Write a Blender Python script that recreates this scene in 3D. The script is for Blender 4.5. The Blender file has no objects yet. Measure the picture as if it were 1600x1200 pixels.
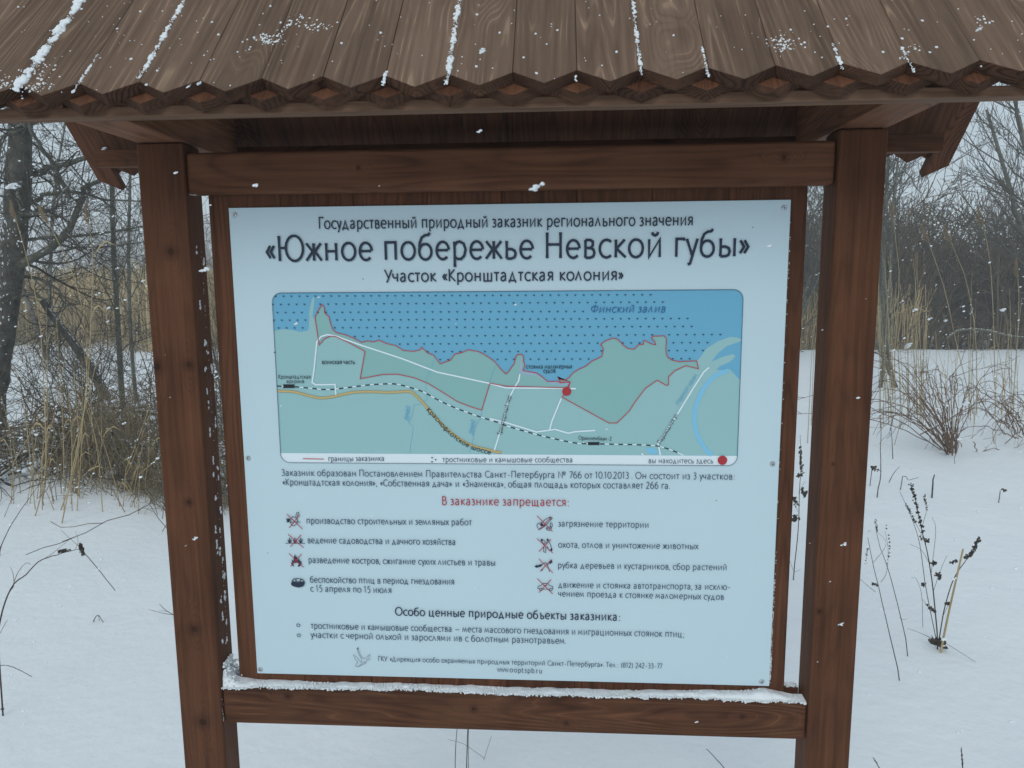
import bpy, bmesh, math, random
import numpy as np
from mathutils import Vector, Matrix

random.seed(11)
rng = np.random.default_rng(7)
SC = bpy.context.scene
COL = SC.collection

# ---------------------------------------------------------------- camera
cam_d = bpy.data.cameras.new('camera')
cam_d.sensor_width = 36.0
cam_d.lens = 36.0 * 1136.37 / 1600.0
cam_d.clip_start = 0.02
cam_d.clip_end = 1500.0
cam_d.dof.use_dof = True
cam_d.dof.focus_distance = 1.75
cam_d.dof.aperture_fstop = 16.0
cam = bpy.data.objects.new('camera', cam_d)
COL.objects.link(cam)
CAM = Vector((0.09409, -1.31909, 1.6))
_r = Vector((0.99815587, 0.06013067, -0.0083164))
_u = Vector((-2.77588779e-04, 1.41521405e-01, 9.89935157e-01))
_f = Vector((-0.06070241, 0.98810728, -0.14127711))
cam.matrix_world = Matrix(((_r.x, _u.x, -_f.x, CAM.x), (_r.y, _u.y, -_f.y, CAM.y), (_r.z, _u.z, -_f.z, CAM.z), (0, 0, 0, 1)))
SC.camera = cam

# ---------------------------------------------------------------- sky: overcast, a Nishita sky mostly behind a flat layer of cloud
SUN_EL, SUN_AZ = math.radians(32), math.radians(195)
world = bpy.data.worlds.new('World')
SC.world = world
world.use_nodes = True
wn, wl = world.node_tree.nodes, world.node_tree.links
wn.clear()
sky = wn.new('ShaderNodeTexSky')
sky.sky_type = 'NISHITA'
sky.sun_disc = False
sky.sun_elevation = SUN_EL
sky.sun_rotation = SUN_AZ
cloud = wn.new('ShaderNodeTexNoise')
cloud.inputs['Scale'].default_value = 2.2
cloud.inputs['Detail'].default_value = 4
cr = wn.new('ShaderNodeMixRGB')
cr.inputs['Color1'].default_value = (4.65, 5.62, 6.3, 1)
cr.inputs['Color2'].default_value = (5.4, 6.3, 6.9, 1)
wm = wn.new('ShaderNodeMixRGB')
wm.inputs['Fac'].default_value = 0.93
bg = wn.new('ShaderNodeBackground')
bg.inputs['Strength'].default_value = 0.1
wo = wn.new('ShaderNodeOutputWorld')
wl.new(cloud.outputs['Fac'], cr.inputs['Fac'])
wl.new(sky.outputs['Color'], wm.inputs['Color1'])
wl.new(cr.outputs['Color'], wm.inputs['Color2'])
wl.new(wm.outputs['Color'], bg.inputs['Color'])
wl.new(bg.outputs['Background'], wo.inputs['Surface'])

# ---------------------------------------------------------------- sun (soft, behind the cloud)
sd = bpy.data.lights.new('sun', 'SUN')
sd.energy = 0.95
sd.angle = math.radians(30)
sd.color = (0.98, 1.0, 0.98)
sun = bpy.data.objects.new('sun', sd)
COL.objects.link(sun)
_sdir = Vector((math.sin(SUN_AZ) * math.cos(SUN_EL), math.cos(SUN_AZ) * math.cos(SUN_EL), math.sin(SUN_EL)))
sun.rotation_euler = _sdir.to_track_quat('Z', 'Y').to_euler()
sun.location = (0, -6, 12)

SC.view_settings.view_transform = 'Standard'
SC.view_settings.look = 'None'
SC.view_settings.exposure = 0.02
SC.view_settings.gamma = 1.0
SC.view_settings.use_curve_mapping = False
SC.cycles.volume_step_rate = 4.0
SC.cycles.volume_bounces = 2
SC.cycles.max_bounces = 6

RESERVE=[[(-0.3346,1.5588),(-0.3305,1.5540),(-0.3302,1.5427),(-0.3226,1.5370),(-0.3203,1.5242),(-0.3165,1.5128),(-0.3095,1.5071),(-0.2923,1.5028),(-0.2781,1.4970),(-0.2639,1.4890),(-0.2523,1.4918),(-0.2422,1.4898),(-0.2306,1.4931),(-0.2179,1.4868),(-0.2007,1.4834),(-0.1866,1.4739),(-0.1666,1.4724),(-0.1544,1.4753),(-0.1526,1.4798),(-0.1498,1.4770),(-0.1409,1.4690),(-0.1309,1.4652),(-0.1184,1.4489),(-0.1098,1.4524),(-0.0997,1.4558),(-0.0909,1.4671),(-0.0780,1.4699),(-0.0666,1.4750),(-0.0467,1.4713),(-0.0327,1.4636),(-0.0186,1.4536),(-0.0074,1.4394),(0.0022,1.4300),(0.0073,1.4351),(0.0173,1.4493),(0.0211,1.4629),(0.0245,1.4663),(0.0316,1.4663),(0.0352,1.4606),(0.0343,1.4535),(0.0371,1.4479),(0.0337,1.4365),(0.0582,1.4322),(0.0695,1.4242),(0.0793,1.4160),(0.0949,1.4171),(0.1019,1.4140),(0.1196,1.4157),(0.1160,1.4043),(0.0014,1.4079),(-0.0276,1.4131),(-0.0432,1.3632),(-0.0640,1.3695),(-0.0883,1.3790),(-0.1153,1.3963),(-0.1408,1.4122),(-0.1665,1.4231),(-0.1980,1.4301),(-0.2255,1.4295),(-0.2688,1.4217),(-0.2579,1.4727),(-0.2871,1.4885),(-0.3126,1.5006),(-0.3213,1.5009),(-0.3332,1.4958),(-0.3433,1.4844),(-0.3487,1.5357),(-0.3430,1.5470)],[(0.0963,1.4259),(0.0991,1.4202),(0.1089,1.4185),(0.1174,1.4236),(0.1244,1.4322),(0.1341,1.4384),(0.1481,1.4449),(0.1592,1.4542),(0.1759,1.4618),(0.1780,1.4688),(0.1791,1.4758),(0.1743,1.4842),(0.1812,1.4898),(0.1950,1.4953),(0.2019,1.4945),(0.2075,1.4905),(0.2145,1.4827),(0.2229,1.4765),(0.2340,1.4751),(0.2421,1.4832),(0.2504,1.4840),(0.2511,1.4909),(0.2558,1.4895),(0.2642,1.4848),(0.2724,1.4831),(0.2710,1.4881),(0.2648,1.4951),(0.2667,1.4984),(0.2872,1.4992),(0.2915,1.4936),(0.2906,1.4713),(0.2935,1.4615),(0.3019,1.4553),(0.3144,1.4525),(0.3459,1.4539),(0.3496,1.4396),(0.3269,1.4452),(0.3079,1.4363),(0.2965,1.4250),(0.2966,1.4100),(0.2927,1.4095),(0.2765,1.4188),(0.2559,1.4044),(0.2368,1.3782),(0.2273,1.3624),(0.2051,1.3399),(0.1905,1.3396),(0.1053,1.3871),(0.1132,1.4037),(0.1196,1.4157),(0.1019,1.4151)]]
MAPR=(-0.4273,0.4239,1.2611,1.5805,1.2792)
LAND=[(-0.4268,1.5103),(-0.4139,1.5138),(-0.3964,1.5132),(-0.3791,1.5088),(-0.3644,1.5107),(-0.3613,1.5159),(-0.3588,1.5499),(-0.3529,1.5697),(-0.3498,1.5730),(-0.3483,1.5682),(-0.3508,1.5527),(-0.3539,1.5372),(-0.3475,1.5300),(-0.3346,1.5588),(-0.3305,1.5540),(-0.3302,1.5427),(-0.3226,1.5370),(-0.3203,1.5242),(-0.3165,1.5128),(-0.3095,1.5071),(-0.2923,1.5028),(-0.2781,1.4970),(-0.2639,1.4890),(-0.2523,1.4918),(-0.2422,1.4898),(-0.2306,1.4931),(-0.2179,1.4868),(-0.2007,1.4834),(-0.1866,1.4739),(-0.1666,1.4724),(-0.1544,1.4753),(-0.1526,1.4798),(-0.1498,1.4770),(-0.1409,1.4690),(-0.1309,1.4652),(-0.1184,1.4489),(-0.1098,1.4524),(-0.0997,1.4558),(-0.0909,1.4671),(-0.0780,1.4699),(-0.0666,1.4750),(-0.0467,1.4713),(-0.0327,1.4636),(-0.0186,1.4536),(-0.0074,1.4394),(0.0022,1.4300),(0.0073,1.4351),(0.0173,1.4493),(0.0211,1.4629),(0.0245,1.4663),(0.0316,1.4663),(0.0352,1.4606),(0.0343,1.4535),(0.0371,1.4479),(0.0337,1.4365),(0.0582,1.4322),(0.0695,1.4242),(0.0793,1.4160),(0.0949,1.4171),(0.1019,1.4140),(0.1196,1.4157),(0.0963,1.4259),(0.0991,1.4202),(0.1089,1.4185),(0.1174,1.4236),(0.1244,1.4322),(0.1341,1.4384),(0.1481,1.4449),(0.1592,1.4542),(0.1759,1.4618),(0.1780,1.4688),(0.1791,1.4758),(0.1743,1.4842),(0.1812,1.4898),(0.1950,1.4953),(0.2019,1.4945),(0.2075,1.4905),(0.2145,1.4827),(0.2229,1.4765),(0.2340,1.4751),(0.2421,1.4832),(0.2504,1.4840),(0.2511,1.4909),(0.2558,1.4895),(0.2642,1.4848),(0.2724,1.4831),(0.2710,1.4881),(0.2648,1.4951),(0.2667,1.4984),(0.2872,1.4992),(0.2915,1.4936),(0.2906,1.4713),(0.2935,1.4615),(0.3019,1.4553),(0.3144,1.4525),(0.3459,1.4539),(0.3500,1.4572),(0.3631,1.4761),(0.3818,1.4883),(0.4033,1.4968),(0.4169,1.4954),(0.4234,1.4926),(0.4234,1.4890),(0.3984,1.4799),(0.3838,1.4677),(0.3720,1.4516),(0.3909,1.4605),(0.4098,1.4660),(0.4148,1.4613),(0.4048,1.4515),(0.3887,1.4446),(0.3807,1.4376),(0.3916,1.4370),(0.4052,1.4390),(0.4138,1.4292),(0.4234,1.4194),(0.4234,1.2795),(-0.4268,1.2795)]
MARINA=[(0.0302,1.4635),(0.0328,1.4365),(0.0582,1.4308),(0.0774,1.4151),(0.0949,1.4157),(0.1174,1.4137),(0.1168,1.4071),(0.0836,1.4108),(0.0582,1.4259),(0.0257,1.4302)]
CANAL=[(0.4026,1.4362),(0.3837,1.4292),(0.3676,1.4151),(0.3532,1.3897),(0.3449,1.3584),(0.3495,1.3212),(0.3657,1.2924),(0.3785,1.2804)]
POND=[(0.2579,1.2918),(0.2649,1.2948),(0.2776,1.2905),(0.2805,1.2832),(0.2707,1.2808),(0.2608,1.2860)]
ROADS=[[(-0.3159,1.3912),(-0.3165,1.4107),(-0.3532,1.4101),(-0.3598,1.4145),(-0.3547,1.4412),(-0.3474,1.4901),(-0.3388,1.5001),(-0.3270,1.5035),(-0.3126,1.5014),(-0.2698,1.4856),(-0.1899,1.4591),(-0.1245,1.4338),(-0.0291,1.4131),(0.0013,1.4045),(0.0949,1.4037),(0.1301,1.4031)],[(0.0277,1.4299),(0.0256,1.4180),(0.0184,1.4065),(0.0069,1.3835),(-0.0086,1.3254),(-0.0206,1.2873)],[(0.1033,1.3851),(0.0864,1.3432),(0.0821,1.3273)],[(-0.0285,1.3472),(0.0007,1.3400),(0.0578,1.3222),(0.0920,1.3273),(0.1162,1.3202),(0.1290,1.3231),(0.1658,1.3256)],[(0.3682,1.4418),(0.3589,1.4334),(0.3378,1.3982),(0.3152,1.3583),(0.2802,1.3021),(0.2848,1.2798)],[(0.2504,1.2831),(0.2539,1.2796)]]
RAIL=[(-0.4270,1.4077),(-0.3917,1.4063),(-0.3667,1.4040),(-0.3316,1.4011),(-0.2934,1.4049),(-0.2553,1.4098),(-0.2203,1.4119),(-0.2001,1.4113),(-0.1771,1.4055),(-0.1513,1.3969),(-0.1257,1.3827),(-0.0914,1.3668),(-0.0485,1.3509),(-0.0085,1.3386),(0.0007,1.3342),(0.0293,1.3256),(0.0578,1.3176),(0.0863,1.3107),(0.1291,1.3019),(0.1603,1.3006),(0.2282,1.2995),(0.2732,1.2977),(0.2930,1.2935),(0.3127,1.2863),(0.3269,1.2800)]
STATIONS=[[(-0.4150,1.4110),(-0.3935,1.4110),(-0.3938,1.4040),(-0.4154,1.4039)],[(0.1524,1.3037),(0.1736,1.3039),(0.1737,1.2983),(0.1524,1.2982)]]
HIGHWAY=[(-0.4275,1.3984),(-0.3966,1.3969),(-0.3704,1.3902),(-0.3470,1.3853),(-0.3234,1.3874),(-0.2850,1.3956),(-0.2499,1.3971),(-0.2151,1.3959),(-0.1802,1.3977),(-0.1702,1.3943),(-0.1547,1.3789),(-0.1350,1.3556),(-0.1067,1.3250),(-0.0695,1.2988),(-0.0350,1.2886),(-0.0076,1.2826)]
STREAMS=[[(-0.1311,1.4567),(-0.1328,1.4467),(-0.1388,1.4352),(-0.1450,1.4180),(-0.1470,1.3977),(-0.1444,1.3833),(-0.1548,1.3745),(-0.1693,1.3716),(-0.1727,1.3541),(-0.1805,1.3379),(-0.1719,1.3306),(-0.1738,1.3159),(-0.1778,1.2982),(-0.1792,1.2816)],[(-0.0173,1.4442),(-0.0246,1.4265),(-0.0291,1.4122)],[(-0.0432,1.3617),(-0.0457,1.3457),(-0.0501,1.3428),(-0.0575,1.3252),(-0.0623,1.2988),(-0.0684,1.2823)]]
DOTS=[((0.1132,1.3983),0.0083),((0.3972,1.2712),0.0086)]
LEGLINE=[(-0.3847,1.2689),(-0.3444,1.2683)]
LEGTRI=[(-0.1379,1.2723),(-0.1312,1.2685),(-0.1381,1.2643)]
TRI=[(-0.4207,1.5743),(-0.4059,1.5743),(-0.3910,1.5742),(-0.3762,1.5742),(-0.3614,1.5741),(-0.3465,1.5741),(-0.3317,1.5740),(-0.3169,1.5740),(-0.3020,1.5740),(-0.2872,1.5739),(-0.2724,1.5739),(-0.2575,1.5738),(-0.2427,1.5738),(-0.2278,1.5737),(-0.2130,1.5737),(-0.1982,1.5736),(-0.1833,1.5736),(-0.1685,1.5736),(-0.1537,1.5735),(-0.1388,1.5735),(-0.1240,1.5734),(-0.1092,1.5734),(-0.0943,1.5733),(-0.0795,1.5733),(-0.0647,1.5733),(-0.0498,1.5732),(-0.0350,1.5732),(-0.0202,1.5731),(-0.0053,1.5731),(0.0095,1.5730),(0.0243,1.5730),(0.0392,1.5730),(0.0540,1.5729),(0.0688,1.5729),(0.0837,1.5728),(0.0985,1.5728),(0.1134,1.5727),(0.1282,1.5727),(0.1430,1.5726),(0.1579,1.5726),(0.1727,1.5726),(0.1875,1.5725),(0.2024,1.5725),(0.2172,1.5724),(0.2320,1.5724),(0.2469,1.5723),(0.2617,1.5723),(-0.4265,1.5594),(-0.4117,1.5594),(-0.3969,1.5594),(-0.3821,1.5594),(-0.3674,1.5594),(-0.3378,1.5594),(-0.3230,1.5594),(-0.3082,1.5594),(-0.2934,1.5594),(-0.2786,1.5594),(-0.2639,1.5594),(-0.2491,1.5594),(-0.2343,1.5594),(-0.2195,1.5594),(-0.2047,1.5594),(-0.1899,1.5594),(-0.1751,1.5594),(-0.1604,1.5594),(-0.1456,1.5594),(-0.1308,1.5594),(-0.1160,1.5594),(-0.1012,1.5594),(-0.0864,1.5594),(-0.0716,1.5593),(-0.0569,1.5593),(-0.0421,1.5593),(-0.0273,1.5593),(-0.0125,1.5593),(0.0023,1.5593),(0.0171,1.5593),(0.0318,1.5593),(0.0466,1.5593),(0.0614,1.5593),(0.0762,1.5593),(0.0910,1.5593),(0.1058,1.5593),(0.1206,1.5593),(0.1353,1.5593),(0.1501,1.5593),(0.1649,1.5593),(0.1797,1.5593),(0.1945,1.5593),(0.2093,1.5593),(0.2241,1.5593),(0.2388,1.5593),(0.2536,1.5593),(0.2684,1.5593),(0.2832,1.5593),(-0.4186,1.5446),(-0.4034,1.5446),(-0.3883,1.5445),(-0.3731,1.5445),(-0.3428,1.5444),(-0.3277,1.5444),(-0.3125,1.5444),(-0.2974,1.5443),(-0.2822,1.5443),(-0.2671,1.5443),(-0.2519,1.5442),(-0.2368,1.5442),(-0.2216,1.5442),(-0.2065,1.5441),(-0.1913,1.5441),(-0.1762,1.5441),(-0.1610,1.5440),(-0.1459,1.5440),(-0.1307,1.5440),(-0.1156,1.5440),(-0.1004,1.5439),(-0.0853,1.5439),(-0.0701,1.5439),(-0.0550,1.5438),(-0.0398,1.5438),(-0.0247,1.5438),(-0.0095,1.5437),(0.0056,1.5437),(0.0208,1.5437),(0.0359,1.5436),(0.0511,1.5436),(0.0662,1.5436),(0.0814,1.5435),(0.0965,1.5435),(0.1117,1.5435),(0.1268,1.5434),(0.1420,1.5434),(-0.4261,1.5304),(-0.4113,1.5304),(-0.3965,1.5304),(-0.3818,1.5304),(-0.3670,1.5304),(-0.3078,1.5303),(-0.2931,1.5303),(-0.2783,1.5303),(-0.2635,1.5303),(-0.2487,1.5303),(-0.2339,1.5303),(-0.2191,1.5303),(-0.2044,1.5303),(-0.1896,1.5302),(-0.1748,1.5302),(-0.1600,1.5302),(-0.1452,1.5302),(-0.1305,1.5302),(-0.1157,1.5302),(-0.1009,1.5302),(-0.0861,1.5302),(-0.0713,1.5302),(-0.0565,1.5302),(-0.0418,1.5301),(-0.0270,1.5301),(-0.0122,1.5301),(0.0026,1.5301),(0.0174,1.5301),(0.0322,1.5301),(0.0469,1.5301),(0.0617,1.5301),(0.0765,1.5301),(0.0913,1.5301),(0.1061,1.5300),(0.1208,1.5300),(0.1356,1.5300),(0.1504,1.5300),(0.1652,1.5300),(0.1800,1.5300),(0.1948,1.5300),(0.2095,1.5300),(0.2243,1.5300),(0.2391,1.5300),(0.2539,1.5299),(0.2687,1.5299),(0.2835,1.5299),(0.2982,1.5299),(0.3130,1.5299),(0.3278,1.5299),(-0.4181,1.5161),(-0.4030,1.5161),(-0.3880,1.5161),(-0.3729,1.5161),(-0.3126,1.5160),(-0.2976,1.5160),(-0.2825,1.5160),(-0.2674,1.5160),(-0.2524,1.5160),(-0.2373,1.5160),(-0.2222,1.5160),(-0.2071,1.5160),(-0.1921,1.5160),(-0.1770,1.5159),(-0.1619,1.5159),(-0.1469,1.5159),(-0.1318,1.5159),(-0.1167,1.5159),(-0.1017,1.5159),(-0.0866,1.5159),(-0.0715,1.5159),(-0.0565,1.5159),(-0.0414,1.5158),(-0.0263,1.5158),(-0.0113,1.5158),(0.0038,1.5158),(0.0189,1.5158),(0.0339,1.5158),(0.0490,1.5158),(0.0641,1.5158),(0.0791,1.5158),(0.0942,1.5158),(0.1093,1.5158),(0.1243,1.5157),(0.1394,1.5157),(0.1545,1.5157),(0.1696,1.5157),(0.1846,1.5157),(0.1997,1.5157),(0.2148,1.5157),(0.2298,1.5157),(0.2449,1.5157),(0.2600,1.5156),(0.2750,1.5156),(0.2901,1.5156),(0.3052,1.5156),(0.3202,1.5156),(0.3353,1.5156),(-0.2758,1.5000),(-0.2608,1.5000),(-0.2457,1.5001),(-0.2307,1.5001),(-0.2156,1.5001),(-0.2006,1.5001),(-0.1855,1.5002),(-0.1705,1.5002),(-0.1554,1.5002),(-0.1404,1.5002),(-0.1253,1.5002),(-0.1103,1.5003),(-0.0952,1.5003),(-0.0802,1.5003),(-0.0651,1.5003),(-0.0501,1.5004),(-0.0350,1.5004),(-0.0200,1.5004),(-0.0050,1.5004),(0.0101,1.5004),(0.0251,1.5005),(0.0402,1.5005),(0.0552,1.5005),(0.0703,1.5005),(0.0853,1.5006),(0.1004,1.5006),(0.1154,1.5006),(0.1305,1.5006),(0.1455,1.5006),(0.1606,1.5007),(0.1756,1.5007),(0.1907,1.5007),(0.2057,1.5007),(0.2208,1.5008),(0.2358,1.5008),(0.2509,1.5008),(0.2659,1.5008),(0.2960,1.5009),(0.3111,1.5009),(0.3261,1.5009),(0.3412,1.5009),(0.3562,1.5010),(0.3713,1.5010),(0.3863,1.5010),(-0.1926,1.4856),(-0.1776,1.4856),(-0.1625,1.4856),(-0.1475,1.4857),(-0.1324,1.4857),(-0.1174,1.4857),(-0.1023,1.4858),(-0.0873,1.4858),(-0.0723,1.4858),(-0.0572,1.4858),(-0.0422,1.4859),(-0.0271,1.4859),(-0.0121,1.4859),(0.0030,1.4859),(0.0180,1.4860),(0.0331,1.4860),(0.0481,1.4860),(0.0631,1.4860),(0.0782,1.4861),(0.0932,1.4861),(0.1083,1.4861),(0.1233,1.4862),(0.1384,1.4862),(0.1534,1.4862),(0.1685,1.4862),(0.2136,1.4863),(0.2286,1.4863),(0.2437,1.4864),(0.3039,1.4865),(0.3189,1.4865),(0.3340,1.4865),(0.3490,1.4865),(0.3641,1.4866),(-0.4279,1.4708),(-0.1413,1.4714),(-0.1262,1.4715),(-0.1112,1.4715),(-0.0961,1.4715),(-0.0810,1.4716),(-0.0358,1.4716),(-0.0207,1.4717),(-0.0056,1.4717),(0.0095,1.4717),(0.0246,1.4718),(0.0397,1.4718),(0.0547,1.4718),(0.0698,1.4719),(0.0849,1.4719),(0.1000,1.4719),(0.1151,1.4720),(0.1302,1.4720),(0.1452,1.4720),(0.1603,1.4721),(0.1754,1.4721),(0.2961,1.4724),(0.3112,1.4724),(0.3262,1.4724),(0.3413,1.4725),(0.3564,1.4725),(-0.1185,1.4569),(-0.1035,1.4569),(-0.0131,1.4571),(0.0020,1.4571),(0.0171,1.4572),(0.0472,1.4572),(0.0623,1.4573),(0.0773,1.4573),(0.0924,1.4573),(0.1075,1.4573),(0.1225,1.4574),(0.1376,1.4574),(0.1527,1.4574),(0.3034,1.4577),(0.3184,1.4578),(0.3335,1.4578)]
TEXTS=[('Государственный природный заказник регионального значения',(-0.3324,1.6948),(0.3313,1.6928),0.0138,0.1700,'navy','print'),('«Южное побережье Невской губы»',(-0.4334,1.6382),(0.4306,1.6386),0.0310,0.1500,'navy','print'),('Участок «Кронштадтская колония»',(-0.2162,1.5994),(0.2126,1.5988),0.0147,0.1800,'navy','print'),('границы заказника',(-0.3347,1.2644),(-0.2295,1.2658),0.0071,0.1450,'slate','print'),('тростниковые и камышовые сообщества',(-0.1182,1.2645),(0.1235,1.2655),0.0069,0.1450,'slate','print'),('вы находитесь здесь',(0.2645,1.2651),(0.3804,1.2653),0.0067,0.1450,'slate','print'),('Заказник образован Постановлением Правительства Санкт-Петербурга № 766 от 10.10.2013 . Он состоит из 3 участков:',(-0.4271,1.2356),(0.4201,1.2352),0.0085,0.1450,'slate','print'),('«Кронштадтская колония», «Собственная дача» и «Знаменка», общая площадь которых составляет 266 га.',(-0.4262,1.2171),(0.3028,1.2166),0.0086,0.1450,'slate','print'),('В заказнике запрещается:',(-0.1199,1.1815),(0.1175,1.1816),0.0112,0.1500,'red','print'),('производство строительных и земляных работ',(-0.3827,1.1415),(-0.0655,1.1422),0.0086,0.1500,'slate','print'),('ведение садоводства и дачного хозяйства',(-0.3824,1.1025),(-0.0979,1.1028),0.0087,0.1500,'slate','print'),('разведение костров, сжигание сухих листьев и травы',(-0.3827,1.0628),(-0.0227,1.0628),0.0087,0.1500,'slate','print'),('беспокойство птиц в период гнездования',(-0.3822,1.0225),(-0.1020,1.0236),0.0088,0.1500,'slate','print'),('с 15 апреля по 15 июля',(-0.3824,1.0044),(-0.2243,1.0041),0.0088,0.1500,'slate','print'),('загрязнение территории',(0.0982,1.1419),(0.2649,1.1414),0.0083,0.1500,'slate','print'),('охота, отлов и уничтожение животных',(0.0983,1.1005),(0.3581,1.1011),0.0083,0.1500,'slate','print'),('рубка деревьев и кустарников, сбор растений',(0.0983,1.0600),(0.4108,1.0608),0.0083,0.1500,'slate','print'),('движение и стоянка автотранспорта, за исклю-',(0.0983,1.0211),(0.4192,1.0224),0.0084,0.1500,'slate','print'),('чением проезда к стоянке маломерных судов',(0.0983,1.0034),(0.4080,1.0026),0.0084,0.1500,'slate','print'),('Особо ценные природные объекты заказника:',(-0.2170,0.9589),(0.2151,0.9568),0.0112,0.1800,'navy','print'),('тростниковые и камышовые сообщества — места массового гнездования и миграционных стоянок птиц;',(-0.3855,0.9279),(0.3365,0.9263),0.0089,0.1450,'slate','print'),('участки с черной ольхой и зарослями ив с болотным разнотравьем.',(-0.3864,0.9088),(0.1125,0.9077),0.0090,0.1450,'slate','print'),('ГКУ «Дирекция особо охраняемых природных территорий Санкт-Петербурга». Тел.: (812) 242-33-77',(-0.2534,0.8634),(0.2964,0.8615),0.0068,0.1500,'slate','print'),('www.oopt.spb.ru',(-0.0202,0.8470),(0.0656,0.8456),0.0070,0.1500,'slate','print'),('Финский залив',(0.1553,1.5414),(0.2872,1.5414),0.0094,0.1500,'mapblue','italic'),('воинская часть',(-0.3388,1.4492),(-0.2779,1.4492),0.0056,0.1700,'black','print'),('Кронштадтская',(-0.4227,1.4220),(-0.3629,1.4220),0.0050,0.1600,'black','print'),('колония',(-0.4075,1.4133),(-0.3757,1.4133),0.0052,0.1600,'black','print'),('стоянка маломерных',(0.0399,1.4402),(0.1229,1.4407),0.0053,0.1700,'black','print'),('судов',(0.0709,1.4328),(0.0926,1.4330),0.0054,0.1700,'black','print'),('Ораниенбаум-2',(0.1353,1.3083),(0.1951,1.3069),0.0049,0.1600,'black','print'),('Транспортный пер.',(-0.0078,1.3158),(0.0118,1.3903),0.0051,0.1700,'black','print'),('Пароходная ул.',(0.2852,1.3013),(0.3156,1.3563),0.0052,0.1600,'black','print'),('Морской канал',(0.3149,1.3726),(0.3475,1.4272),0.0051,0.1400,'streamblue','italic'),('ручей',(-0.1818,1.3438),(-0.1759,1.3672),0.0067,0.1500,'streamblue','italic'),('ручей',(-0.0611,1.3179),(-0.0550,1.3413),0.0067,0.1500,'streamblue','italic')]
PATHTEXT=('Краснофлотское шоссе',[(-0.1441,1.3635),(-0.1322,1.3519),(-0.1209,1.3382),(-0.1068,1.3227),(-0.0925,1.3104),(-0.0753,1.2987),(-0.0552,1.2900),(-0.0278,1.2819)])
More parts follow.
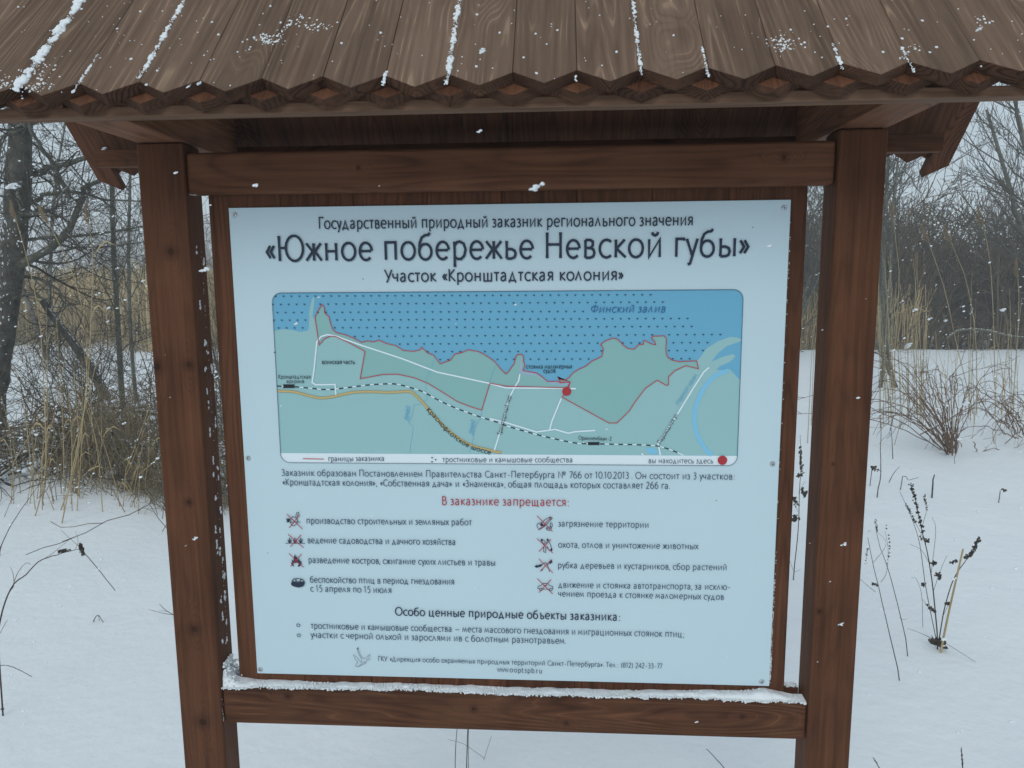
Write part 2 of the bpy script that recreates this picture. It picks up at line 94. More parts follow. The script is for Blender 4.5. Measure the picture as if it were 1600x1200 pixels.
INK=[[(-0.4235,1.1441),(-0.3955,1.1444)],[(-0.4209,1.1446),(-0.4226,1.1509)],[(-0.4196,1.1447),(-0.4192,1.1527)],[(-0.4184,1.1447),(-0.4156,1.1510)],[(-0.4152,1.1434),(-0.4154,1.1485),(-0.4104,1.1553),(-0.4046,1.1528),(-0.4007,1.1478),(-0.4027,1.1410),(-0.4080,1.1366),(-0.4130,1.1374),(-0.4152,1.1434)],[(-0.4046,1.1537),(-0.4016,1.1630),(-0.3982,1.1636),(-0.3984,1.1605),(-0.4025,1.1529)],[(-0.4274,1.1015),(-0.3883,1.1020)],[(-0.4103,1.0263),(-0.4107,1.0247),(-0.4116,1.0233),(-0.4128,1.0226),(-0.4142,1.0225),(-0.4154,1.0233),(-0.4162,1.0246),(-0.4164,1.0262),(-0.4160,1.0279),(-0.4151,1.0293),(-0.4138,1.0300),(-0.4125,1.0300),(-0.4113,1.0293),(-0.4105,1.0280),(-0.4103,1.0263)],[(-0.4013,1.0274),(-0.4018,1.0259),(-0.4032,1.0246),(-0.4051,1.0239),(-0.4072,1.0239),(-0.4091,1.0245),(-0.4104,1.0257),(-0.4108,1.0272),(-0.4102,1.0287),(-0.4088,1.0300),(-0.4069,1.0307),(-0.4048,1.0307),(-0.4029,1.0301),(-0.4017,1.0289),(-0.4013,1.0274)],[(-0.3951,1.0257),(-0.3955,1.0245),(-0.3965,1.0235),(-0.3979,1.0230),(-0.3994,1.0229),(-0.4007,1.0235),(-0.4016,1.0244),(-0.4019,1.0256),(-0.4015,1.0268),(-0.4005,1.0278),(-0.3991,1.0284),(-0.3976,1.0284),(-0.3963,1.0279),(-0.3954,1.0269),(-0.3951,1.0257)],[(-0.4197,1.0236),(-0.4135,1.0298),(-0.4050,1.0308),(-0.3966,1.0287),(-0.3938,1.0245)],[(0.0616,1.1345),(0.0576,1.1425),(0.0592,1.1467),(0.0672,1.1493),(0.0736,1.1552),(0.0832,1.1603),(0.0868,1.1578),(0.0808,1.1511),(0.0771,1.1469),(0.0712,1.1410),(0.0616,1.1345)],[(0.0832,1.1603),(0.0816,1.1569),(0.0848,1.1545)],[(0.0868,1.1445),(0.0866,1.1426),(0.0860,1.1411),(0.0853,1.1403),(0.0844,1.1403),(0.0836,1.1411),(0.0831,1.1426),(0.0829,1.1445),(0.0831,1.1464),(0.0836,1.1479),(0.0844,1.1487),(0.0853,1.1487),(0.0860,1.1479),(0.0866,1.1464),(0.0868,1.1445)],[(0.0755,1.1394),(0.0760,1.1352),(0.0808,1.1336),(0.0848,1.1353)],[(0.0853,1.1387),(0.0849,1.1378),(0.0836,1.1371),(0.0818,1.1367),(0.0798,1.1366),(0.0780,1.1370),(0.0768,1.1377),(0.0763,1.1386),(0.0768,1.1394),(0.0780,1.1401),(0.0798,1.1405),(0.0818,1.1406),(0.0836,1.1402),(0.0849,1.1395),(0.0853,1.1387)],[(0.0671,1.1125),(0.0711,1.1058),(0.0736,1.1109),(0.0712,1.1142),(0.0679,1.1159)],[(0.0771,1.1126),(0.0752,1.1076)],[(0.0706,1.1008),(0.0706,1.0915),(0.0743,1.0904),(0.0743,1.1008)],[(0.0800,1.1127),(0.0840,1.1043),(0.0856,1.0968)],[(0.0771,1.1026),(0.0808,1.0942),(0.0845,1.0943)],[(0.0638,1.0652),(0.0735,1.0705),(0.0775,1.0663),(0.0840,1.0749)],[(0.0775,1.0663),(0.0815,1.0520)],[(0.0751,1.0654),(0.0646,1.0537)],[(0.0628,1.0175),(0.0591,1.0183),(0.0596,1.0230),(0.0653,1.0244),(0.0685,1.0288),(0.0783,1.0289),(0.0815,1.0247),(0.0872,1.0235),(0.0880,1.0197),(0.0872,1.0180)],[(0.0682,1.0173),(0.0807,1.0175)],[(0.0675,1.0168),(0.0673,1.0157),(0.0666,1.0148),(0.0655,1.0142),(0.0644,1.0142),(0.0633,1.0147),(0.0626,1.0156),(0.0623,1.0167),(0.0626,1.0178),(0.0633,1.0187),(0.0644,1.0192),(0.0655,1.0192),(0.0666,1.0188),(0.0673,1.0179),(0.0675,1.0168)],[(0.0867,1.0171),(0.0864,1.0160),(0.0857,1.0151),(0.0847,1.0146),(0.0835,1.0146),(0.0825,1.0150),(0.0818,1.0159),(0.0815,1.0170),(0.0818,1.0182),(0.0825,1.0191),(0.0835,1.0196),(0.0847,1.0196),(0.0857,1.0191),(0.0864,1.0182),(0.0867,1.0171)],[(0.0693,1.0248),(0.0775,1.0250)],[(-0.2938,0.8903),(-0.2916,0.8807),(-0.2871,0.8705),(-0.2816,0.8672),(-0.2698,0.8771),(-0.2710,0.8726),(-0.2778,0.8656),(-0.2669,0.8676),(-0.2819,0.8603),(-0.2954,0.8497),(-0.3002,0.8513),(-0.2950,0.8600),(-0.3012,0.8685),(-0.3032,0.8753),(-0.2947,0.8686),(-0.2885,0.8584),(-0.2866,0.8654),(-0.2918,0.8756),(-0.2955,0.8875),(-0.2938,0.8903)],[(-0.2819,0.8603),(-0.2780,0.8587),(-0.2954,0.8497)]]
REDX=[[(-0.4215,1.1599),(-0.3924,1.1304)],[(-0.3960,1.1589),(-0.4182,1.1326)],[(-0.4211,1.1197),(-0.3921,1.0927)],[(-0.3955,1.1189),(-0.4180,1.0946)],[(-0.4218,1.0813),(-0.3941,1.0535)],[(-0.3969,1.0803),(-0.4193,1.0549)],[(0.0580,1.1621),(0.0872,1.1320)],[(0.0848,1.1595),(0.0616,1.1350)],[(0.0578,1.1177),(0.0875,1.0896)],[(0.0840,1.1161),(0.0614,1.0919)],[(0.0611,1.0775),(0.0875,1.0504)],[(0.0840,1.0754),(0.0637,1.0529)],[(0.0580,1.0383),(0.0875,1.0081)],[(0.0844,1.0370),(0.0612,1.0102)]]
FILL=[[(-0.4223,1.1504),(-0.4165,1.1505),(-0.4184,1.1447),(-0.4206,1.1446)],[(-0.4193,1.1126),(-0.4176,1.1126),(-0.4181,1.1057),(-0.4152,1.1106),(-0.4146,1.1092),(-0.4173,1.1020),(-0.4207,1.1019),(-0.4227,1.1082),(-0.4216,1.1095),(-0.4195,1.1057)],[(-0.3975,1.1129),(-0.3958,1.1129),(-0.3963,1.1060),(-0.3934,1.1109),(-0.3928,1.1095),(-0.3955,1.1023),(-0.3988,1.1022),(-0.4009,1.1085),(-0.3998,1.1098),(-0.3976,1.1060)],[(-0.4087,1.1127),(-0.4070,1.1127),(-0.4076,1.1059),(-0.4046,1.1107),(-0.4040,1.1094),(-0.4067,1.1021),(-0.4101,1.1021),(-0.4121,1.1084),(-0.4111,1.1096),(-0.4089,1.1059)],[(-0.4122,1.0541),(-0.4175,1.0575),(-0.4182,1.0635),(-0.4161,1.0618),(-0.4162,1.0696),(-0.4133,1.0653),(-0.4121,1.0731),(-0.4092,1.0801),(-0.4082,1.0732),(-0.4058,1.0741),(-0.4057,1.0663),(-0.4021,1.0716),(-0.4018,1.0664),(-0.3982,1.0656),(-0.3982,1.0587),(-0.4021,1.0546),(-0.4063,1.0551),(-0.4027,1.0595),(-0.4059,1.0629),(-0.4093,1.0619),(-0.4118,1.0628),(-0.4145,1.0601)],[(-0.4208,1.0201),(-0.4171,1.0248),(-0.4071,1.0226),(-0.3938,1.0249),(-0.3934,1.0197),(-0.3965,1.0147),(-0.4051,1.0118),(-0.4143,1.0137),(-0.4196,1.0161)],[(0.0632,1.1459),(0.0680,1.1484),(0.0696,1.1451),(0.0736,1.1444),(0.0712,1.1413),(0.0648,1.1426)],[(0.0687,1.1145),(0.0681,1.1126),(0.0666,1.1118),(0.0652,1.1126),(0.0646,1.1145),(0.0652,1.1164),(0.0667,1.1172),(0.0681,1.1164),(0.0687,1.1145)],[(0.0802,1.1152),(0.0795,1.1133),(0.0781,1.1125),(0.0766,1.1132),(0.0760,1.1151),(0.0766,1.1170),(0.0781,1.1178),(0.0795,1.1171),(0.0802,1.1152)],[(0.0871,1.0963),(0.0865,1.0942),(0.0851,1.0933),(0.0838,1.0941),(0.0832,1.0963),(0.0838,1.0984),(0.0851,1.0993),(0.0865,1.0985),(0.0871,1.0963)],[(0.0528,1.0625),(0.0573,1.0655),(0.0589,1.0643),(0.0646,1.0669),(0.0686,1.0662),(0.0654,1.0627),(0.0581,1.0601),(0.0557,1.0600)],[(0.0646,1.0551),(0.0678,1.0585),(0.0694,1.0569),(0.0670,1.0538)],[(0.0807,1.0706),(0.0832,1.0757),(0.0856,1.0766),(0.0861,1.0732),(0.0877,1.0715),(0.0848,1.0698),(0.0824,1.0672)],[(-0.2951,0.8902),(-0.2925,0.8903),(-0.2926,0.8872),(-0.2949,0.8871)]]
BULLETS=[(-0.4106,0.9341),(-0.4107,0.9129)]
BIG_TRUNK=[(-5.336,5.2,0.42),(-5.166,5.2,0.91),(-4.973,5.2,1.626),(-4.829,5.2,2.262),(-4.755,5.2,2.713),(-4.701,5.2,3.046),(-4.601,5.2,3.589),(-4.446,5.2,4.378),(-4.294,5.2,5.386)]
BIG_LIMBS=[[(-4.951,5.2,1.714),(-4.74,5.2,1.829),(-4.539,5.2,1.937),(-4.412,5.2,2.102),(-4.295,5.2,2.368),(-4.207,5.2,2.468),(-4.048,5.2,2.561),(-3.728,5.2,2.817),(-3.408,5.2,3.128)],[(-4.801,5.2,2.517),(-4.642,5.2,2.644),(-4.517,5.2,2.681),(-4.257,5.2,2.76),(-4.116,5.2,2.797),(-3.725,5.2,2.85),(-3.364,5.2,2.936)],[(-4.731,5.2,2.936),(-4.423,5.2,3.073),(-4.161,5.2,3.253),(-3.731,5.2,3.459)],[(-4.801,5.2,2.29),(-4.609,5.2,2.384),(-4.313,5.2,2.436),(-4.066,5.2,2.365),(-3.708,5.2,2.348)],[(-4.869,5.2,2.004),(-4.522,5.2,2.04),(-4.13,5.2,2.076),(-3.847,5.2,2.123),(-3.425,5.2,2.158)],[(-4.301,5.2,2.368),(-4.28,5.2,2.649),(-4.249,5.2,2.899),(-4.24,5.2,3.418)],[(-4.878,5.2,2.148),(-4.967,5.2,2.178),(-5.356,5.2,2.269)],[(-4.725,5.2,2.825),(-4.889,5.2,2.603),(-5.172,5.2,2.267),(-5.494,5.2,2.156)],[(-4.63,5.2,3.427),(-4.953,5.2,3.107),(-5.247,5.2,2.666)],[(-4.966,5.2,1.685),(-4.75,5.2,1.624),(-4.614,5.2,1.447),(-4.663,5.2,1.269),(-4.594,5.2,1.03)],[(-4.761,5.2,2.657),(-4.622,5.2,2.259),(-4.445,5.2,2.2),(-4.14,5.2,2.224),(-3.882,5.2,2.418)],[(-5.017,5.2,1.449),(-4.7,5.2,1.506),(-4.465,5.2,1.387),(-4.152,5.2,1.444),(-3.861,5.2,1.265)],[(-4.665,5.2,3.21),(-4.381,5.2,3.421),(-4.173,5.2,3.738)],[(-5.13,5.2,1.001),(-5.351,5.2,1.273),(-5.559,5.2,1.631)]]
SLIM_TRUNKS=[[(-4.603,6.2,-0.027),(-4.604,6.2,0.454),(-4.586,6.2,1.078),(-4.563,6.2,1.888),(-4.526,6.2,2.544),(-4.505,6.2,2.931),(-4.471,6.2,3.686),(-4.437,6.2,4.661)],[(-5.538,8,-0.082),(-5.539,8,0.952),(-5.479,8,1.955),(-5.393,8,2.767),(-5.303,8,3.715),(-5.183,8,4.936)]]
LOG=[(-4.962,5.6,1.438),(-4.855,5.6,1.261),(-4.71,5.6,1.058),(-4.482,5.6,0.674),(-4.397,5.6,0.448)]
REED_L=[[(-3.484,3.2,-0.12),(-3.327,3.2,0.261),(-3.278,3.2,0.568),(-3.255,3.2,0.953),(-3.238,3.2,1.371),(-3.277,3.2,1.738),(-3.331,3.2,2.019)],[(-3.459,3.3,-0.226),(-3.212,3.3,0.234),(-3.061,3.3,0.765),(-2.999,3.3,1.28),(-3.051,3.3,1.656),(-3.13,3.3,1.862),(-3.193,3.3,2.006)],[(-3.209,3.1,-0.154),(-3.051,3.1,0.379),(-2.904,3.1,0.885),(-2.817,3.1,1.454),(-2.779,3.1,1.77),(-2.788,3.1,1.985)]]
REED_L2=[[(-3.286,3.3,-0.062),(-3.232,3.3,0.523),(-3.21,3.3,0.95),(-3.197,3.3,1.365)],[(-3.702,3.4,-0.22),(-3.584,3.4,0.174),(-3.516,3.4,0.463),(-3.459,3.4,0.747)],[(-3.636,3.5,-0.017),(-3.532,3.5,0.434),(-3.474,3.5,0.765),(-3.427,3.5,1.09)],[(-3.238,3.6,0.099),(-3.18,3.6,0.347),(-3.157,3.6,0.53),(-3.143,3.6,0.712)],[(-3.227,3.7,0.118),(-3.265,3.7,0.446),(-3.313,3.7,0.689),(-3.37,3.7,0.928)],[(-2.947,3.3,-0.255),(-2.792,3.3,-0.073),(-2.694,3.3,0.061),(-2.606,3.3,0.194)],[(-3.005,3.4,-0.304),(-2.88,3.4,0.015),(-2.807,3.4,0.249),(-2.744,3.4,0.481)],[(-3.088,3.5,-0.326),(-2.908,3.5,-0.092),(-2.794,3.5,0.08),(-2.691,3.5,0.25)],[(-3.226,3.6,0.478),(-3.212,3.6,0.776),(-3.22,3.6,0.996),(-3.237,3.6,1.214)],[(-3.739,3.7,-0.208),(-3.641,3.7,0.468),(-3.59,3.7,0.959),(-3.549,3.7,1.437)],[(-3.001,3.3,0.055),(-2.993,3.3,0.343),(-3.005,3.3,0.555),(-3.026,3.3,0.766)],[(-3.293,3.4,0.341),(-3.137,3.4,0.721),(-3.04,3.4,0.999),(-2.954,3.4,1.273)],[(-2.813,3.5,0.179),(-2.766,3.5,0.365),(-2.75,3.5,0.503),(-2.743,3.5,0.64)],[(-3.929,3.6,-0.225),(-3.859,3.6,-0.077),(-3.827,3.6,0.033),(-3.805,3.6,0.141)],[(-3.988,3.7,-0.286),(-3.957,3.7,-0.007),(-3.954,3.7,0.199),(-3.962,3.7,0.404)],[(-3.184,3.3,0.053),(-3.11,3.3,0.484),(-3.073,3.3,0.8),(-3.046,3.3,1.11)],[(-3.615,3.4,-0.022),(-3.557,3.4,0.23),(-3.532,3.4,0.416),(-3.516,3.4,0.6)],[(-3.643,3.5,-0.116),(-3.569,3.5,0.19),(-3.534,3.5,0.416),(-3.508,3.5,0.639)],[(-3.362,3.6,0.125),(-3.351,3.6,0.202),(-3.362,3.6,0.26),(-3.382,3.6,0.318)],[(-3.33,3.7,0.196),(-3.335,3.7,0.503),(-3.359,3.7,0.729),(-3.391,3.7,0.953)],[(-3.431,3.3,0.328),(-3.299,3.3,0.665),(-3.22,3.3,0.913),(-3.152,3.3,1.157)],[(-2.833,3.4,0.044),(-2.833,3.4,0.127),(-2.851,3.4,0.189),(-2.879,3.4,0.251)],[(-3.294,3.5,0.216),(-3.259,3.5,0.555),(-3.251,3.5,0.805),(-3.253,3.5,1.051)],[(-3.792,3.6,-0.158),(-3.623,3.6,-0.041),(-3.517,3.6,0.045),(-3.421,3.6,0.131)],[(-3.51,3.7,-0.084),(-3.457,3.7,0.096),(-3.437,3.7,0.23),(-3.428,3.7,0.363)],[(-3.479,3.3,0.336),(-3.478,3.3,0.638),(-3.495,3.3,0.861),(-3.521,3.3,1.082)],[(-2.918,3.4,0.237),(-2.753,3.4,0.573),(-2.649,3.4,0.82),(-2.555,3.4,1.063)],[(-3.036,3.5,-0.083),(-2.917,3.5,0.158),(-2.847,3.5,0.336),(-2.788,3.5,0.512)],[(-3.809,3.6,0.029),(-3.817,3.6,0.344),(-3.842,3.6,0.577),(-3.877,3.6,0.807)],[(-2.975,3.7,-0.194),(-2.956,3.7,0.005),(-2.962,3.7,0.153),(-2.977,3.7,0.3)],[(-3.217,3.3,0.133),(-3.176,3.3,0.472),(-3.164,3.3,0.722),(-3.161,3.3,0.969)],[(-3.733,3.4,0.299),(-3.538,3.4,0.57),(-3.412,3.4,0.769),(-3.298,3.4,0.965)],[(-3.315,3.5,0.021),(-3.189,3.5,0.252),(-3.115,3.5,0.423),(-3.051,3.5,0.593)],[(-3.703,3.6,-0.054),(-3.606,3.6,0.185),(-3.553,3.6,0.362),(-3.511,3.6,0.537)],[(-3.803,3.7,0.156),(-3.626,3.7,0.336),(-3.515,3.7,0.47),(-3.415,3.7,0.603)],[(-3.338,3.3,0.038),(-3.387,3.3,0.194),(-3.442,3.3,0.309),(-3.506,3.3,0.424)],[(-3.731,3.4,-0.074),(-3.694,3.4,0.218),(-3.686,3.4,0.434),(-3.687,3.4,0.646)],[(-3.112,3.5,-0.048),(-2.925,3.5,0.282),(-2.806,3.5,0.524),(-2.697,3.5,0.763)],[(-3.514,3.6,-0.281),(-3.415,3.6,0.078),(-3.361,3.6,0.342),(-3.318,3.6,0.602)],[(-3.003,3.7,0.014),(-3.018,3.7,0.201),(-3.048,3.7,0.34),(-3.087,3.7,0.479)],[(-2.75,3.3,0.301),(-2.631,3.3,0.392),(-2.56,3.3,0.459),(-2.498,3.3,0.526)],[(-2.937,3.4,0.097),(-2.989,3.4,0.399),(-3.046,3.4,0.623),(-3.111,3.4,0.843)]]
REED_R=[[(4.964,7.2,-0.288),(4.77,7.2,0.383),(4.631,7.2,0.824),(4.469,7.2,1.401),(4.332,7.2,1.758),(4.231,7.2,2.005)],[(4.913,7.2,0.087),(4.822,7.2,0.968),(4.68,7.2,1.542),(4.572,7.2,1.791),(4.473,7.2,2.002)],[(5.155,7.2,-0.362),(5.055,7.2,0.677),(4.963,7.2,1.469),(4.887,7.2,1.893),(4.803,7.2,2.173)],[(4.033,7.2,-0.293),(3.956,7.2,0.679),(3.949,7.2,1.548),(3.887,7.2,1.974),(3.841,7.2,2.255)],[(4.263,7.2,-0.291),(4.197,7.2,0.678),(4.139,7.2,1.332),(4.128,7.2,1.689)],[(5.277,7.2,-0.211),(5.297,7.2,0.384),(5.27,7.2,1.253),(5.226,7.2,1.608)]]
REED_R2=[[(4.034,7.299,-0.132),(3.979,7.299,0.18),(3.899,7.299,0.488),(3.804,7.299,0.75)],[(3.686,6.545,0.136),(3.637,6.545,0.622),(3.577,6.545,1.1),(3.514,6.545,1.504)],[(3.612,6.587,-0.149),(3.586,6.587,0.469),(3.57,6.587,1.074),(3.566,6.587,1.582)],[(4.835,7.212,0.08),(4.797,7.212,0.637),(4.764,7.212,1.184),(4.74,7.212,1.644)],[(4.242,7.881,-0.497),(4.22,7.881,0.23),(4.217,7.881,0.94),(4.232,7.881,1.537)],[(4.408,7.398,-0.336),(4.361,7.398,0.193),(4.308,7.398,0.713),(4.254,7.398,1.152)],[(4.042,7.125,0.01),(3.97,7.125,0.659),(3.876,7.125,1.294),(3.775,7.125,1.829)],[(4.209,6.333,-0.033),(4.192,6.333,0.268),(4.178,6.333,0.565),(4.171,6.333,0.817)],[(4.648,6.841,0.058),(4.625,6.841,0.475),(4.61,6.841,0.886),(4.604,6.841,1.234)],[(4.257,7.364,-0.325),(4.197,7.364,0.303),(4.123,7.364,0.919),(4.047,7.364,1.438)],[(3.939,6.365,0.14),(3.909,6.365,0.387),(3.87,6.365,0.633),(3.828,6.365,0.841)],[(4.542,7.75,0.018),(4.538,7.75,0.447),(4.552,7.75,0.87),(4.583,7.75,1.227)],[(3.726,6.473,0.118),(3.697,6.473,0.444),(3.663,6.473,0.767),(3.628,6.473,1.04)],[(5.22,6.93,-0.097),(5.175,6.93,0.329),(5.126,6.93,0.748),(5.079,6.93,1.103)],[(3.94,6.427,0.062),(3.936,6.427,0.394),(3.946,6.427,0.722),(3.968,6.427,0.999)],[(3.692,6.843,-0.101),(3.66,6.843,0.412),(3.63,6.843,0.916),(3.604,6.843,1.341)],[(5.164,7.156,-0.241),(5.15,7.156,0.22),(5.155,7.156,0.675),(5.176,7.156,1.059)],[(3.889,7.056,0.042),(3.863,7.056,0.515),(3.84,7.056,0.981),(3.824,7.056,1.374)],[(3.696,6.663,0.099),(3.652,6.663,0.457),(3.592,6.663,0.811),(3.526,6.663,1.111)],[(4.452,7.339,-0.344),(4.393,7.339,0.084),(4.313,7.339,0.506),(4.224,7.339,0.863)],[(4.808,7.948,-0.269),(4.76,7.948,0.067),(4.693,7.948,0.399),(4.619,7.948,0.681)],[(5.089,6.83,0.052),(5.067,6.83,0.521),(5.06,6.83,0.983),(5.067,6.83,1.372)],[(4.511,7.917,-0.181),(4.472,7.917,0.314),(4.43,7.917,0.801),(4.39,7.917,1.213)],[(4.4,8.137,-0.065),(4.319,8.137,0.715),(4.218,8.137,1.478),(4.11,8.137,2.118)],[(4.15,7.007,-0.173),(4.111,7.007,0.31),(4.067,7.007,0.786),(4.026,7.007,1.187)],[(3.714,6.432,-0.156),(3.714,6.432,0.091),(3.727,6.432,0.336),(3.75,6.432,0.544)],[(4.502,7.543,-0.216),(4.428,7.543,0.508),(4.337,7.543,1.217),(4.243,7.543,1.812)],[(5.527,7.591,-0.408),(5.453,7.591,0.094),(5.356,7.591,0.588),(5.25,7.591,1.006)],[(5.032,7.735,-0.284),(4.991,7.735,0.068),(4.94,7.735,0.416),(4.886,7.735,0.712)],[(3.743,6.962,-0.232),(3.722,6.962,0.067),(3.7,6.962,0.363),(3.679,6.962,0.614)],[(3.904,6.354,-0.065),(3.851,6.354,0.555),(3.792,6.354,1.16),(3.735,6.354,1.669)],[(5.448,7.753,-0.236),(5.424,7.753,0.27),(5.414,7.753,0.767),(5.418,7.753,1.187)],[(3.516,6.436,-0.03),(3.47,6.436,0.63),(3.421,6.436,1.275),(3.375,6.436,1.815)],[(4.003,6.877,0.096),(3.976,6.877,0.418),(3.946,6.877,0.737),(3.917,6.877,1.008)],[(4.128,7.173,0.124),(4.098,7.173,0.537),(4.067,7.173,0.945),(4.039,7.173,1.29)],[(4.004,6.658,-0.021),(3.958,6.658,0.415),(3.9,6.658,0.846),(3.839,6.658,1.21)],[(4.3,8.026,-0.385),(4.243,8.026,0.237),(4.173,8.026,0.848),(4.101,8.026,1.363)],[(5.465,7.435,-0.383),(5.412,7.435,0.144),(5.352,7.435,0.662),(5.296,7.435,1.1)],[(4.352,7.411,-0.409),(4.313,7.411,0.036),(4.267,7.411,0.476),(4.221,7.411,0.847)],[(4.684,6.901,-0.248),(4.65,6.901,0.184),(4.617,6.901,0.61),(4.588,6.901,0.97)],[(3.861,6.944,-0.14),(3.803,6.944,0.55),(3.734,6.944,1.225),(3.665,6.944,1.792)],[(3.793,6.918,-0.077),(3.725,6.918,0.539),(3.637,6.918,1.143),(3.541,6.918,1.651)],[(4.77,8.076,-0.343),(4.731,8.076,0.217),(4.692,8.076,0.768),(4.659,8.076,1.233)],[(4.013,6.644,0.141),(3.999,6.644,0.606),(3.997,6.644,1.062),(4.009,6.644,1.448)],[(4.597,6.642,-0.18),(4.564,6.642,0.176),(4.527,6.642,0.527),(4.492,6.642,0.825)],[(5.421,7.835,-0.456),(5.369,7.835,0.04),(5.309,7.835,0.528),(5.25,7.835,0.941)],[(4.038,7.322,-0.023),(3.985,7.322,0.691),(3.927,7.322,1.388),(3.873,7.322,1.974)],[(4.975,8.148,-0.379),(4.913,8.148,-0.001),(4.825,8.148,0.373),(4.725,8.148,0.691)],[(5.506,7.48,-0.38),(5.444,7.48,0.276),(5.379,7.48,0.918),(5.319,7.48,1.459)],[(4.525,8.096,-0.113),(4.478,8.096,0.306),(4.418,8.096,0.72),(4.353,8.096,1.071)],[(2.857,6.594,-0.37),(2.847,6.594,0.262),(2.837,6.594,0.879)],[(2.68,5.815,0.163),(2.673,5.815,0.661),(2.666,5.815,1.149)],[(2.528,5.744,0.322),(2.526,5.744,0.729),(2.524,5.744,1.13)],[(3.087,7.28,-0.698),(3.085,7.28,-0.204),(3.083,7.28,0.283)],[(3.231,7.405,-0.524),(3.219,7.405,0.158),(3.208,7.405,0.825)],[(3.073,6.888,-0.389),(3.064,6.888,0.207),(3.055,6.888,0.791)],[(2.654,5.808,-0.021),(2.648,5.808,0.472),(2.641,5.808,0.955)],[(2.679,5.836,0.017),(2.681,5.836,0.332),(2.684,5.836,0.643)],[(3.047,6.864,-0.044),(3.042,6.864,0.466),(3.037,6.864,0.966)],[(2.86,6.346,0.011),(2.856,6.346,0.487),(2.852,6.346,0.954)]]
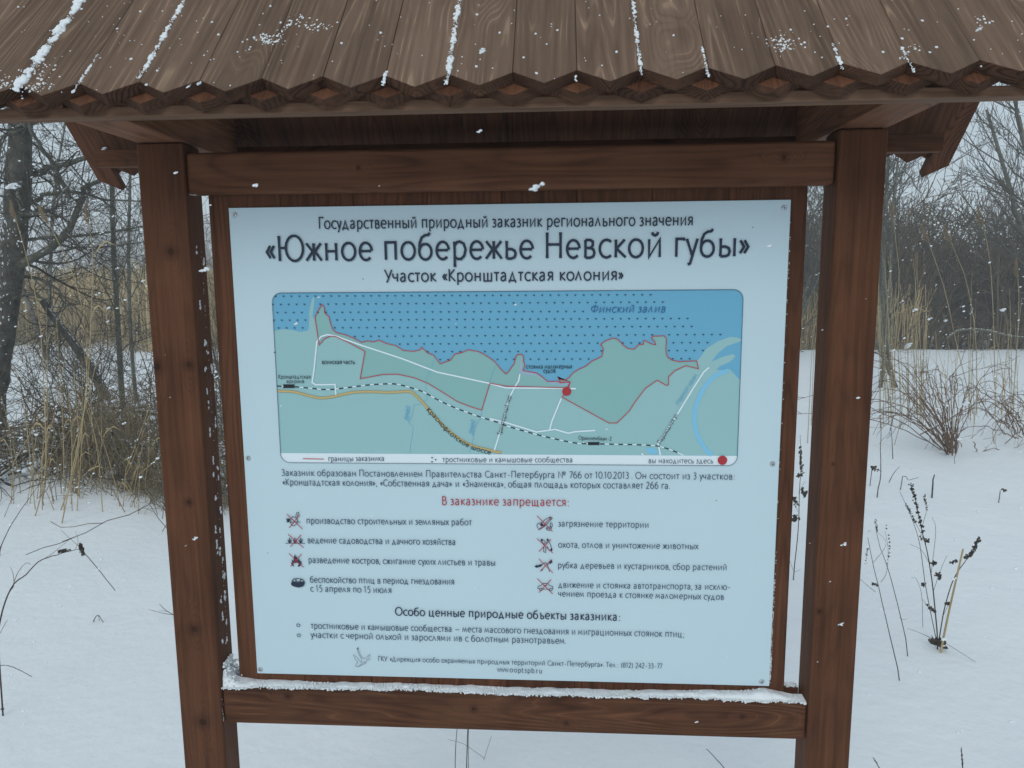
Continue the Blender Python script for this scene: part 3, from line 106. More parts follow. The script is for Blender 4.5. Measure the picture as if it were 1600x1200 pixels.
WEEDS=[('dried mugwort with dark seed heads and a straw stalk, right of the right post','dried weed',[([(1.76,1.77,0.007),(1.729,1.77,0.207),(1.696,1.77,0.38),(1.66,1.77,0.509),(1.625,1.77,0.636),(1.598,1.77,0.726)],0.003,0.0012),([(1.761,1.77,0.025),(1.774,1.77,0.178),(1.802,1.77,0.31),(1.839,1.77,0.383),(1.872,1.77,0.435),(1.891,1.77,0.492)],0.0025,0.0012),([(1.773,1.82,0.02),(1.716,1.82,0.243),(1.675,1.82,0.447),(1.632,1.82,0.568),(1.576,1.82,0.683)],0.0018,0.0008),([(1.731,1.77,0.036),(1.686,1.77,0.059),(1.625,1.77,0.081)],0.0015,0.0006),([(1.689,1.77,0.088),(1.674,1.77,0.235),(1.647,1.77,0.307),(1.625,1.77,0.313)],0.001,0.0006),([(1.728,1.67,0.073),(1.824,1.67,0.012),(1.934,1.67,-0.06)],0.001,0.0005),([(1.696,1.77,0.38),(1.66,1.77,0.437),(1.61,1.77,0.465)],0.001,0.0006),([(1.721,1.77,0.25),(1.745,1.77,0.352),(1.767,1.77,0.416)],0.001,0.0006),([(1.707,1.77,0.337),(1.712,1.77,0.524),(1.694,1.77,0.586)],0.001,0.0006),([(1.676,1.77,0.466),(1.624,1.77,0.565),(1.588,1.77,0.636)],0.001,0.0006),([(1.653,1.77,0.537),(1.668,1.77,0.622),(1.654,1.77,0.678)],0.001,0.0006),([(1.741,1.77,0.148),(1.698,1.77,0.192),(1.675,1.77,0.22)],0.001,0.0006),([(1.767,1.77,0.134),(1.789,1.77,0.193),(1.799,1.77,0.208)],0.001,0.0006)],[([(1.598,1.77,0.726),(1.625,1.77,0.636),(1.659,1.77,0.523)],0.0065,40),([(1.582,1.77,0.641),(1.624,1.77,0.565)],0.005,16),([(1.654,1.77,0.678),(1.668,1.77,0.622)],0.005,12),([(1.891,1.77,0.492),(1.872,1.77,0.435),(1.842,1.77,0.406)],0.0075,30),([(1.711,1.77,0.386),(1.723,1.77,0.375)],0.009,9),([(1.731,1.77,0.329),(1.743,1.77,0.312)],0.009,9),([(1.65,1.77,0.494),(1.678,1.77,0.481)],0.008,9),([(1.786,1.77,0.382),(1.809,1.77,0.394)],0.007,9),([(1.778,1.77,0.202),(1.8,1.77,0.194)],0.008,8),([(1.698,1.77,0.192),(1.738,1.77,0.163)],0.008,10),([(1.731,1.77,0.03),(1.781,1.77,0.013)],0.014,18),([(1.675,1.77,0.287),(1.681,1.77,0.282)],0.007,5)],[([(1.756,1.74,-0.004),(1.779,1.74,0.193),(1.814,1.74,0.457)],0.0045,0.0035)]),('pair of thin bare leaning weed stems beside the right post','dried weed',[([(1.478,1.5,-0.005),(1.43,1.5,0.164),(1.385,1.5,0.325),(1.341,1.5,0.484),(1.315,1.5,0.588)],0.0022,0.0009),([(1.602,1.7,0.011),(1.547,1.7,0.207),(1.494,1.7,0.377),(1.45,1.7,0.489),(1.423,1.7,0.595)],0.002,0.0008),([(1.358,1.5,0.364),(1.311,1.5,0.403),(1.285,1.5,0.43)],0.0009,0.0005),([(1.421,1.6,0.362),(1.441,1.6,0.404),(1.442,1.6,0.499),(1.425,1.6,0.58)],0.0009,0.0005),([(1.385,1.6,0.444),(1.433,1.6,0.526),(1.392,1.6,0.58)],0.0008,0.0004),([(1.552,1.7,0.164),(1.571,1.7,0.155),(1.587,1.7,0.162)],0.0008,0.0004)],[([(1.428,1.6,0.607),(1.446,1.6,0.527),(1.441,1.6,0.445)],0.004,16),([(1.384,1.6,0.628),(1.392,1.6,0.58)],0.004,8),([(1.346,1.5,0.399),(1.361,1.5,0.396)],0.006,5),([(1.318,1.5,0.541),(1.311,1.5,0.483)],0.004,6)],[]),('tall dried weed with dark leaves seen in the gap beside the right post','dried weed',[([(1.371,2.5,0.027),(1.384,2.5,0.26),(1.381,2.5,0.472),(1.382,2.5,0.646),(1.369,2.5,0.783)],0.0028,0.001),([(1.371,2.5,0.034),(1.34,2.5,0.116),(1.325,2.5,0.152)],0.001,0.0006),([(1.379,2.5,0.366),(1.346,2.5,0.436)],0.001,0.0006),([(1.377,2.5,0.472),(1.407,2.5,0.535)],0.001,0.0006),([(1.371,2.5,0.027),(1.41,2.5,0.049)],0.001,0.0005)],[([(1.373,2.5,0.715),(1.385,2.5,0.594)],0.007,26),([(1.352,2.5,0.454),(1.377,2.5,0.402)],0.011,10),([(1.36,2.5,0.338),(1.367,2.5,0.324)],0.013,9),([(1.39,2.5,0.489),(1.411,2.5,0.455)],0.011,10),([(1.36,2.5,0.559),(1.392,2.5,0.577)],0.01,9)],[]),('arching brown weed stem with withered umbel heads at the left edge','dried weed',[([(-1.99,1.1,0.268),(-1.94,1.1,0.42),(-1.894,1.1,0.507),(-1.84,1.1,0.55),(-1.786,1.1,0.6),(-1.723,1.1,0.625),(-1.673,1.1,0.64),(-1.617,1.1,0.651)],0.003,0.001),([(-1.894,1.1,0.507),(-1.869,1.1,0.557),(-1.835,1.1,0.594),(-1.816,1.1,0.59)],0.0012,0.0006),([(-1.888,1.1,0.515),(-1.888,1.1,0.557),(-1.896,1.1,0.579)],0.001,0.0005),([(-1.94,1.1,0.42),(-1.917,1.1,0.47),(-1.889,1.1,0.507)],0.002,0.0012),([(-1.786,1.1,0.6),(-1.734,1.1,0.63),(-1.661,1.1,0.686)],0.001,0.0005),([(-1.652,1.15,0.626),(-1.604,1.15,0.565),(-1.539,1.15,0.472)],0.0014,0.0012),([(-1.617,1.1,0.651),(-1.656,1.1,0.689),(-1.689,1.1,0.722)],0.0008,0.0004),([(-1.641,1.1,0.651),(-1.628,1.1,0.682),(-1.634,1.1,0.718)],0.0007,0.0004),([(-1.982,1.1,0.293),(-1.94,1.1,0.357),(-1.928,1.1,0.375)],0.001,0.0006)],[([(-1.7,1.1,0.64),(-1.675,1.1,0.645)],0.006,18),([(-1.62,1.1,0.665),(-1.614,1.1,0.632)],0.0065,20)],[]),('dark forked bare twig rising from the snow at the far left','dried weed',[([(-3.19,2.6,-0.032),(-3.166,2.6,0.039),(-3.089,2.6,0.166),(-2.998,2.6,0.284),(-2.9,2.6,0.401),(-2.789,2.6,0.509)],0.003,0.001),([(-3.177,2.6,0.016),(-3.193,2.6,0.086),(-3.21,2.6,0.145)],0.002,0.001),([(-3.132,2.6,0.205),(-3.072,2.6,0.322),(-3.032,2.6,0.399)],0.0015,0.0008),([(-2.998,2.6,0.284),(-2.968,2.6,0.277)],0.001,0.0005)],[],[]),('short bent twig poking out of the smooth snow left of the left post','twig',[([(-2.127,1.85,-0.038),(-2.108,1.85,-0.009),(-2.095,1.85,-0.005),(-2.081,1.85,-0.028),(-2.059,1.85,-0.056)],0.0022,0.0012),([(-2.096,1.85,-0.008),(-2.095,1.85,-0.034)],0.0012,0.0008)],[],[]),('curved bare twig bending down into the snow at the left edge','twig',[([(-2.073,1.15,-0.023),(-2.042,1.15,0.11),(-2.018,1.15,0.15),(-1.977,1.15,0.148),(-1.938,1.15,0.131),(-1.9,1.15,0.108)],0.0016,0.0011)],[([(-1.908,1,0.071),(-1.899,1,0.069)],0.003,5)],[]),('pale twigs reaching out from behind the left post low above the snow','twig',[([(-1.712,1.9,-0.035),(-1.783,1.9,0.003),(-1.818,1.9,0.039)],0.002,0.001),([(-1.727,1.9,-0.018),(-1.806,1.9,-0.007),(-1.875,1.9,0.011)],0.0015,0.0008),([(-1.783,1.9,0.003),(-1.827,1.9,0.006)],0.001,0.0006),([(-1.592,1.7,-0.026),(-1.647,1.7,-0.042),(-1.677,1.7,-0.037)],0.003,0.0018),([(-1.624,1.7,-0.048),(-1.681,1.7,-0.09)],0.0012,0.0006)],[],[]),('thin forked stems standing below the bottom beam of the board','dried weed',[([(-0.224,0.75,-0.021),(-0.219,0.75,0.133),(-0.208,0.75,0.263)],0.0014,0.001),([(-0.19,0.75,-0.042),(-0.183,0.75,0.135),(-0.177,0.75,0.264)],0.0018,0.0014),([(-0.179,0.75,0.003),(-0.179,0.75,0.135),(-0.175,0.75,0.264)],0.001,0.0008),([(-0.131,0.75,0.104),(-0.118,0.75,0.148),(-0.106,0.75,0.185)],0.0007,0.0005),([(-0.129,0.75,0.11),(-0.192,0.75,0.156),(-0.242,0.75,0.17)],0.0006,0.0004)],[],[]),('brown grass blade tip bending at the bottom edge below the board','grass blade',[([(0.605,0.6,0.158),(0.576,0.6,0.217),(0.545,0.6,0.255),(0.519,0.6,0.282)],0.0016,0.0009)],[],[]),('brown upright grass seed tip at the bottom edge beside the right post','grass blade',[([(1.348,0.8,0.023),(1.338,0.8,0.108),(1.329,0.8,0.176)],0.0022,0.0012)],[([(1.337,0.8,0.119),(1.329,0.8,0.168)],0.0026,10)],[]),('brown slanting grass tip at the bottom edge left of the upright one','grass blade',[([(1.068,0.7,0.089),(1.047,0.7,0.16),(1.023,0.7,0.205)],0.0016,0.0009)],[([(1.045,0.7,0.166),(1.027,0.7,0.199)],0.0022,8)],[]),('short upright straw stub standing in the open snow','straw stub',[([(2.835,4,0.057),(2.835,4,0.124),(2.84,4,0.177)],0.006,0.004)],[],[]),('thin leaning stalk in the snow below the brambles by the right post','dried weed',[([(2.445,4,0.049),(2.461,4,0.155),(2.448,4,0.37),(2.441,4,0.56)],0.004,0.002),([(2.907,4.8,0.093),(2.892,4.8,0.24),(2.871,4.8,0.403)],0.0035,0.002)],[],[]),('faint low twigs lying on the snow behind the mugwort','twig',[([(2.701,4.2,0.107),(2.739,4.2,0.102),(2.759,4.2,0.077),(2.828,4.2,0.098)],0.003,0.0015),([(2.614,4.2,0.056),(2.643,4.2,0.126),(2.686,4.2,0.181)],0.003,0.0015)],[],[]),('small dark dead leaf tuft on the snow beside the right post','dead leaf',[([(2.518,4.3,0.144),(2.553,4.3,0.134),(2.602,4.3,0.114)],0.003,0.0015)],[([(2.528,4.3,0.139),(2.567,4.3,0.139)],0.014,8)],[]),('small dark dead leaf lying alone in the open snow at right','dead leaf',[([(3.246,3.9,0.091),(3.272,3.9,0.095)],0.003,0.002)],[([(3.255,3.9,0.091),(3.29,3.9,0.091)],0.012,7)],[])]
BRAMBLE=[[(3.941,5.899,-0.14),(3.875,5.899,0.028),(3.796,5.899,0.178),(3.727,5.899,0.196),(3.66,5.899,0.027)],[(3.723,5.496,-0.027),(3.655,5.496,0.233),(3.575,5.496,0.463),(3.507,5.496,0.537),(3.439,5.496,0.491)],[(3.685,5.426,-0.02),(3.595,5.426,0.12),(3.484,5.426,0.244),(3.381,5.426,0.259),(3.274,5.426,0.118)],[(4.009,5.893,-0.108),(3.896,5.893,0.068),(3.757,5.893,0.224),(3.627,5.893,0.243),(3.492,5.893,0.066)],[(3.709,5.498,-0.027),(3.507,5.498,0.2),(3.256,5.498,0.401),(3.014,5.498,0.466),(2.744,5.498,0.425)],[(3.584,5.151,0.043),(3.511,5.151,0.322),(3.427,5.151,0.567),(3.359,5.151,0.598),(3.302,5.151,0.321)],[(3.967,5.805,-0.093),(3.874,5.805,0.213),(3.765,5.805,0.482),(3.671,5.805,0.569),(3.573,5.805,0.516)],[(3.845,5.711,-0.065),(3.84,5.711,0.321),(3.845,5.711,0.659),(3.872,5.711,0.7),(3.935,5.711,0.321)],[(3.586,5.258,0.027),(3.401,5.258,0.378),(3.177,5.258,0.687),(2.969,5.258,0.787),(2.741,5.258,0.726)],[(3.89,5.823,-0.1),(3.59,5.823,0.187),(3.217,5.823,0.44),(2.857,5.823,0.471),(2.459,5.823,0.183)],[(3.656,5.313,0.013),(3.538,5.313,0.149),(3.393,5.313,0.268),(3.254,5.313,0.283),(3.105,5.313,0.147)],[(3.607,5.24,0.046),(3.511,5.24,0.394),(3.4,5.24,0.7),(3.304,5.24,0.798),(3.206,5.24,0.738)],[(3.657,5.34,0.032),(3.44,5.34,0.218),(3.17,5.34,0.382),(2.906,5.34,0.435),(2.609,5.34,0.401)],[(3.678,5.448,-0.022),(3.398,5.448,0.204),(3.048,5.448,0.404),(2.708,5.448,0.429),(2.329,5.448,0.2)],[(3.554,5.176,0.06),(3.361,5.176,0.341),(3.125,5.176,0.589),(2.903,5.176,0.619),(2.666,5.176,0.338)],[(3.841,5.746,-0.06),(3.719,5.746,0.227),(3.573,5.746,0.48),(3.442,5.746,0.511),(3.313,5.746,0.225)],[(3.707,5.409,-0.01),(3.601,5.409,0.129),(3.47,5.409,0.252),(3.347,5.409,0.266),(3.216,5.409,0.127)],[(3.549,5.102,0.062),(3.418,5.102,0.28),(3.258,5.102,0.472),(3.107,5.102,0.534),(2.941,5.102,0.495)],[(4.001,5.892,-0.1),(3.856,5.892,0.32),(3.685,5.892,0.688),(3.533,5.892,0.807),(3.373,5.892,0.734)],[(3.583,5.167,0.073),(3.43,5.167,0.451),(3.249,5.167,0.784),(3.089,5.167,0.825),(2.931,5.167,0.45)],[(3.745,5.462,-0.012),(3.578,5.462,0.156),(3.371,5.462,0.304),(3.17,5.462,0.352),(2.945,5.462,0.321)],[(3.704,5.477,-0.013),(3.567,5.477,0.318),(3.403,5.477,0.61),(3.253,5.477,0.704),(3.093,5.477,0.646)],[(3.84,5.68,-0.057),(3.704,5.68,0.206),(3.54,5.68,0.439),(3.391,5.68,0.468),(3.238,5.68,0.205)],[(3.748,5.446,-0.014),(3.659,5.446,0.127),(3.551,5.446,0.252),(3.451,5.446,0.267),(3.348,5.446,0.126)],[(3.6,5.284,0.008),(3.463,5.284,0.325),(3.3,5.284,0.603),(3.154,5.284,0.638),(3.009,5.284,0.323)],[(3.807,5.591,-0.055),(3.588,5.591,0.26),(3.319,5.591,0.538),(3.066,5.591,0.573),(2.796,5.591,0.258)],[(3.819,5.538,-0.042),(3.844,5.538,0.156),(3.882,5.538,0.331),(3.932,5.538,0.353),(4.006,5.538,0.157)],[(3.811,5.513,-0.018),(3.584,5.513,0.373),(3.309,5.513,0.717),(3.051,5.513,0.828),(2.766,5.513,0.76)],[(3.713,5.396,-0.018),(3.58,5.396,0.341),(3.422,5.396,0.657),(3.284,5.396,0.696),(3.152,5.396,0.34)],[(3.853,5.59,-0.06),(3.663,5.59,0.164),(3.428,5.59,0.361),(3.205,5.59,0.385),(2.964,5.59,0.161)],[(3.731,5.39,-0.004),(3.679,5.39,0.349),(3.624,5.39,0.658),(3.584,5.39,0.758),(3.552,5.39,0.697)],[(3.648,5.315,0.023),(3.473,5.315,0.295),(3.26,5.315,0.534),(3.058,5.315,0.611),(2.834,5.315,0.563)],[(3.615,5.319,0.01),(3.478,5.319,0.174),(3.309,5.319,0.318),(3.147,5.319,0.364),(2.966,5.319,0.335)],[(3.9,5.811,-0.111),(3.822,5.811,0.175),(3.732,5.811,0.426),(3.658,5.811,0.457),(3.595,5.811,0.174)],[(3.88,5.751,-0.074),(3.842,5.751,0.277),(3.805,5.751,0.585),(3.788,5.751,0.623),(3.797,5.751,0.277)],[(3.893,5.735,-0.094),(3.726,5.735,0.15),(3.522,5.735,0.365),(3.328,5.735,0.435),(3.114,5.735,0.391)],[(3.588,5.209,0.04),(3.483,5.209,0.409),(3.36,5.209,0.733),(3.254,5.209,0.837),(3.145,5.209,0.773)],[(3.926,5.795,-0.101),(3.585,5.795,0.065),(3.155,5.795,0.211),(2.729,5.795,0.258),(2.244,5.795,0.226)],[(3.72,5.356,-0.007),(3.646,5.356,0.355),(3.564,5.356,0.673),(3.497,5.356,0.776),(3.435,5.356,0.713)],[(3.652,5.393,-0.016),(3.554,5.393,0.347),(3.442,5.393,0.666),(3.345,5.393,0.769),(3.246,5.393,0.705)],[(3.702,5.337,0.003),(3.784,5.337,0.295),(3.896,5.337,0.551),(4.024,5.337,0.583),(4.199,5.337,0.296)],[(3.675,5.378,0.016),(3.745,5.378,0.18),(3.838,5.378,0.326),(3.939,5.378,0.373),(4.06,5.378,0.344)],[(3.549,5.18,0.066),(3.597,5.18,0.308),(3.664,5.18,0.52),(3.742,5.18,0.589),(3.84,5.18,0.547)],[(3.534,5.141,0.073),(3.553,5.141,0.395),(3.586,5.141,0.677),(3.637,5.141,0.712),(3.723,5.141,0.395)],[(3.926,5.806,-0.106),(4.027,5.806,0.195),(4.162,5.806,0.46),(4.315,5.806,0.493),(4.518,5.806,0.197)],[(3.966,5.845,-0.102),(4.028,5.845,0.307),(4.117,5.845,0.665),(4.225,5.845,0.78),(4.364,5.845,0.709)]]
BRAMBLE2=[[(4.593,6.062,0.12),(4.533,6.062,0.203),(4.477,6.062,0.239),(4.416,6.062,0.127)],[(4.356,5.715,0.015),(4.338,5.715,0.192),(4.328,5.715,0.267),(4.337,5.715,0.092)],[(5.019,5.992,0.055),(5.075,5.992,0.306),(5.145,5.992,0.413),(5.274,5.992,0.184)],[(4.932,5.828,0.118),(4.849,5.828,0.345),(4.778,5.828,0.442),(4.716,5.828,0.23)],[(4.753,6.138,-0.011),(4.712,6.138,0.064),(4.674,6.138,0.096),(4.637,6.138,-0.01)],[(4.522,5.589,0.019),(4.483,5.589,0.261),(4.457,5.589,0.364),(4.454,5.589,0.143)],[(4.577,5.947,0.079),(4.603,5.947,0.308),(4.639,5.947,0.405),(4.718,5.947,0.192)],[(4.701,6.245,0.061),(4.531,6.245,0.193),(4.367,6.245,0.249),(4.164,6.245,0.1)],[(4.682,5.988,0.015),(4.681,5.988,0.093),(4.684,5.988,0.126),(4.701,5.988,0.019)],[(4.681,6.264,0.126),(4.669,6.264,0.202),(4.66,6.264,0.235),(4.662,6.264,0.127)],[(4.922,6.299,-0.029),(5.019,6.299,0.044),(5.119,6.299,0.075),(5.267,6.299,-0.029)],[(4.303,5.658,0.116),(4.296,5.658,0.37),(4.302,5.658,0.478),(4.34,5.658,0.249)],[(4.719,5.536,0.13),(4.681,5.536,0.207),(4.646,5.536,0.241),(4.614,5.536,0.137)],[(4.486,5.675,0.192),(4.408,5.675,0.407),(4.341,5.675,0.499),(4.278,5.675,0.297)],[(4.956,6.191,0.19),(4.809,6.191,0.397),(4.674,6.191,0.486),(4.52,6.191,0.285)],[(4.443,5.666,0.289),(4.338,5.666,0.409),(4.238,5.666,0.46),(4.122,5.666,0.325)],[(4.855,6.083,0.125),(4.848,6.083,0.347),(4.852,6.083,0.442),(4.888,6.083,0.232)],[(4.642,5.59,0.138),(4.536,5.59,0.358),(4.441,5.59,0.451),(4.342,5.59,0.246)],[(4.946,5.954,0.105),(4.939,5.954,0.26),(4.941,5.954,0.327),(4.966,5.954,0.165)],[(4.62,5.9,0.073),(4.646,5.9,0.197),(4.678,5.9,0.251),(4.739,5.9,0.112)],[(4.752,6.009,0.085),(4.678,6.009,0.252),(4.613,6.009,0.324),(4.549,6.009,0.153)],[(4.631,6.093,0.172),(4.687,6.093,0.238),(4.746,6.093,0.266),(4.837,6.093,0.168)],[(5.032,6.182,0.133),(5.032,6.182,0.237),(5.038,6.182,0.281),(5.063,6.182,0.155)],[(4.287,5.512,0.293),(4.128,5.512,0.485),(3.978,5.512,0.566),(3.801,5.512,0.381)],[(4.6,5.876,-0.048),(4.619,5.876,0.16),(4.647,5.876,0.248),(4.714,5.876,0.05)],[(4.938,6.155,0.205),(4.986,6.155,0.326),(5.04,6.155,0.377),(5.131,6.155,0.24)],[(4.351,5.396,0.081),(4.18,5.396,0.324),(4.021,5.396,0.428),(3.838,5.396,0.206)],[(4.958,6.282,0.025),(5.047,6.282,0.238),(5.148,6.282,0.329),(5.311,6.282,0.126)],[(5.008,6.009,0.1),(4.879,6.009,0.178),(4.753,6.009,0.21),(4.598,6.009,0.103)],[(5.006,5.957,0.035),(4.921,5.957,0.212),(4.846,5.957,0.288),(4.771,5.957,0.11)],[(4.24,5.364,0.152),(4.136,5.364,0.198),(4.035,5.364,0.218),(3.907,5.364,0.137)],[(4.766,5.993,0.016),(4.652,5.993,0.15),(4.545,5.993,0.206),(4.421,5.993,0.059)],[(4.331,5.508,0.172),(4.321,5.508,0.299),(4.317,5.508,0.354),(4.33,5.508,0.215)],[(4.859,5.955,0.023),(4.728,5.955,0.247),(4.608,5.955,0.343),(4.478,5.955,0.131)],[(4.732,5.614,0.073),(4.687,5.614,0.268),(4.652,5.614,0.351),(4.633,5.614,0.163)],[(4.968,6.186,0.176),(4.883,6.186,0.338),(4.806,6.186,0.406),(4.727,6.186,0.239)],[(4.835,5.918,-0.035),(4.884,5.918,0.225),(4.945,5.918,0.336),(5.063,5.918,0.101)],[(4.78,5.91,0.106),(4.658,5.91,0.326),(4.549,5.91,0.42),(4.431,5.91,0.212)],[(4.507,5.897,0.18),(4.388,5.897,0.384),(4.279,5.897,0.47),(4.159,5.897,0.274)],[(4.447,5.745,0.071),(4.429,5.745,0.173),(4.416,5.745,0.216),(4.413,5.745,0.094)],[(3.732,5.3,-0.133),(3.891,5.3,-0.031),(4.052,5.3,0.029),(4.275,5.3,0.007),(4.543,5.3,0.078)],[(3.823,5.3,0.133),(3.945,5.3,-0.013),(4.012,5.3,-0.16),(4.073,5.3,-0.225)],[(3.988,5.3,0.005),(4.041,5.3,-0.101),(4.07,5.3,-0.19)],[(3.654,5.3,0.162),(3.827,5.3,0.074),(3.98,5.3,-0.102),(4.062,5.3,-0.219)],[(3.374,5.3,0.19),(3.69,5.3,0.424),(3.848,5.3,0.511),(4.019,5.3,0.425),(4.253,5.3,0.252)]]
BENTBOUGH=[(5.714,9.5,0.725),(5.883,9.5,0.835),(6.238,9.5,0.834),(6.598,9.5,0.75),(7.129,9.5,0.702)]

# ================================================================ materials
def nodes(name):
    m = bpy.data.materials.new(name)
    m.use_nodes = True
    nt = m.node_tree
    return m, nt.nodes, nt.links, nt.nodes['Principled BSDF']

def mapped(n, l, scale, offset_random=True):
    tc = n.new('ShaderNodeTexCoord')
    mp = n.new('ShaderNodeMapping')
    mp.inputs['Scale'].default_value = scale
    src = tc.outputs['Object']
    if offset_random:
        oi = n.new('ShaderNodeObjectInfo')
        mul = n.new('ShaderNodeVectorMath'); mul.operation = 'SCALE'
        mul.inputs[0].default_value = (37.0, 53.0, 71.0)
        l.new(oi.outputs['Random'], mul.inputs['Scale'])
        add = n.new('ShaderNodeVectorMath'); add.operation = 'ADD'
        l.new(src, add.inputs[0]); l.new(mul.outputs[0], add.inputs[1])
        src = add.outputs[0]
    l.new(src, mp.inputs['Vector'])
    return mp.outputs['Vector'], src

def math_(n, l, op, a, b=None, c=None):
    x = n.new('ShaderNodeMath'); x.operation = op
    for i, v in enumerate((a, b, c)):
        if v is None: continue
        if isinstance(v, (int, float)): x.inputs[i].default_value = v
        else: l.new(v, x.inputs[i])
    return x.outputs[0]

def wood(name, axis, dark, mid, light, rough=0.62, ring=34.0, knots=True, ringamt=0.5, bump=0.35, light_lines=0.0, var=0.35, stretch=0.9, knots_at=()):
    """stained softwood: cathedral grain from a stretched noise field that bends round knots"""
    m, n, l, p = nodes(name)
    s = [9.0, 9.0, 9.0]; s['XYZ'.index(axis)] = stretch
    v, src = mapped(n, l, tuple(s))
    base = n.new('ShaderNodeTexNoise'); base.inputs['Scale'].default_value = 1.1
    base.inputs['Detail'].default_value = 2.0; base.inputs['Roughness'].default_value = 0.4
    l.new(v, base.inputs['Vector'])
    field = base.outputs['Fac']
    ks = [6.0, 6.0, 6.0]; ks['XYZ'.index(axis)] = 2.4
    kmap = n.new('ShaderNodeMapping'); kmap.inputs['Scale'].default_value = tuple(ks)
    l.new(src, kmap.inputs['Vector'])
    vor = n.new('ShaderNodeTexVoronoi'); vor.inputs['Scale'].default_value = 1.0
    l.new(kmap.outputs[0], vor.inputs['Vector'])
    kd = vor.outputs['Distance']
    kn = n.new('ShaderNodeMapRange'); kn.interpolation_type = 'SMOOTHERSTEP'
    kn.inputs['From Min'].default_value = 0.34; kn.inputs['From Max'].default_value = 0.02
    l.new(kd, kn.inputs['Value'])
    if knots:
        field = math_(n, l, 'MULTIPLY_ADD', kn.outputs[0], 0.22, field)
    kmask = None
    if knots_at:
        tco = n.new('ShaderNodeTexCoord'); sx_ = n.new('ShaderNodeSeparateXYZ'); l.new(tco.outputs['Object'], sx_.inputs[0])
        wob = n.new('ShaderNodeTexNoise'); wob.inputs['Scale'].default_value = 60.0; l.new(tco.outputs['Object'], wob.inputs['Vector'])
        for kx, kz, kr in knots_at:
            dx_ = math_(n, l, 'SUBTRACT', sx_.outputs[0], kx); dz_ = math_(n, l, 'SUBTRACT', sx_.outputs[2], kz)
            if axis == 'Z': far_ = (1.0, 0.30)
            else: far_ = (0.30, 1.0)
            dd = math_(n, l, 'SQRT', math_(n, l, 'ADD', math_(n, l, 'MULTIPLY', dx_, dx_), math_(n, l, 'MULTIPLY', dz_, dz_)))
            de = math_(n, l, 'SQRT', math_(n, l, 'ADD', math_(n, l, 'POWER', math_(n, l, 'ABSOLUTE', math_(n, l, 'MULTIPLY', dx_, far_[0])), 2.0), math_(n, l, 'POWER', math_(n, l, 'ABSOLUTE', math_(n, l, 'MULTIPLY', dz_, far_[1])), 2.0)))
            sw_ = n.new('ShaderNodeMapRange'); sw_.interpolation_type = 'SMOOTHERSTEP'
            sw_.inputs['From Min'].default_value = kr * 3.2; sw_.inputs['From Max'].default_value = kr * .3
            l.new(de, sw_.inputs['Value'])
            field = math_(n, l, 'MULTIPLY_ADD', sw_.outputs[0], 0.16, field)
            core = n.new('ShaderNodeMapRange'); core.interpolation_type = 'SMOOTHSTEP'
            core.inputs['From Min'].default_value = kr * 1.3; core.inputs['From Max'].default_value = kr * .55
            l.new(math_(n, l, 'MULTIPLY_ADD', wob.outputs['Fac'], kr * .5, math_(n, l, 'SUBTRACT', dd, kr * .25)), core.inputs['Value'])
            halo = n.new('ShaderNodeMapRange'); halo.interpolation_type = 'SMOOTHSTEP'
            halo.inputs['From Min'].default_value = kr * 3.0; halo.inputs['From Max'].default_value = kr * .8; halo.inputs['To Max'].default_value = .5
            l.new(dd, halo.inputs['Value'])
            mk = math_(n, l, 'MAXIMUM', core.outputs[0], halo.outputs[0])
            kmask = mk if kmask is None else math_(n, l, 'MAXIMUM', kmask, mk)
    rings = math_(n, l, 'SINE', math_(n, l, 'MULTIPLY', field, ring * 6.0))
    rings = math_(n, l, 'MULTIPLY_ADD', rings, 0.5, 0.5)
    sharp = math_(n, l, 'POWER', rings, 3.0)
    # fine fibres
    fs = [190.0, 190.0, 190.0]; fs['XYZ'.index(axis)] = 5.0
    fm = n.new('ShaderNodeMapping'); fm.inputs['Scale'].default_value = tuple(fs)
    l.new(src, fm.inputs['Vector'])
    fib = n.new('ShaderNodeTexNoise'); fib.inputs['Scale'].default_value = 1.0; fib.inputs['Detail'].default_value = 3
    l.new(fm.outputs[0], fib.inputs['Vector'])
    big = n.new('ShaderNodeTexNoise'); big.inputs['Scale'].default_value = 7.0; big.inputs['Detail'].default_value = 3
    l.new(src, big.inputs['Vector'])
    # colour
    c1 = n.new('ShaderNodeMixRGB'); c1.inputs['Color1'].default_value = (*mid, 1); c1.inputs['Color2'].default_value = (*dark, 1)
    l.new(math_(n, l, 'MULTIPLY', sharp, ringamt), c1.inputs['Fac'])
    c2 = n.new('ShaderNodeMixRGB'); c2.inputs['Color2'].default_value = (*light, 1)
    f2 = n.new('ShaderNodeMapRange'); f2.inputs['From Min'].default_value = 0.35; f2.inputs['From Max'].default_value = 0.75
    l.new(big.outputs['Fac'], f2.inputs['Value'])
    l.new(math_(n, l, 'MULTIPLY', f2.outputs[0], 0.6), c2.inputs['Fac'])
    l.new(c1.outputs[0], c2.inputs['Color1'])
    col = c2.outputs[0]
    if light_lines > 0:
        c4 = n.new('ShaderNodeMixRGB'); c4.inputs['Color2'].default_value = (light[0] * 1.7, light[1] * 1.75, light[2] * 1.7, 1)
        ll = math_(n, l, 'POWER', math_(n, l, 'SUBTRACT', 1.0, rings), 24.0)
        brk = n.new('ShaderNodeMapRange'); brk.inputs['From Min'].default_value = 0.42; brk.inputs['From Max'].default_value = 0.6
        b2 = n.new('ShaderNodeTexNoise'); b2.inputs['Scale'].default_value = 13.0; l.new(src, b2.inputs['Vector'])
        l.new(b2.outputs['Fac'], brk.inputs['Value'])
        l.new(math_(n, l, 'MULTIPLY', math_(n, l, 'MULTIPLY', ll, brk.outputs[0]), light_lines), c4.inputs['Fac'])
        l.new(col, c4.inputs['Color1']); col = c4.outputs[0]
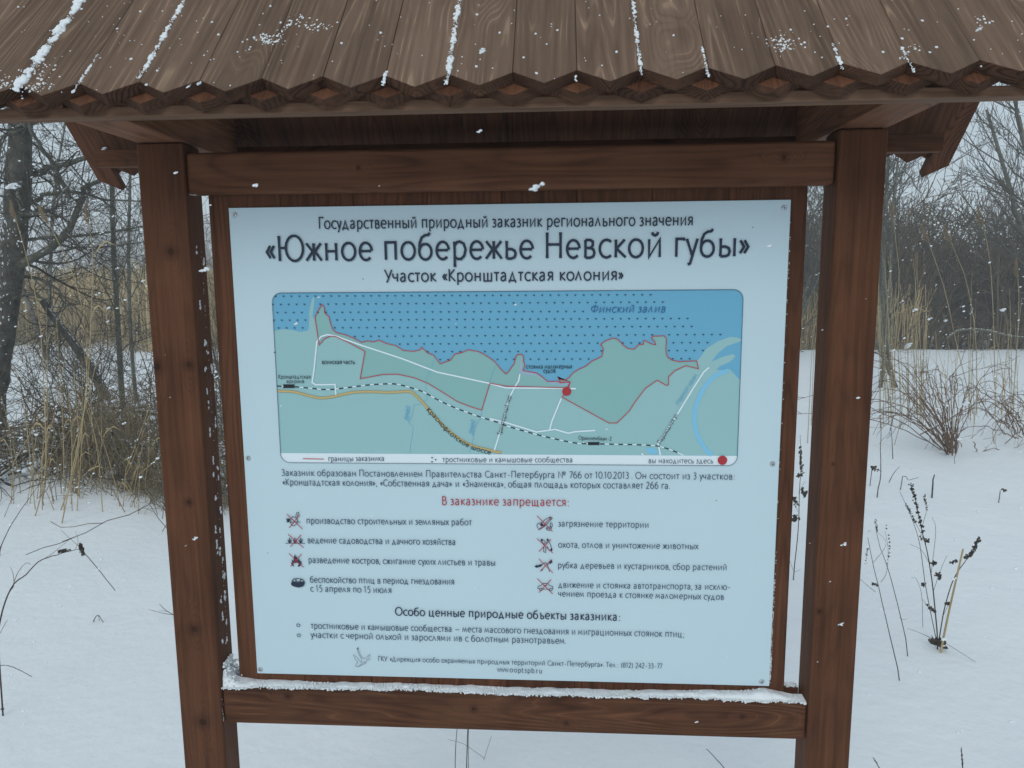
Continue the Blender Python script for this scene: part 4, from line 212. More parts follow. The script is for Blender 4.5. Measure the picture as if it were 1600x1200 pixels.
    if knots:
        kk = n.new('ShaderNodeMapRange'); kk.interpolation_type = 'SMOOTHSTEP'
        kk.inputs['From Min'].default_value = 0.085; kk.inputs['From Max'].default_value = 0.05
        l.new(kd, kk.inputs['Value'])
        # only some of the cells carry a knot
        sel = n.new('ShaderNodeSeparateColor'); l.new(vor.outputs['Color'], sel.inputs[0])
        on = math_(n, l, 'GREATER_THAN', sel.outputs[0], 0.45)
        c3 = n.new('ShaderNodeMixRGB'); c3.inputs['Color2'].default_value = (dark[0] * .45, dark[1] * .45, dark[2] * .5, 1)
        l.new(math_(n, l, 'MULTIPLY', math_(n, l, 'MULTIPLY', kk.outputs[0], on), 0.85), c3.inputs['Fac'])
        l.new(col, c3.inputs['Color1']); col = c3.outputs[0]
    if kmask is not None:
        c5 = n.new('ShaderNodeMixRGB'); c5.inputs['Color2'].default_value = (dark[0] * .7, dark[1] * .65, dark[2] * .7, 1)
        l.new(math_(n, l, 'MULTIPLY', kmask, 0.82), c5.inputs['Fac']); l.new(col, c5.inputs['Color1']); col = c5.outputs[0]
    hs = n.new('ShaderNodeHueSaturation')
    oi = n.new('ShaderNodeObjectInfo')
    vv = math_(n, l, 'MULTIPLY_ADD', oi.outputs['Random'], var, 1.0 - var / 2)
    ss = [55.0, 55.0, 55.0]; ss['XYZ'.index(axis)] = 2.2
    sm = n.new('ShaderNodeMapping'); sm.inputs['Scale'].default_value = tuple(ss)
    l.new(src, sm.inputs['Vector'])
    stn = n.new('ShaderNodeTexNoise'); stn.inputs['Scale'].default_value = 1.0; stn.inputs['Detail'].default_value = 4
    l.new(sm.outputs[0], stn.inputs['Vector'])
    fv = math_(n, l, 'MULTIPLY', math_(n, l, 'MULTIPLY_ADD', fib.outputs['Fac'], 0.8, 0.6), math_(n, l, 'MULTIPLY_ADD', stn.outputs['Fac'], 0.9, 0.55))
    l.new(math_(n, l, 'MULTIPLY', vv, fv), hs.inputs['Value'])
    l.new(col, hs.inputs['Color'])
    l.new(hs.outputs[0], p.inputs['Base Color'])
    p.inputs['Roughness'].default_value = rough
    p.inputs['Specular IOR Level'].default_value = 0.12
    b = n.new('ShaderNodeBump'); b.inputs['Strength'].default_value = bump; b.inputs['Distance'].default_value = 0.0012
    hgt = math_(n, l, 'ADD', math_(n, l, 'MULTIPLY', rings, -0.5), fib.outputs['Fac'])
    l.new(hgt, b.inputs['Height']); l.new(b.outputs[0], p.inputs['Normal'])
    return m

KL = [(.0077, .9088, .0075), (-.0350, .7007, .0085), (.0260, .7041, .0065), (.0067, .4430, .0050), (-.0017, .1892, .0075), (.0025, -.0051, .0085)]
KR = [(-.030, .2497, .0035), (-.020, .5257, .0022)]
KB = [(-.4301, .0252, .0045), (-.0657, .0090, .0045), (.1127, -.0148, .0035), (.4436, .0085, .0030)]
KT = [(.4760, .0091, .0045), (-.2518, .0049, .0030)]
DK = (0.031, 0.0125, 0.007)
MD = (0.094, 0.036, 0.0175)
LT = (0.138, 0.056, 0.027)
W_POST_L = wood('stained_left_post_wood', 'Z', DK, MD, LT, ring=22.0, ringamt=0.30, knots=False, knots_at=KL)
W_POST_R = wood('stained_right_post_wood', 'Z', DK, MD, LT, ring=22.0, ringamt=0.30, knots=False, knots_at=KR)
W_BEAM_LOW = wood('stained_bottom_beam_wood', 'X', DK, MD, (0.155, 0.070, 0.036), ring=30.0, ringamt=0.55, knots=False, knots_at=KB, light_lines=.35)
W_BEAM_TOP = wood('stained_top_beam_wood', 'X', (0.045, 0.018, 0.010), (0.125, 0.050, 0.025), (0.175, 0.076, 0.038), ring=26.0, ringamt=0.45, knots=False, knots_at=KT)
W_BATTEN = wood('lighter_batten_wood', 'X', (0.07, 0.034, 0.02), (0.18, 0.10, 0.062), (0.22, 0.125, 0.08), ring=22.0, ringamt=0.4)
W_BEAM = wood('stained_beam_wood', 'X', DK, MD, (0.155, 0.070, 0.036), ring=34.0, ringamt=0.55)
W_PLANK = wood('stained_plank_wood', 'Z', DK, (0.095, 0.037, 0.019), (0.125, 0.052, 0.027), ring=26.0, ringamt=0.5)
W_ROOF = wood('weathered_roof_wood', 'Y', (0.088, 0.053, 0.036), (0.150, 0.095, 0.066), (0.180, 0.118, 0.083), rough=0.8, ring=30.0, ringamt=0.42, bump=0.5, light_lines=0.75, stretch=0.42, var=0.3)
W_ROOF_LOW = wood('stained_lower_roof_wood', 'Y', DK, (0.110, 0.045, 0.024), (0.14, 0.060, 0.033), ring=28.0, ringamt=0.55, bump=0.5)
W_END = wood('stained_sawn_end_wood', 'X', (0.018, 0.009, 0.006), (0.072, 0.034, 0.020), (0.10, 0.05, 0.031), ring=60.0, ringamt=0.9, knots=False, bump=0.6, rough=0.8)
W_TIE = wood('stained_tie_wood', 'Y', DK, (0.17, 0.075, 0.040), (0.23, 0.105, 0.06), ring=30.0, ringamt=0.5)

def simple(name, col, rough=0.8, col2=None, scale=8.0, bump=0.0, spec=0.3, detail=4):
    m, n, l, p = nodes(name)
    p.inputs['Roughness'].default_value = rough
    p.inputs['Specular IOR Level'].default_value = spec
    if col2 is None:
        p.inputs['Base Color'].default_value = (*col, 1)
    tc = n.new('ShaderNodeTexCoord')
    no = n.new('ShaderNodeTexNoise'); no.inputs['Scale'].default_value = scale; no.inputs['Detail'].default_value = detail
    l.new(tc.outputs['Object'], no.inputs['Vector'])
    if col2 is not None:
        mx = n.new('ShaderNodeMixRGB'); mx.inputs['Color1'].default_value = (*col, 1); mx.inputs['Color2'].default_value = (*col2, 1)
        mr = n.new('ShaderNodeMapRange'); mr.inputs['From Min'].default_value = 0.35; mr.inputs['From Max'].default_value = 0.65
        l.new(no.outputs['Fac'], mr.inputs['Value']); l.new(mr.outputs[0], mx.inputs['Fac'])
        l.new(mx.outputs[0], p.inputs['Base Color'])
    if bump:
        b = n.new('ShaderNodeBump'); b.inputs['Strength'].default_value = bump; b.inputs['Distance'].default_value = 0.01
        l.new(no.outputs['Fac'], b.inputs['Height']); l.new(b.outputs[0], p.inputs['Normal'])
    return m

def snow_mat(name, scale, bump, dist):
    m, n, l, p = nodes(name)
    p.inputs['Base Color'].default_value = (0.83, 0.86, 0.88, 1)
    p.inputs['Roughness'].default_value = 0.75
    p.inputs['Specular IOR Level'].default_value = 0.2
    tc = n.new('ShaderNodeTexCoord')
    a = n.new('ShaderNodeTexNoise'); a.inputs['Scale'].default_value = scale; a.inputs['Detail'].default_value = 6; a.inputs['Roughness'].default_value = 0.6
    l.new(tc.outputs['Object'], a.inputs['Vector'])
    b = n.new('ShaderNodeBump'); b.inputs['Strength'].default_value = bump; b.inputs['Distance'].default_value = dist
    a2 = n.new('ShaderNodeTexNoise'); a2.inputs['Scale'].default_value = scale * 14; a2.inputs['Detail'].default_value = 5
    l.new(tc.outputs['Object'], a2.inputs['Vector'])
    l.new(math_(n, l, 'MULTIPLY_ADD', a2.outputs['Fac'], 0.16, a.outputs['Fac']), b.inputs['Height']); l.new(b.outputs[0], p.inputs['Normal'])
    mx = n.new('ShaderNodeMixRGB'); mx.inputs['Color1'].default_value = (0.77, 0.80, 0.83, 1); mx.inputs['Color2'].default_value = (0.86, 0.88, 0.89, 1)
    l.new(a.outputs['Fac'], mx.inputs['Fac']); l.new(mx.outputs[0], p.inputs['Base Color'])
    return m
SNOW = snow_mat('fresh_snow', 1.6, 0.55, 0.05)
SNOWF = snow_mat('fluffy_snow', 260.0, 0.3, 0.0015)
FLAKE = simple('snowflake_ice', (0.86, 0.89, 0.92), 0.5)

def panel_mat():
    m, n, l, p = nodes('pale_blue_printed_panel')
    tc = n.new('ShaderNodeTexCoord')
    a = n.new('ShaderNodeTexNoise'); a.inputs['Scale'].default_value = 3.0; a.inputs['Detail'].default_value = 5
    l.new(tc.outputs['Object'], a.inputs['Vector'])
    mx = n.new('ShaderNodeMixRGB'); mx.inputs['Color1'].default_value = (0.515, 0.655, 0.72, 1); mx.inputs['Color2'].default_value = (0.56, 0.695, 0.755, 1)
    l.new(a.outputs['Fac'], mx.inputs['Fac'])
    # tiny specks of dirt
    v = n.new('ShaderNodeTexVoronoi'); v.inputs['Scale'].default_value = 16.0
    l.new(tc.outputs['Object'], v.inputs['Vector'])
    sp = n.new('ShaderNodeMapRange'); sp.inputs['From Min'].default_value = 0.028; sp.inputs['From Max'].default_value = 0.016
    l.new(v.outputs['Distance'], sp.inputs['Value'])
    m2 = n.new('ShaderNodeMixRGB'); m2.inputs['Color2'].default_value = (0.16, 0.18, 0.19, 1)
    sc = n.new('ShaderNodeSeparateColor'); l.new(v.outputs['Color'], sc.inputs[0])
    on = math_(n, l, 'GREATER_THAN', sc.outputs[1], 0.8)
    l.new(math_(n, l, 'MULTIPLY', math_(n, l, 'MULTIPLY', sp.outputs[0], on), 0.8), m2.inputs['Fac'])
    l.new(mx.outputs[0], m2.inputs['Color1']); l.new(m2.outputs[0], p.inputs['Base Color'])
    r = n.new('ShaderNodeMapRange'); r.inputs['To Min'].default_value = 0.28; r.inputs['To Max'].default_value = 0.5
    b2 = n.new('ShaderNodeTexNoise'); b2.inputs['Scale'].default_value = 9.0; b2.inputs['Detail'].default_value = 6
    l.new(tc.outputs['Object'], b2.inputs['Vector']); l.new(b2.outputs['Fac'], r.inputs['Value']); l.new(r.outputs[0], p.inputs['Roughness'])
    return m
PANEL = panel_mat()
def ink(name, c): return simple(name, c, 0.5, spec=0.3)
INKS = dict(navy=ink('navy_ink', (0.016, 0.028, 0.055)), slate=ink('slate_ink', (0.030, 0.060, 0.110)), red=ink('red_ink', (0.42, 0.035, 0.045)),
            black=ink('black_ink', (0.012, 0.018, 0.025)), mapblue=ink('map_blue_ink', (0.02, 0.13, 0.30)), streamblue=ink('stream_blue_ink', (0.12, 0.42, 0.66)),
            sea=ink('sea_print', (0.148, 0.415, 0.60)), land=ink('land_print', (0.31, 0.525, 0.535)), reserve=ink('reserve_print', (0.25, 0.47, 0.46)),
            marina=ink('marina_print', (0.32, 0.45, 0.56)), white=ink('road_print', (0.74, 0.86, 0.92)), canal=ink('canal_print', (0.22, 0.54, 0.76)), yellow=ink('highway_print', (0.56, 0.43, 0.19)), yedge=ink('highway_edge_print', (0.34, 0.27, 0.13)),
            legend=ink('legend_print', (0.74, 0.83, 0.87)), bred=ink('border_red_print', (0.50, 0.06, 0.07)))
METAL = simple('zinc_screw', (0.55, 0.58, 0.6), 0.35); METAL.node_tree.nodes['Principled BSDF'].inputs['Metallic'].default_value = 0.8
METALD = simple('dark_screw_recess', (0.05, 0.05, 0.055), 0.6)
BARK = simple('dark_bark', (0.055, 0.050, 0.042), 0.9, (0.13, 0.12, 0.10), 14, 0.8)
BARK2 = simple('grey_green_bark', (0.085, 0.085, 0.066), 0.9, (0.16, 0.158, 0.125), 20, 0.5)
TWIG = simple('dark_twig', (0.062, 0.054, 0.044), 0.9, (0.11, 0.097, 0.078), 3)
TWIGB = simple('brown_twig', (0.095, 0.070, 0.046), 0.9, (0.18, 0.138, 0.09), 3)
TWIGR = simple('reddish_twig', (0.105, 0.056, 0.034), 0.85, (0.165, 0.10, 0.062), 5)
TWIGF = simple('far_twig', (0.105, 0.076, 0.050), 0.9, (0.175, 0.125, 0.080), .4)
STRAW = simple('dry_reed_straw', (0.33, 0.24, 0.12), 0.8, (0.46, 0.36, 0.20), 6)
STRAWD = simple('dull_reed_straw', (0.27, 0.215, 0.125), 0.85, (0.40, 0.33, 0.20), 2)
STRAWF = simple('pale_reed_bed_straw', (0.38, 0.285, 0.155), 0.9, (0.54, 0.42, 0.24), .6)
PLUME = simple('reed_plume', (0.20, 0.145, 0.085), 0.9, (0.30, 0.22, 0.14), 60)
WEED = simple('dead_weed', (0.042, 0.036, 0.032), 0.9, (0.085, 0.068, 0.052), 40)
GRASS = simple('dead_grass', (0.17, 0.13, 0.08), 0.9, (0.28, 0.22, 0.13), 8)

# ================================================================ object helpers
def props(o, label=None, cat=None, group=None, kind=None):
    if label: o['label'] = label
    if cat: o['category'] = cat
    if group: o['group'] = group
    if kind: o['kind'] = kind
    return o

def link(name, me, parent=None, loc=(0, 0, 0), rot=(0, 0, 0)):
    o = bpy.data.objects.new(name, me); COL.objects.link(o)
    o.location = loc; o.rotation_euler = rot
    if parent is not None: o.parent = parent
    return o

def empty(name, loc, label, cat, group=None):
    o = link(name, None, None, loc)
    o.empty_display_size = 0.1
    return props(o, label, cat, group)

def from_bm(name, bm, mat, parent=None, loc=(0, 0, 0), rot=(0, 0, 0), smooth=False):
    me = bpy.data.meshes.new(name)
    bm.normal_update(); bm.to_mesh(me); bm.free()
    for m in (mat if isinstance(mat, (list, tuple)) else [mat]): me.materials.append(m)
    if smooth: me.shade_smooth()
    return link(name, me, parent, loc, rot)

def box_bm(x0, x1, y0, y1, z0, z1, bev=0.003, seg=2):
    bm = bmesh.new()
    bmesh.ops.create_cube(bm, size=1.0)
    for v in bm.verts:
        v.co = Vector((x0 + (v.co.x + .5) * (x1 - x0), y0 + (v.co.y + .5) * (y1 - y0), z0 + (v.co.z + .5) * (z1 - z0)))
    if bev: bmesh.ops.bevel(bm, geom=list(bm.edges), offset=bev, segments=seg, profile=0.5, affect='EDGES')
    return bm

def part_box(name, parent, mat, x0, x1, y0, y1, z0, z1, bev=0.003, seg=2):
    """a box part with its own origin at its centre"""
    c = Vector(((x0 + x1) / 2, (y0 + y1) / 2, (z0 + z1) / 2))
    bm = box_bm(x0 - c.x, x1 - c.x, y0 - c.y, y1 - c.y, z0 - c.z, z1 - c.z, bev, seg)
    pl = parent.location if parent else Vector((0, 0, 0))
    return from_bm(name, bm, mat, parent, c - Vector(pl))

def mesh_np(name, V, F, mat, smooth=False):
    """V (n,3), F (m,k) arrays -> mesh"""
    V = np.asarray(V, np.float32); F = np.asarray(F, np.int32)
    me = bpy.data.meshes.new(name)
    me.vertices.add(len(V)); me.vertices.foreach_set('co', V.ravel())
    k = F.shape[1]
    me.loops.add(F.size); me.loops.foreach_set('vertex_index', F.ravel())
    me.polygons.add(len(F)); me.polygons.foreach_set('loop_start', np.arange(0, F.size, k, dtype=np.int32))
    me.update(calc_edges=True)
    if mat: me.materials.append(mat)
    if smooth: me.shade_smooth()
    return me

class Tubes:
    """collects polylines with radii; builds k-sided tapered tubes as one mesh"""
    def __init__(s): s.V = []; s.F = []; s.n = 0
    def add(s, pts, radii, k=4):
        P = np.asarray(pts, float); R = np.asarray(radii, float)
        if len(P) < 2: return
        T = np.gradient(P, axis=0)
        T /= np.linalg.norm(T, axis=1)[:, None] + 1e-12
        ref = np.array([0, 0, 1.0]) if abs(T[0][2]) < 0.9 else np.array([1.0, 0, 0])
        A = np.cross(T, ref); A /= np.linalg.norm(A, axis=1)[:, None] + 1e-12
        B = np.cross(T, A)
        ang = np.arange(k) * 2 * np.pi / k
        ring = P[:, None, :] + R[:, None, None] * (np.cos(ang)[None, :, None] * A[:, None, :] + np.sin(ang)[None, :, None] * B[:, None, :])
        s.V.append(ring.reshape(-1, 3))
        i = np.arange(len(P) - 1)[:, None] * k; j = np.arange(k)[None, :]
        a = i + j; b = i + (j + 1) % k
        F = np.stack([a, b, b + k, a + k], -1).reshape(-1, 4) + s.n
        s.F.append(F); s.n += len(P) * k
    def mesh(s, name, mat, smooth=True, off=(0, 0, 0)):
        return mesh_np(name, np.concatenate(s.V) - np.asarray(off), np.concatenate(s.F), mat, smooth)
    def arrays(s): return np.concatenate(s.V), np.concatenate(s.F)

def smooth_line(pts, n):
    """Catmull-Rom through pts"""
    P = np.asarray(pts, float)
    if len(P) < 3:
        t = np.linspace(0, 1, n)[:, None]; return P[0] * (1 - t) + P[-1] * t
    Q = np.vstack([2 * P[0] - P[1], P, 2 * P[-1] - P[-2]])
    out = []
    for u in np.linspace(0, len(P) - 1 - 1e-6, n):
        i = int(u); t = u - i
        a, b, c, d = Q[i], Q[i + 1], Q[i + 2], Q[i + 3]
        out.append(.5 * ((2 * b) + (-a + c) * t + (2 * a - 5 * b + 4 * c - d) * t * t + (-a + 3 * b - 3 * c + d) * t ** 3))
    return np.array(out)

_bm = bmesh.new(); bmesh.ops.create_icosphere(_bm, subdivisions=1, radius=1.0)
ICO_V = np.array([v.co[:] for v in _bm.verts]); ICO_F = np.array([[v.index for v in f.verts] for f in _bm.faces]); _bm.free()
def blobs(name, C, R, mat, squash=None, jitter=0.25, axes=None):
    C = np.asarray(C, float); R = np.asarray(R, float)
    n = len(C)
    V = ICO_V[None] * (1 + rng.normal(0, jitter, (n, len(ICO_V), 1)))
    S = np.ones((n, 3)) if squash is None else np.asarray(squash, float)
    if S.ndim == 1: S = np.tile(S, (n, 1))
    V = V * S[:, None, :] * R[:, None, None]
    if axes is not None:   # axes (3,3) rows: local x,y,z in world
        V = V @ np.asarray(axes)
    V = V + C[:, None, :]
    F = ICO_F[None] + (np.arange(n) * len(ICO_V))[:, None, None]
    return mesh_np(name, V.reshape(-1, 3), F.reshape(-1, 3), mat, True)

# ================================================================ ground
def noise2(x, y, seed=0):
    s = 0
    r = np.random.default_rng(100 + seed)
    for k in range(9):
        f = 0.25 * 1.6 ** k; a = r.uniform(0, 2 * np.pi); ph = r.uniform(0, 6.28); 
        s = s + np.sin((np.cos(a) * x + np.sin(a) * y) * f + ph + 1.3 * np.sin(.6 * f * (x * np.sin(a) - y * np.cos(a)) + ph * 2)) * (0.55 ** k)
    return s
def ground_h(x, y):
    x = np.asarray(x, float); y = np.asarray(y, float)
    d = np.hypot(x, y)
    h = 0.016 * noise2(x, y) * np.clip(d / 3, .3, 1)
    h = h + 0.045 * noise2(x * .35 + 7, y * .35, 3) * np.clip((d - 2.5) / 6, 0, 1)
    h = h + .0022 * noise2(x * 9, y * 9, 12) * np.exp(-(d / 7) ** 2)
    # drift crest across the far side of the clearing, a hollow beyond it
    h = h + 0.10 * np.exp(-((y - 12.3 - .12 * x) / 1.6) ** 2) * np.clip((x - 2) / 3, 0, 1)
    h = h - 0.22 * np.clip((y - 13.2 - .12 * x) / 2.0, 0, 1) * np.clip((x - 2) / 3, 0, 1)
    h = h + 0.12 * np.exp(-((x + 3.4) / 1.1) ** 2 - ((y - 4.2) / 1.0) ** 2)
    return h
def axis(lo, hi, fine_lo, fine_hi, step, grow=1.16):
    a = list(np.arange(fine_lo, fine_hi, step))
    s = step; v = a[-1]
    while v < hi: s *= grow; v += s; a.append(v)
    s = step; v = a[0]
    while v > lo: s *= grow; v -= s; a.insert(0, v)
    return np.array(a)
gx = axis(-300, 300, -4.0, 4.5, .05); gy = axis(-40, 500, -1.5, 7, .05)
GX, GY = np.meshgrid(gx, gy)
GZ = ground_h(GX, GY)
nx, ny = len(gx), len(gy)
V = np.stack([GX, GY, GZ], -1).reshape(-1, 3)
i = np.arange(ny - 1)[:, None] * nx + np.arange(nx - 1)[None, :]
F = np.stack([i, i + 1, i + nx + 1, i + nx], -1).reshape(-1, 4)
g = link('snow_ground', mesh_np('snow_ground', V, F, SNOW, True)); g['kind'] = 'structure'

# ================================================================ the notice board
stand = empty('notice_board', (0, 0, 0), 'roofed brown wooden notice board carrying a pale blue map sign', 'notice board')

XL0, XL1, XR0, XR1 = -0.6465, -0.562, 0.5640, 0.644
PF, PB = -0.032, 0.031       # post front and back
for (a, b, wm_) in ((XL0, XL1, W_POST_L), (XR0, XR1, W_POST_R)):
    part_box('post', stand, wm_, a, b, PF, PB, -0.35, 1.8445, 0.004, 3)
part_box('top_beam', stand, W_BEAM_TOP, XL1 + .001, XR0 - .001, -0.027, 0.002, 1.7555, 1.8282, 0.007, 4)
part_box('bottom_beam', stand, W_BEAM_LOW, XL1 + .001, XR0 - .001, -0.027, 0.002, 0.7368, 0.8095, 0.006, 4)
part_box('rear_rail', stand, W_BEAM, XL1 + .001, XR0 - .001, 0.0225, 0.0400, 0.760, 0.8150, 0.003)
part_box('rear_rail', stand, W_BEAM, XL1 + .001, XR0 - .001, 0.0225, 0.0400, 1.7625, 1.822, 0.003)
seams = [-0.5385, -0.4050, -0.2703, -0.1367, -0.0024, 0.1302, 0.2625, 0.3950, 0.5290]
for k in range(8):
    g1 = 0.00015
    part_box('plank', stand, W_PLANK, seams[k] + (g1 if k else 0), seams[k + 1] - (g1 if k < 7 else 0), 0.0032 + 0.0006 * random.random(), 0.0215, 0.785 + .004 * random.random(), 1.815, 0.0016, 1)

# sign panel -----------------------------------------------------
SX0, SX1, SZ0, SZ1 = -0.5, 0.5, 0.8292, 1.7342
panel = part_box('sign_panel', stand, PANEL, SX0, SX1, -0.0002, 0.0028, SZ0, SZ1, 0.0006, 1)
panel['label'] = 'pale blue printed information panel with a nature reserve map and Russian text'
PO = Vector(panel.location)
def zface(z): return z

_layer = [0.0008]
def next_layer(d=0.00012):
    _layer[0] += d
    return _layer[0]
class Print:
    """flat print on the panel: sheets a fraction of a millimetre proud of it"""
    def __init__(s, base=None): s.V = []; s.F = []; s.base = base if base is not None else next_layer(); s.k = 0
    def y(s): return -s.base
    def strip(s, pts, w, closed=False, y=None):
        P = np.asarray(pts, float)
        if len(P) < 2: return
        W = np.full(len(P), w) if np.isscalar(w) else np.asarray(w, float)
        s.k = (s.k + 1) % 4
        yy = (s.y() if y is None else y) - 0.00001 * s.k
        if closed: Q = np.vstack([P[-1], P, P[0]])
        else: Q = np.vstack([2 * P[0] - P[1], P, 2 * P[-1] - P[-2]])
        d1 = P - Q[:-2]; d2 = Q[2:] - P
        d1 /= np.linalg.norm(d1, axis=1)[:, None] + 1e-9; d2 /= np.linalg.norm(d2, axis=1)[:, None] + 1e-9
        n1 = np.stack([-d1[:, 1], d1[:, 0]], 1); n2 = np.stack([-d2[:, 1], d2[:, 0]], 1)
        N = n1 + n2; L = np.linalg.norm(N, axis=1)[:, None]; N = N / (L + 1e-9)
        sc = 1 / np.clip((N * n1).sum(1), .45, 1)
        A = P + N * (W * sc / 2)[:, None]; B = P - N * (W * sc / 2)[:, None]
        b = sum(len(v) for v in s.V)
        n = len(P)
        s.V.append(np.stack([A[:, 0], np.full(n, yy), A[:, 1]], 1)); s.V.append(np.stack([B[:, 0], np.full(n, yy), B[:, 1]], 1))
        m = n if closed else n - 1
        for i in range(m):
            j = (i + 1) % n
            s.F.append((b + i, b + n + i, b + n + j, b + j))
    def poly(s, pts, y=None):
        b = sum(len(v) for v in s.V)
        yy = s.y() if y is None else y
        P = [(p[0], p[1]) for p in pts]
        A = sum(P[i][0] * P[(i + 1) % len(P)][1] - P[(i + 1) % len(P)][0] * P[i][1] for i in range(len(P)))
        if A < 0: P = P[::-1]
        s.V.append(np.array([(p[0], yy, p[1]) for p in P]))
        s.F.append(tuple(b + i for i in range(len(P))))
    def disc(s, c, r, n=28): s.poly([(c[0] + r * math.cos(2 * math.pi * i / n), c[1] + r * math.sin(2 * math.pi * i / n)) for i in range(n)])
    def build(s, name, mat, label=None):
        me = bpy.data.meshes.new(name)
        V = np.concatenate(s.V) - np.array(PO)
        me.from_pydata([tuple(v) for v in V], [], s.F)
        me.validate()
        bm = bmesh.new(); bm.from_mesh(me)
        big = [f for f in bm.faces if len(f.verts) > 4]
        if big: bmesh.ops.triangulate(bm, faces=big, ngon_method='EAR_CLIP')
        for f in bm.faces:
            f.normal_update()
            if f.normal.y > 0: f.normal_flip()
        bm.to_mesh(me); bm.free()
        me.materials.append(mat)
        o = link(name, me, panel)
        if label: o['label'] = label
        return o

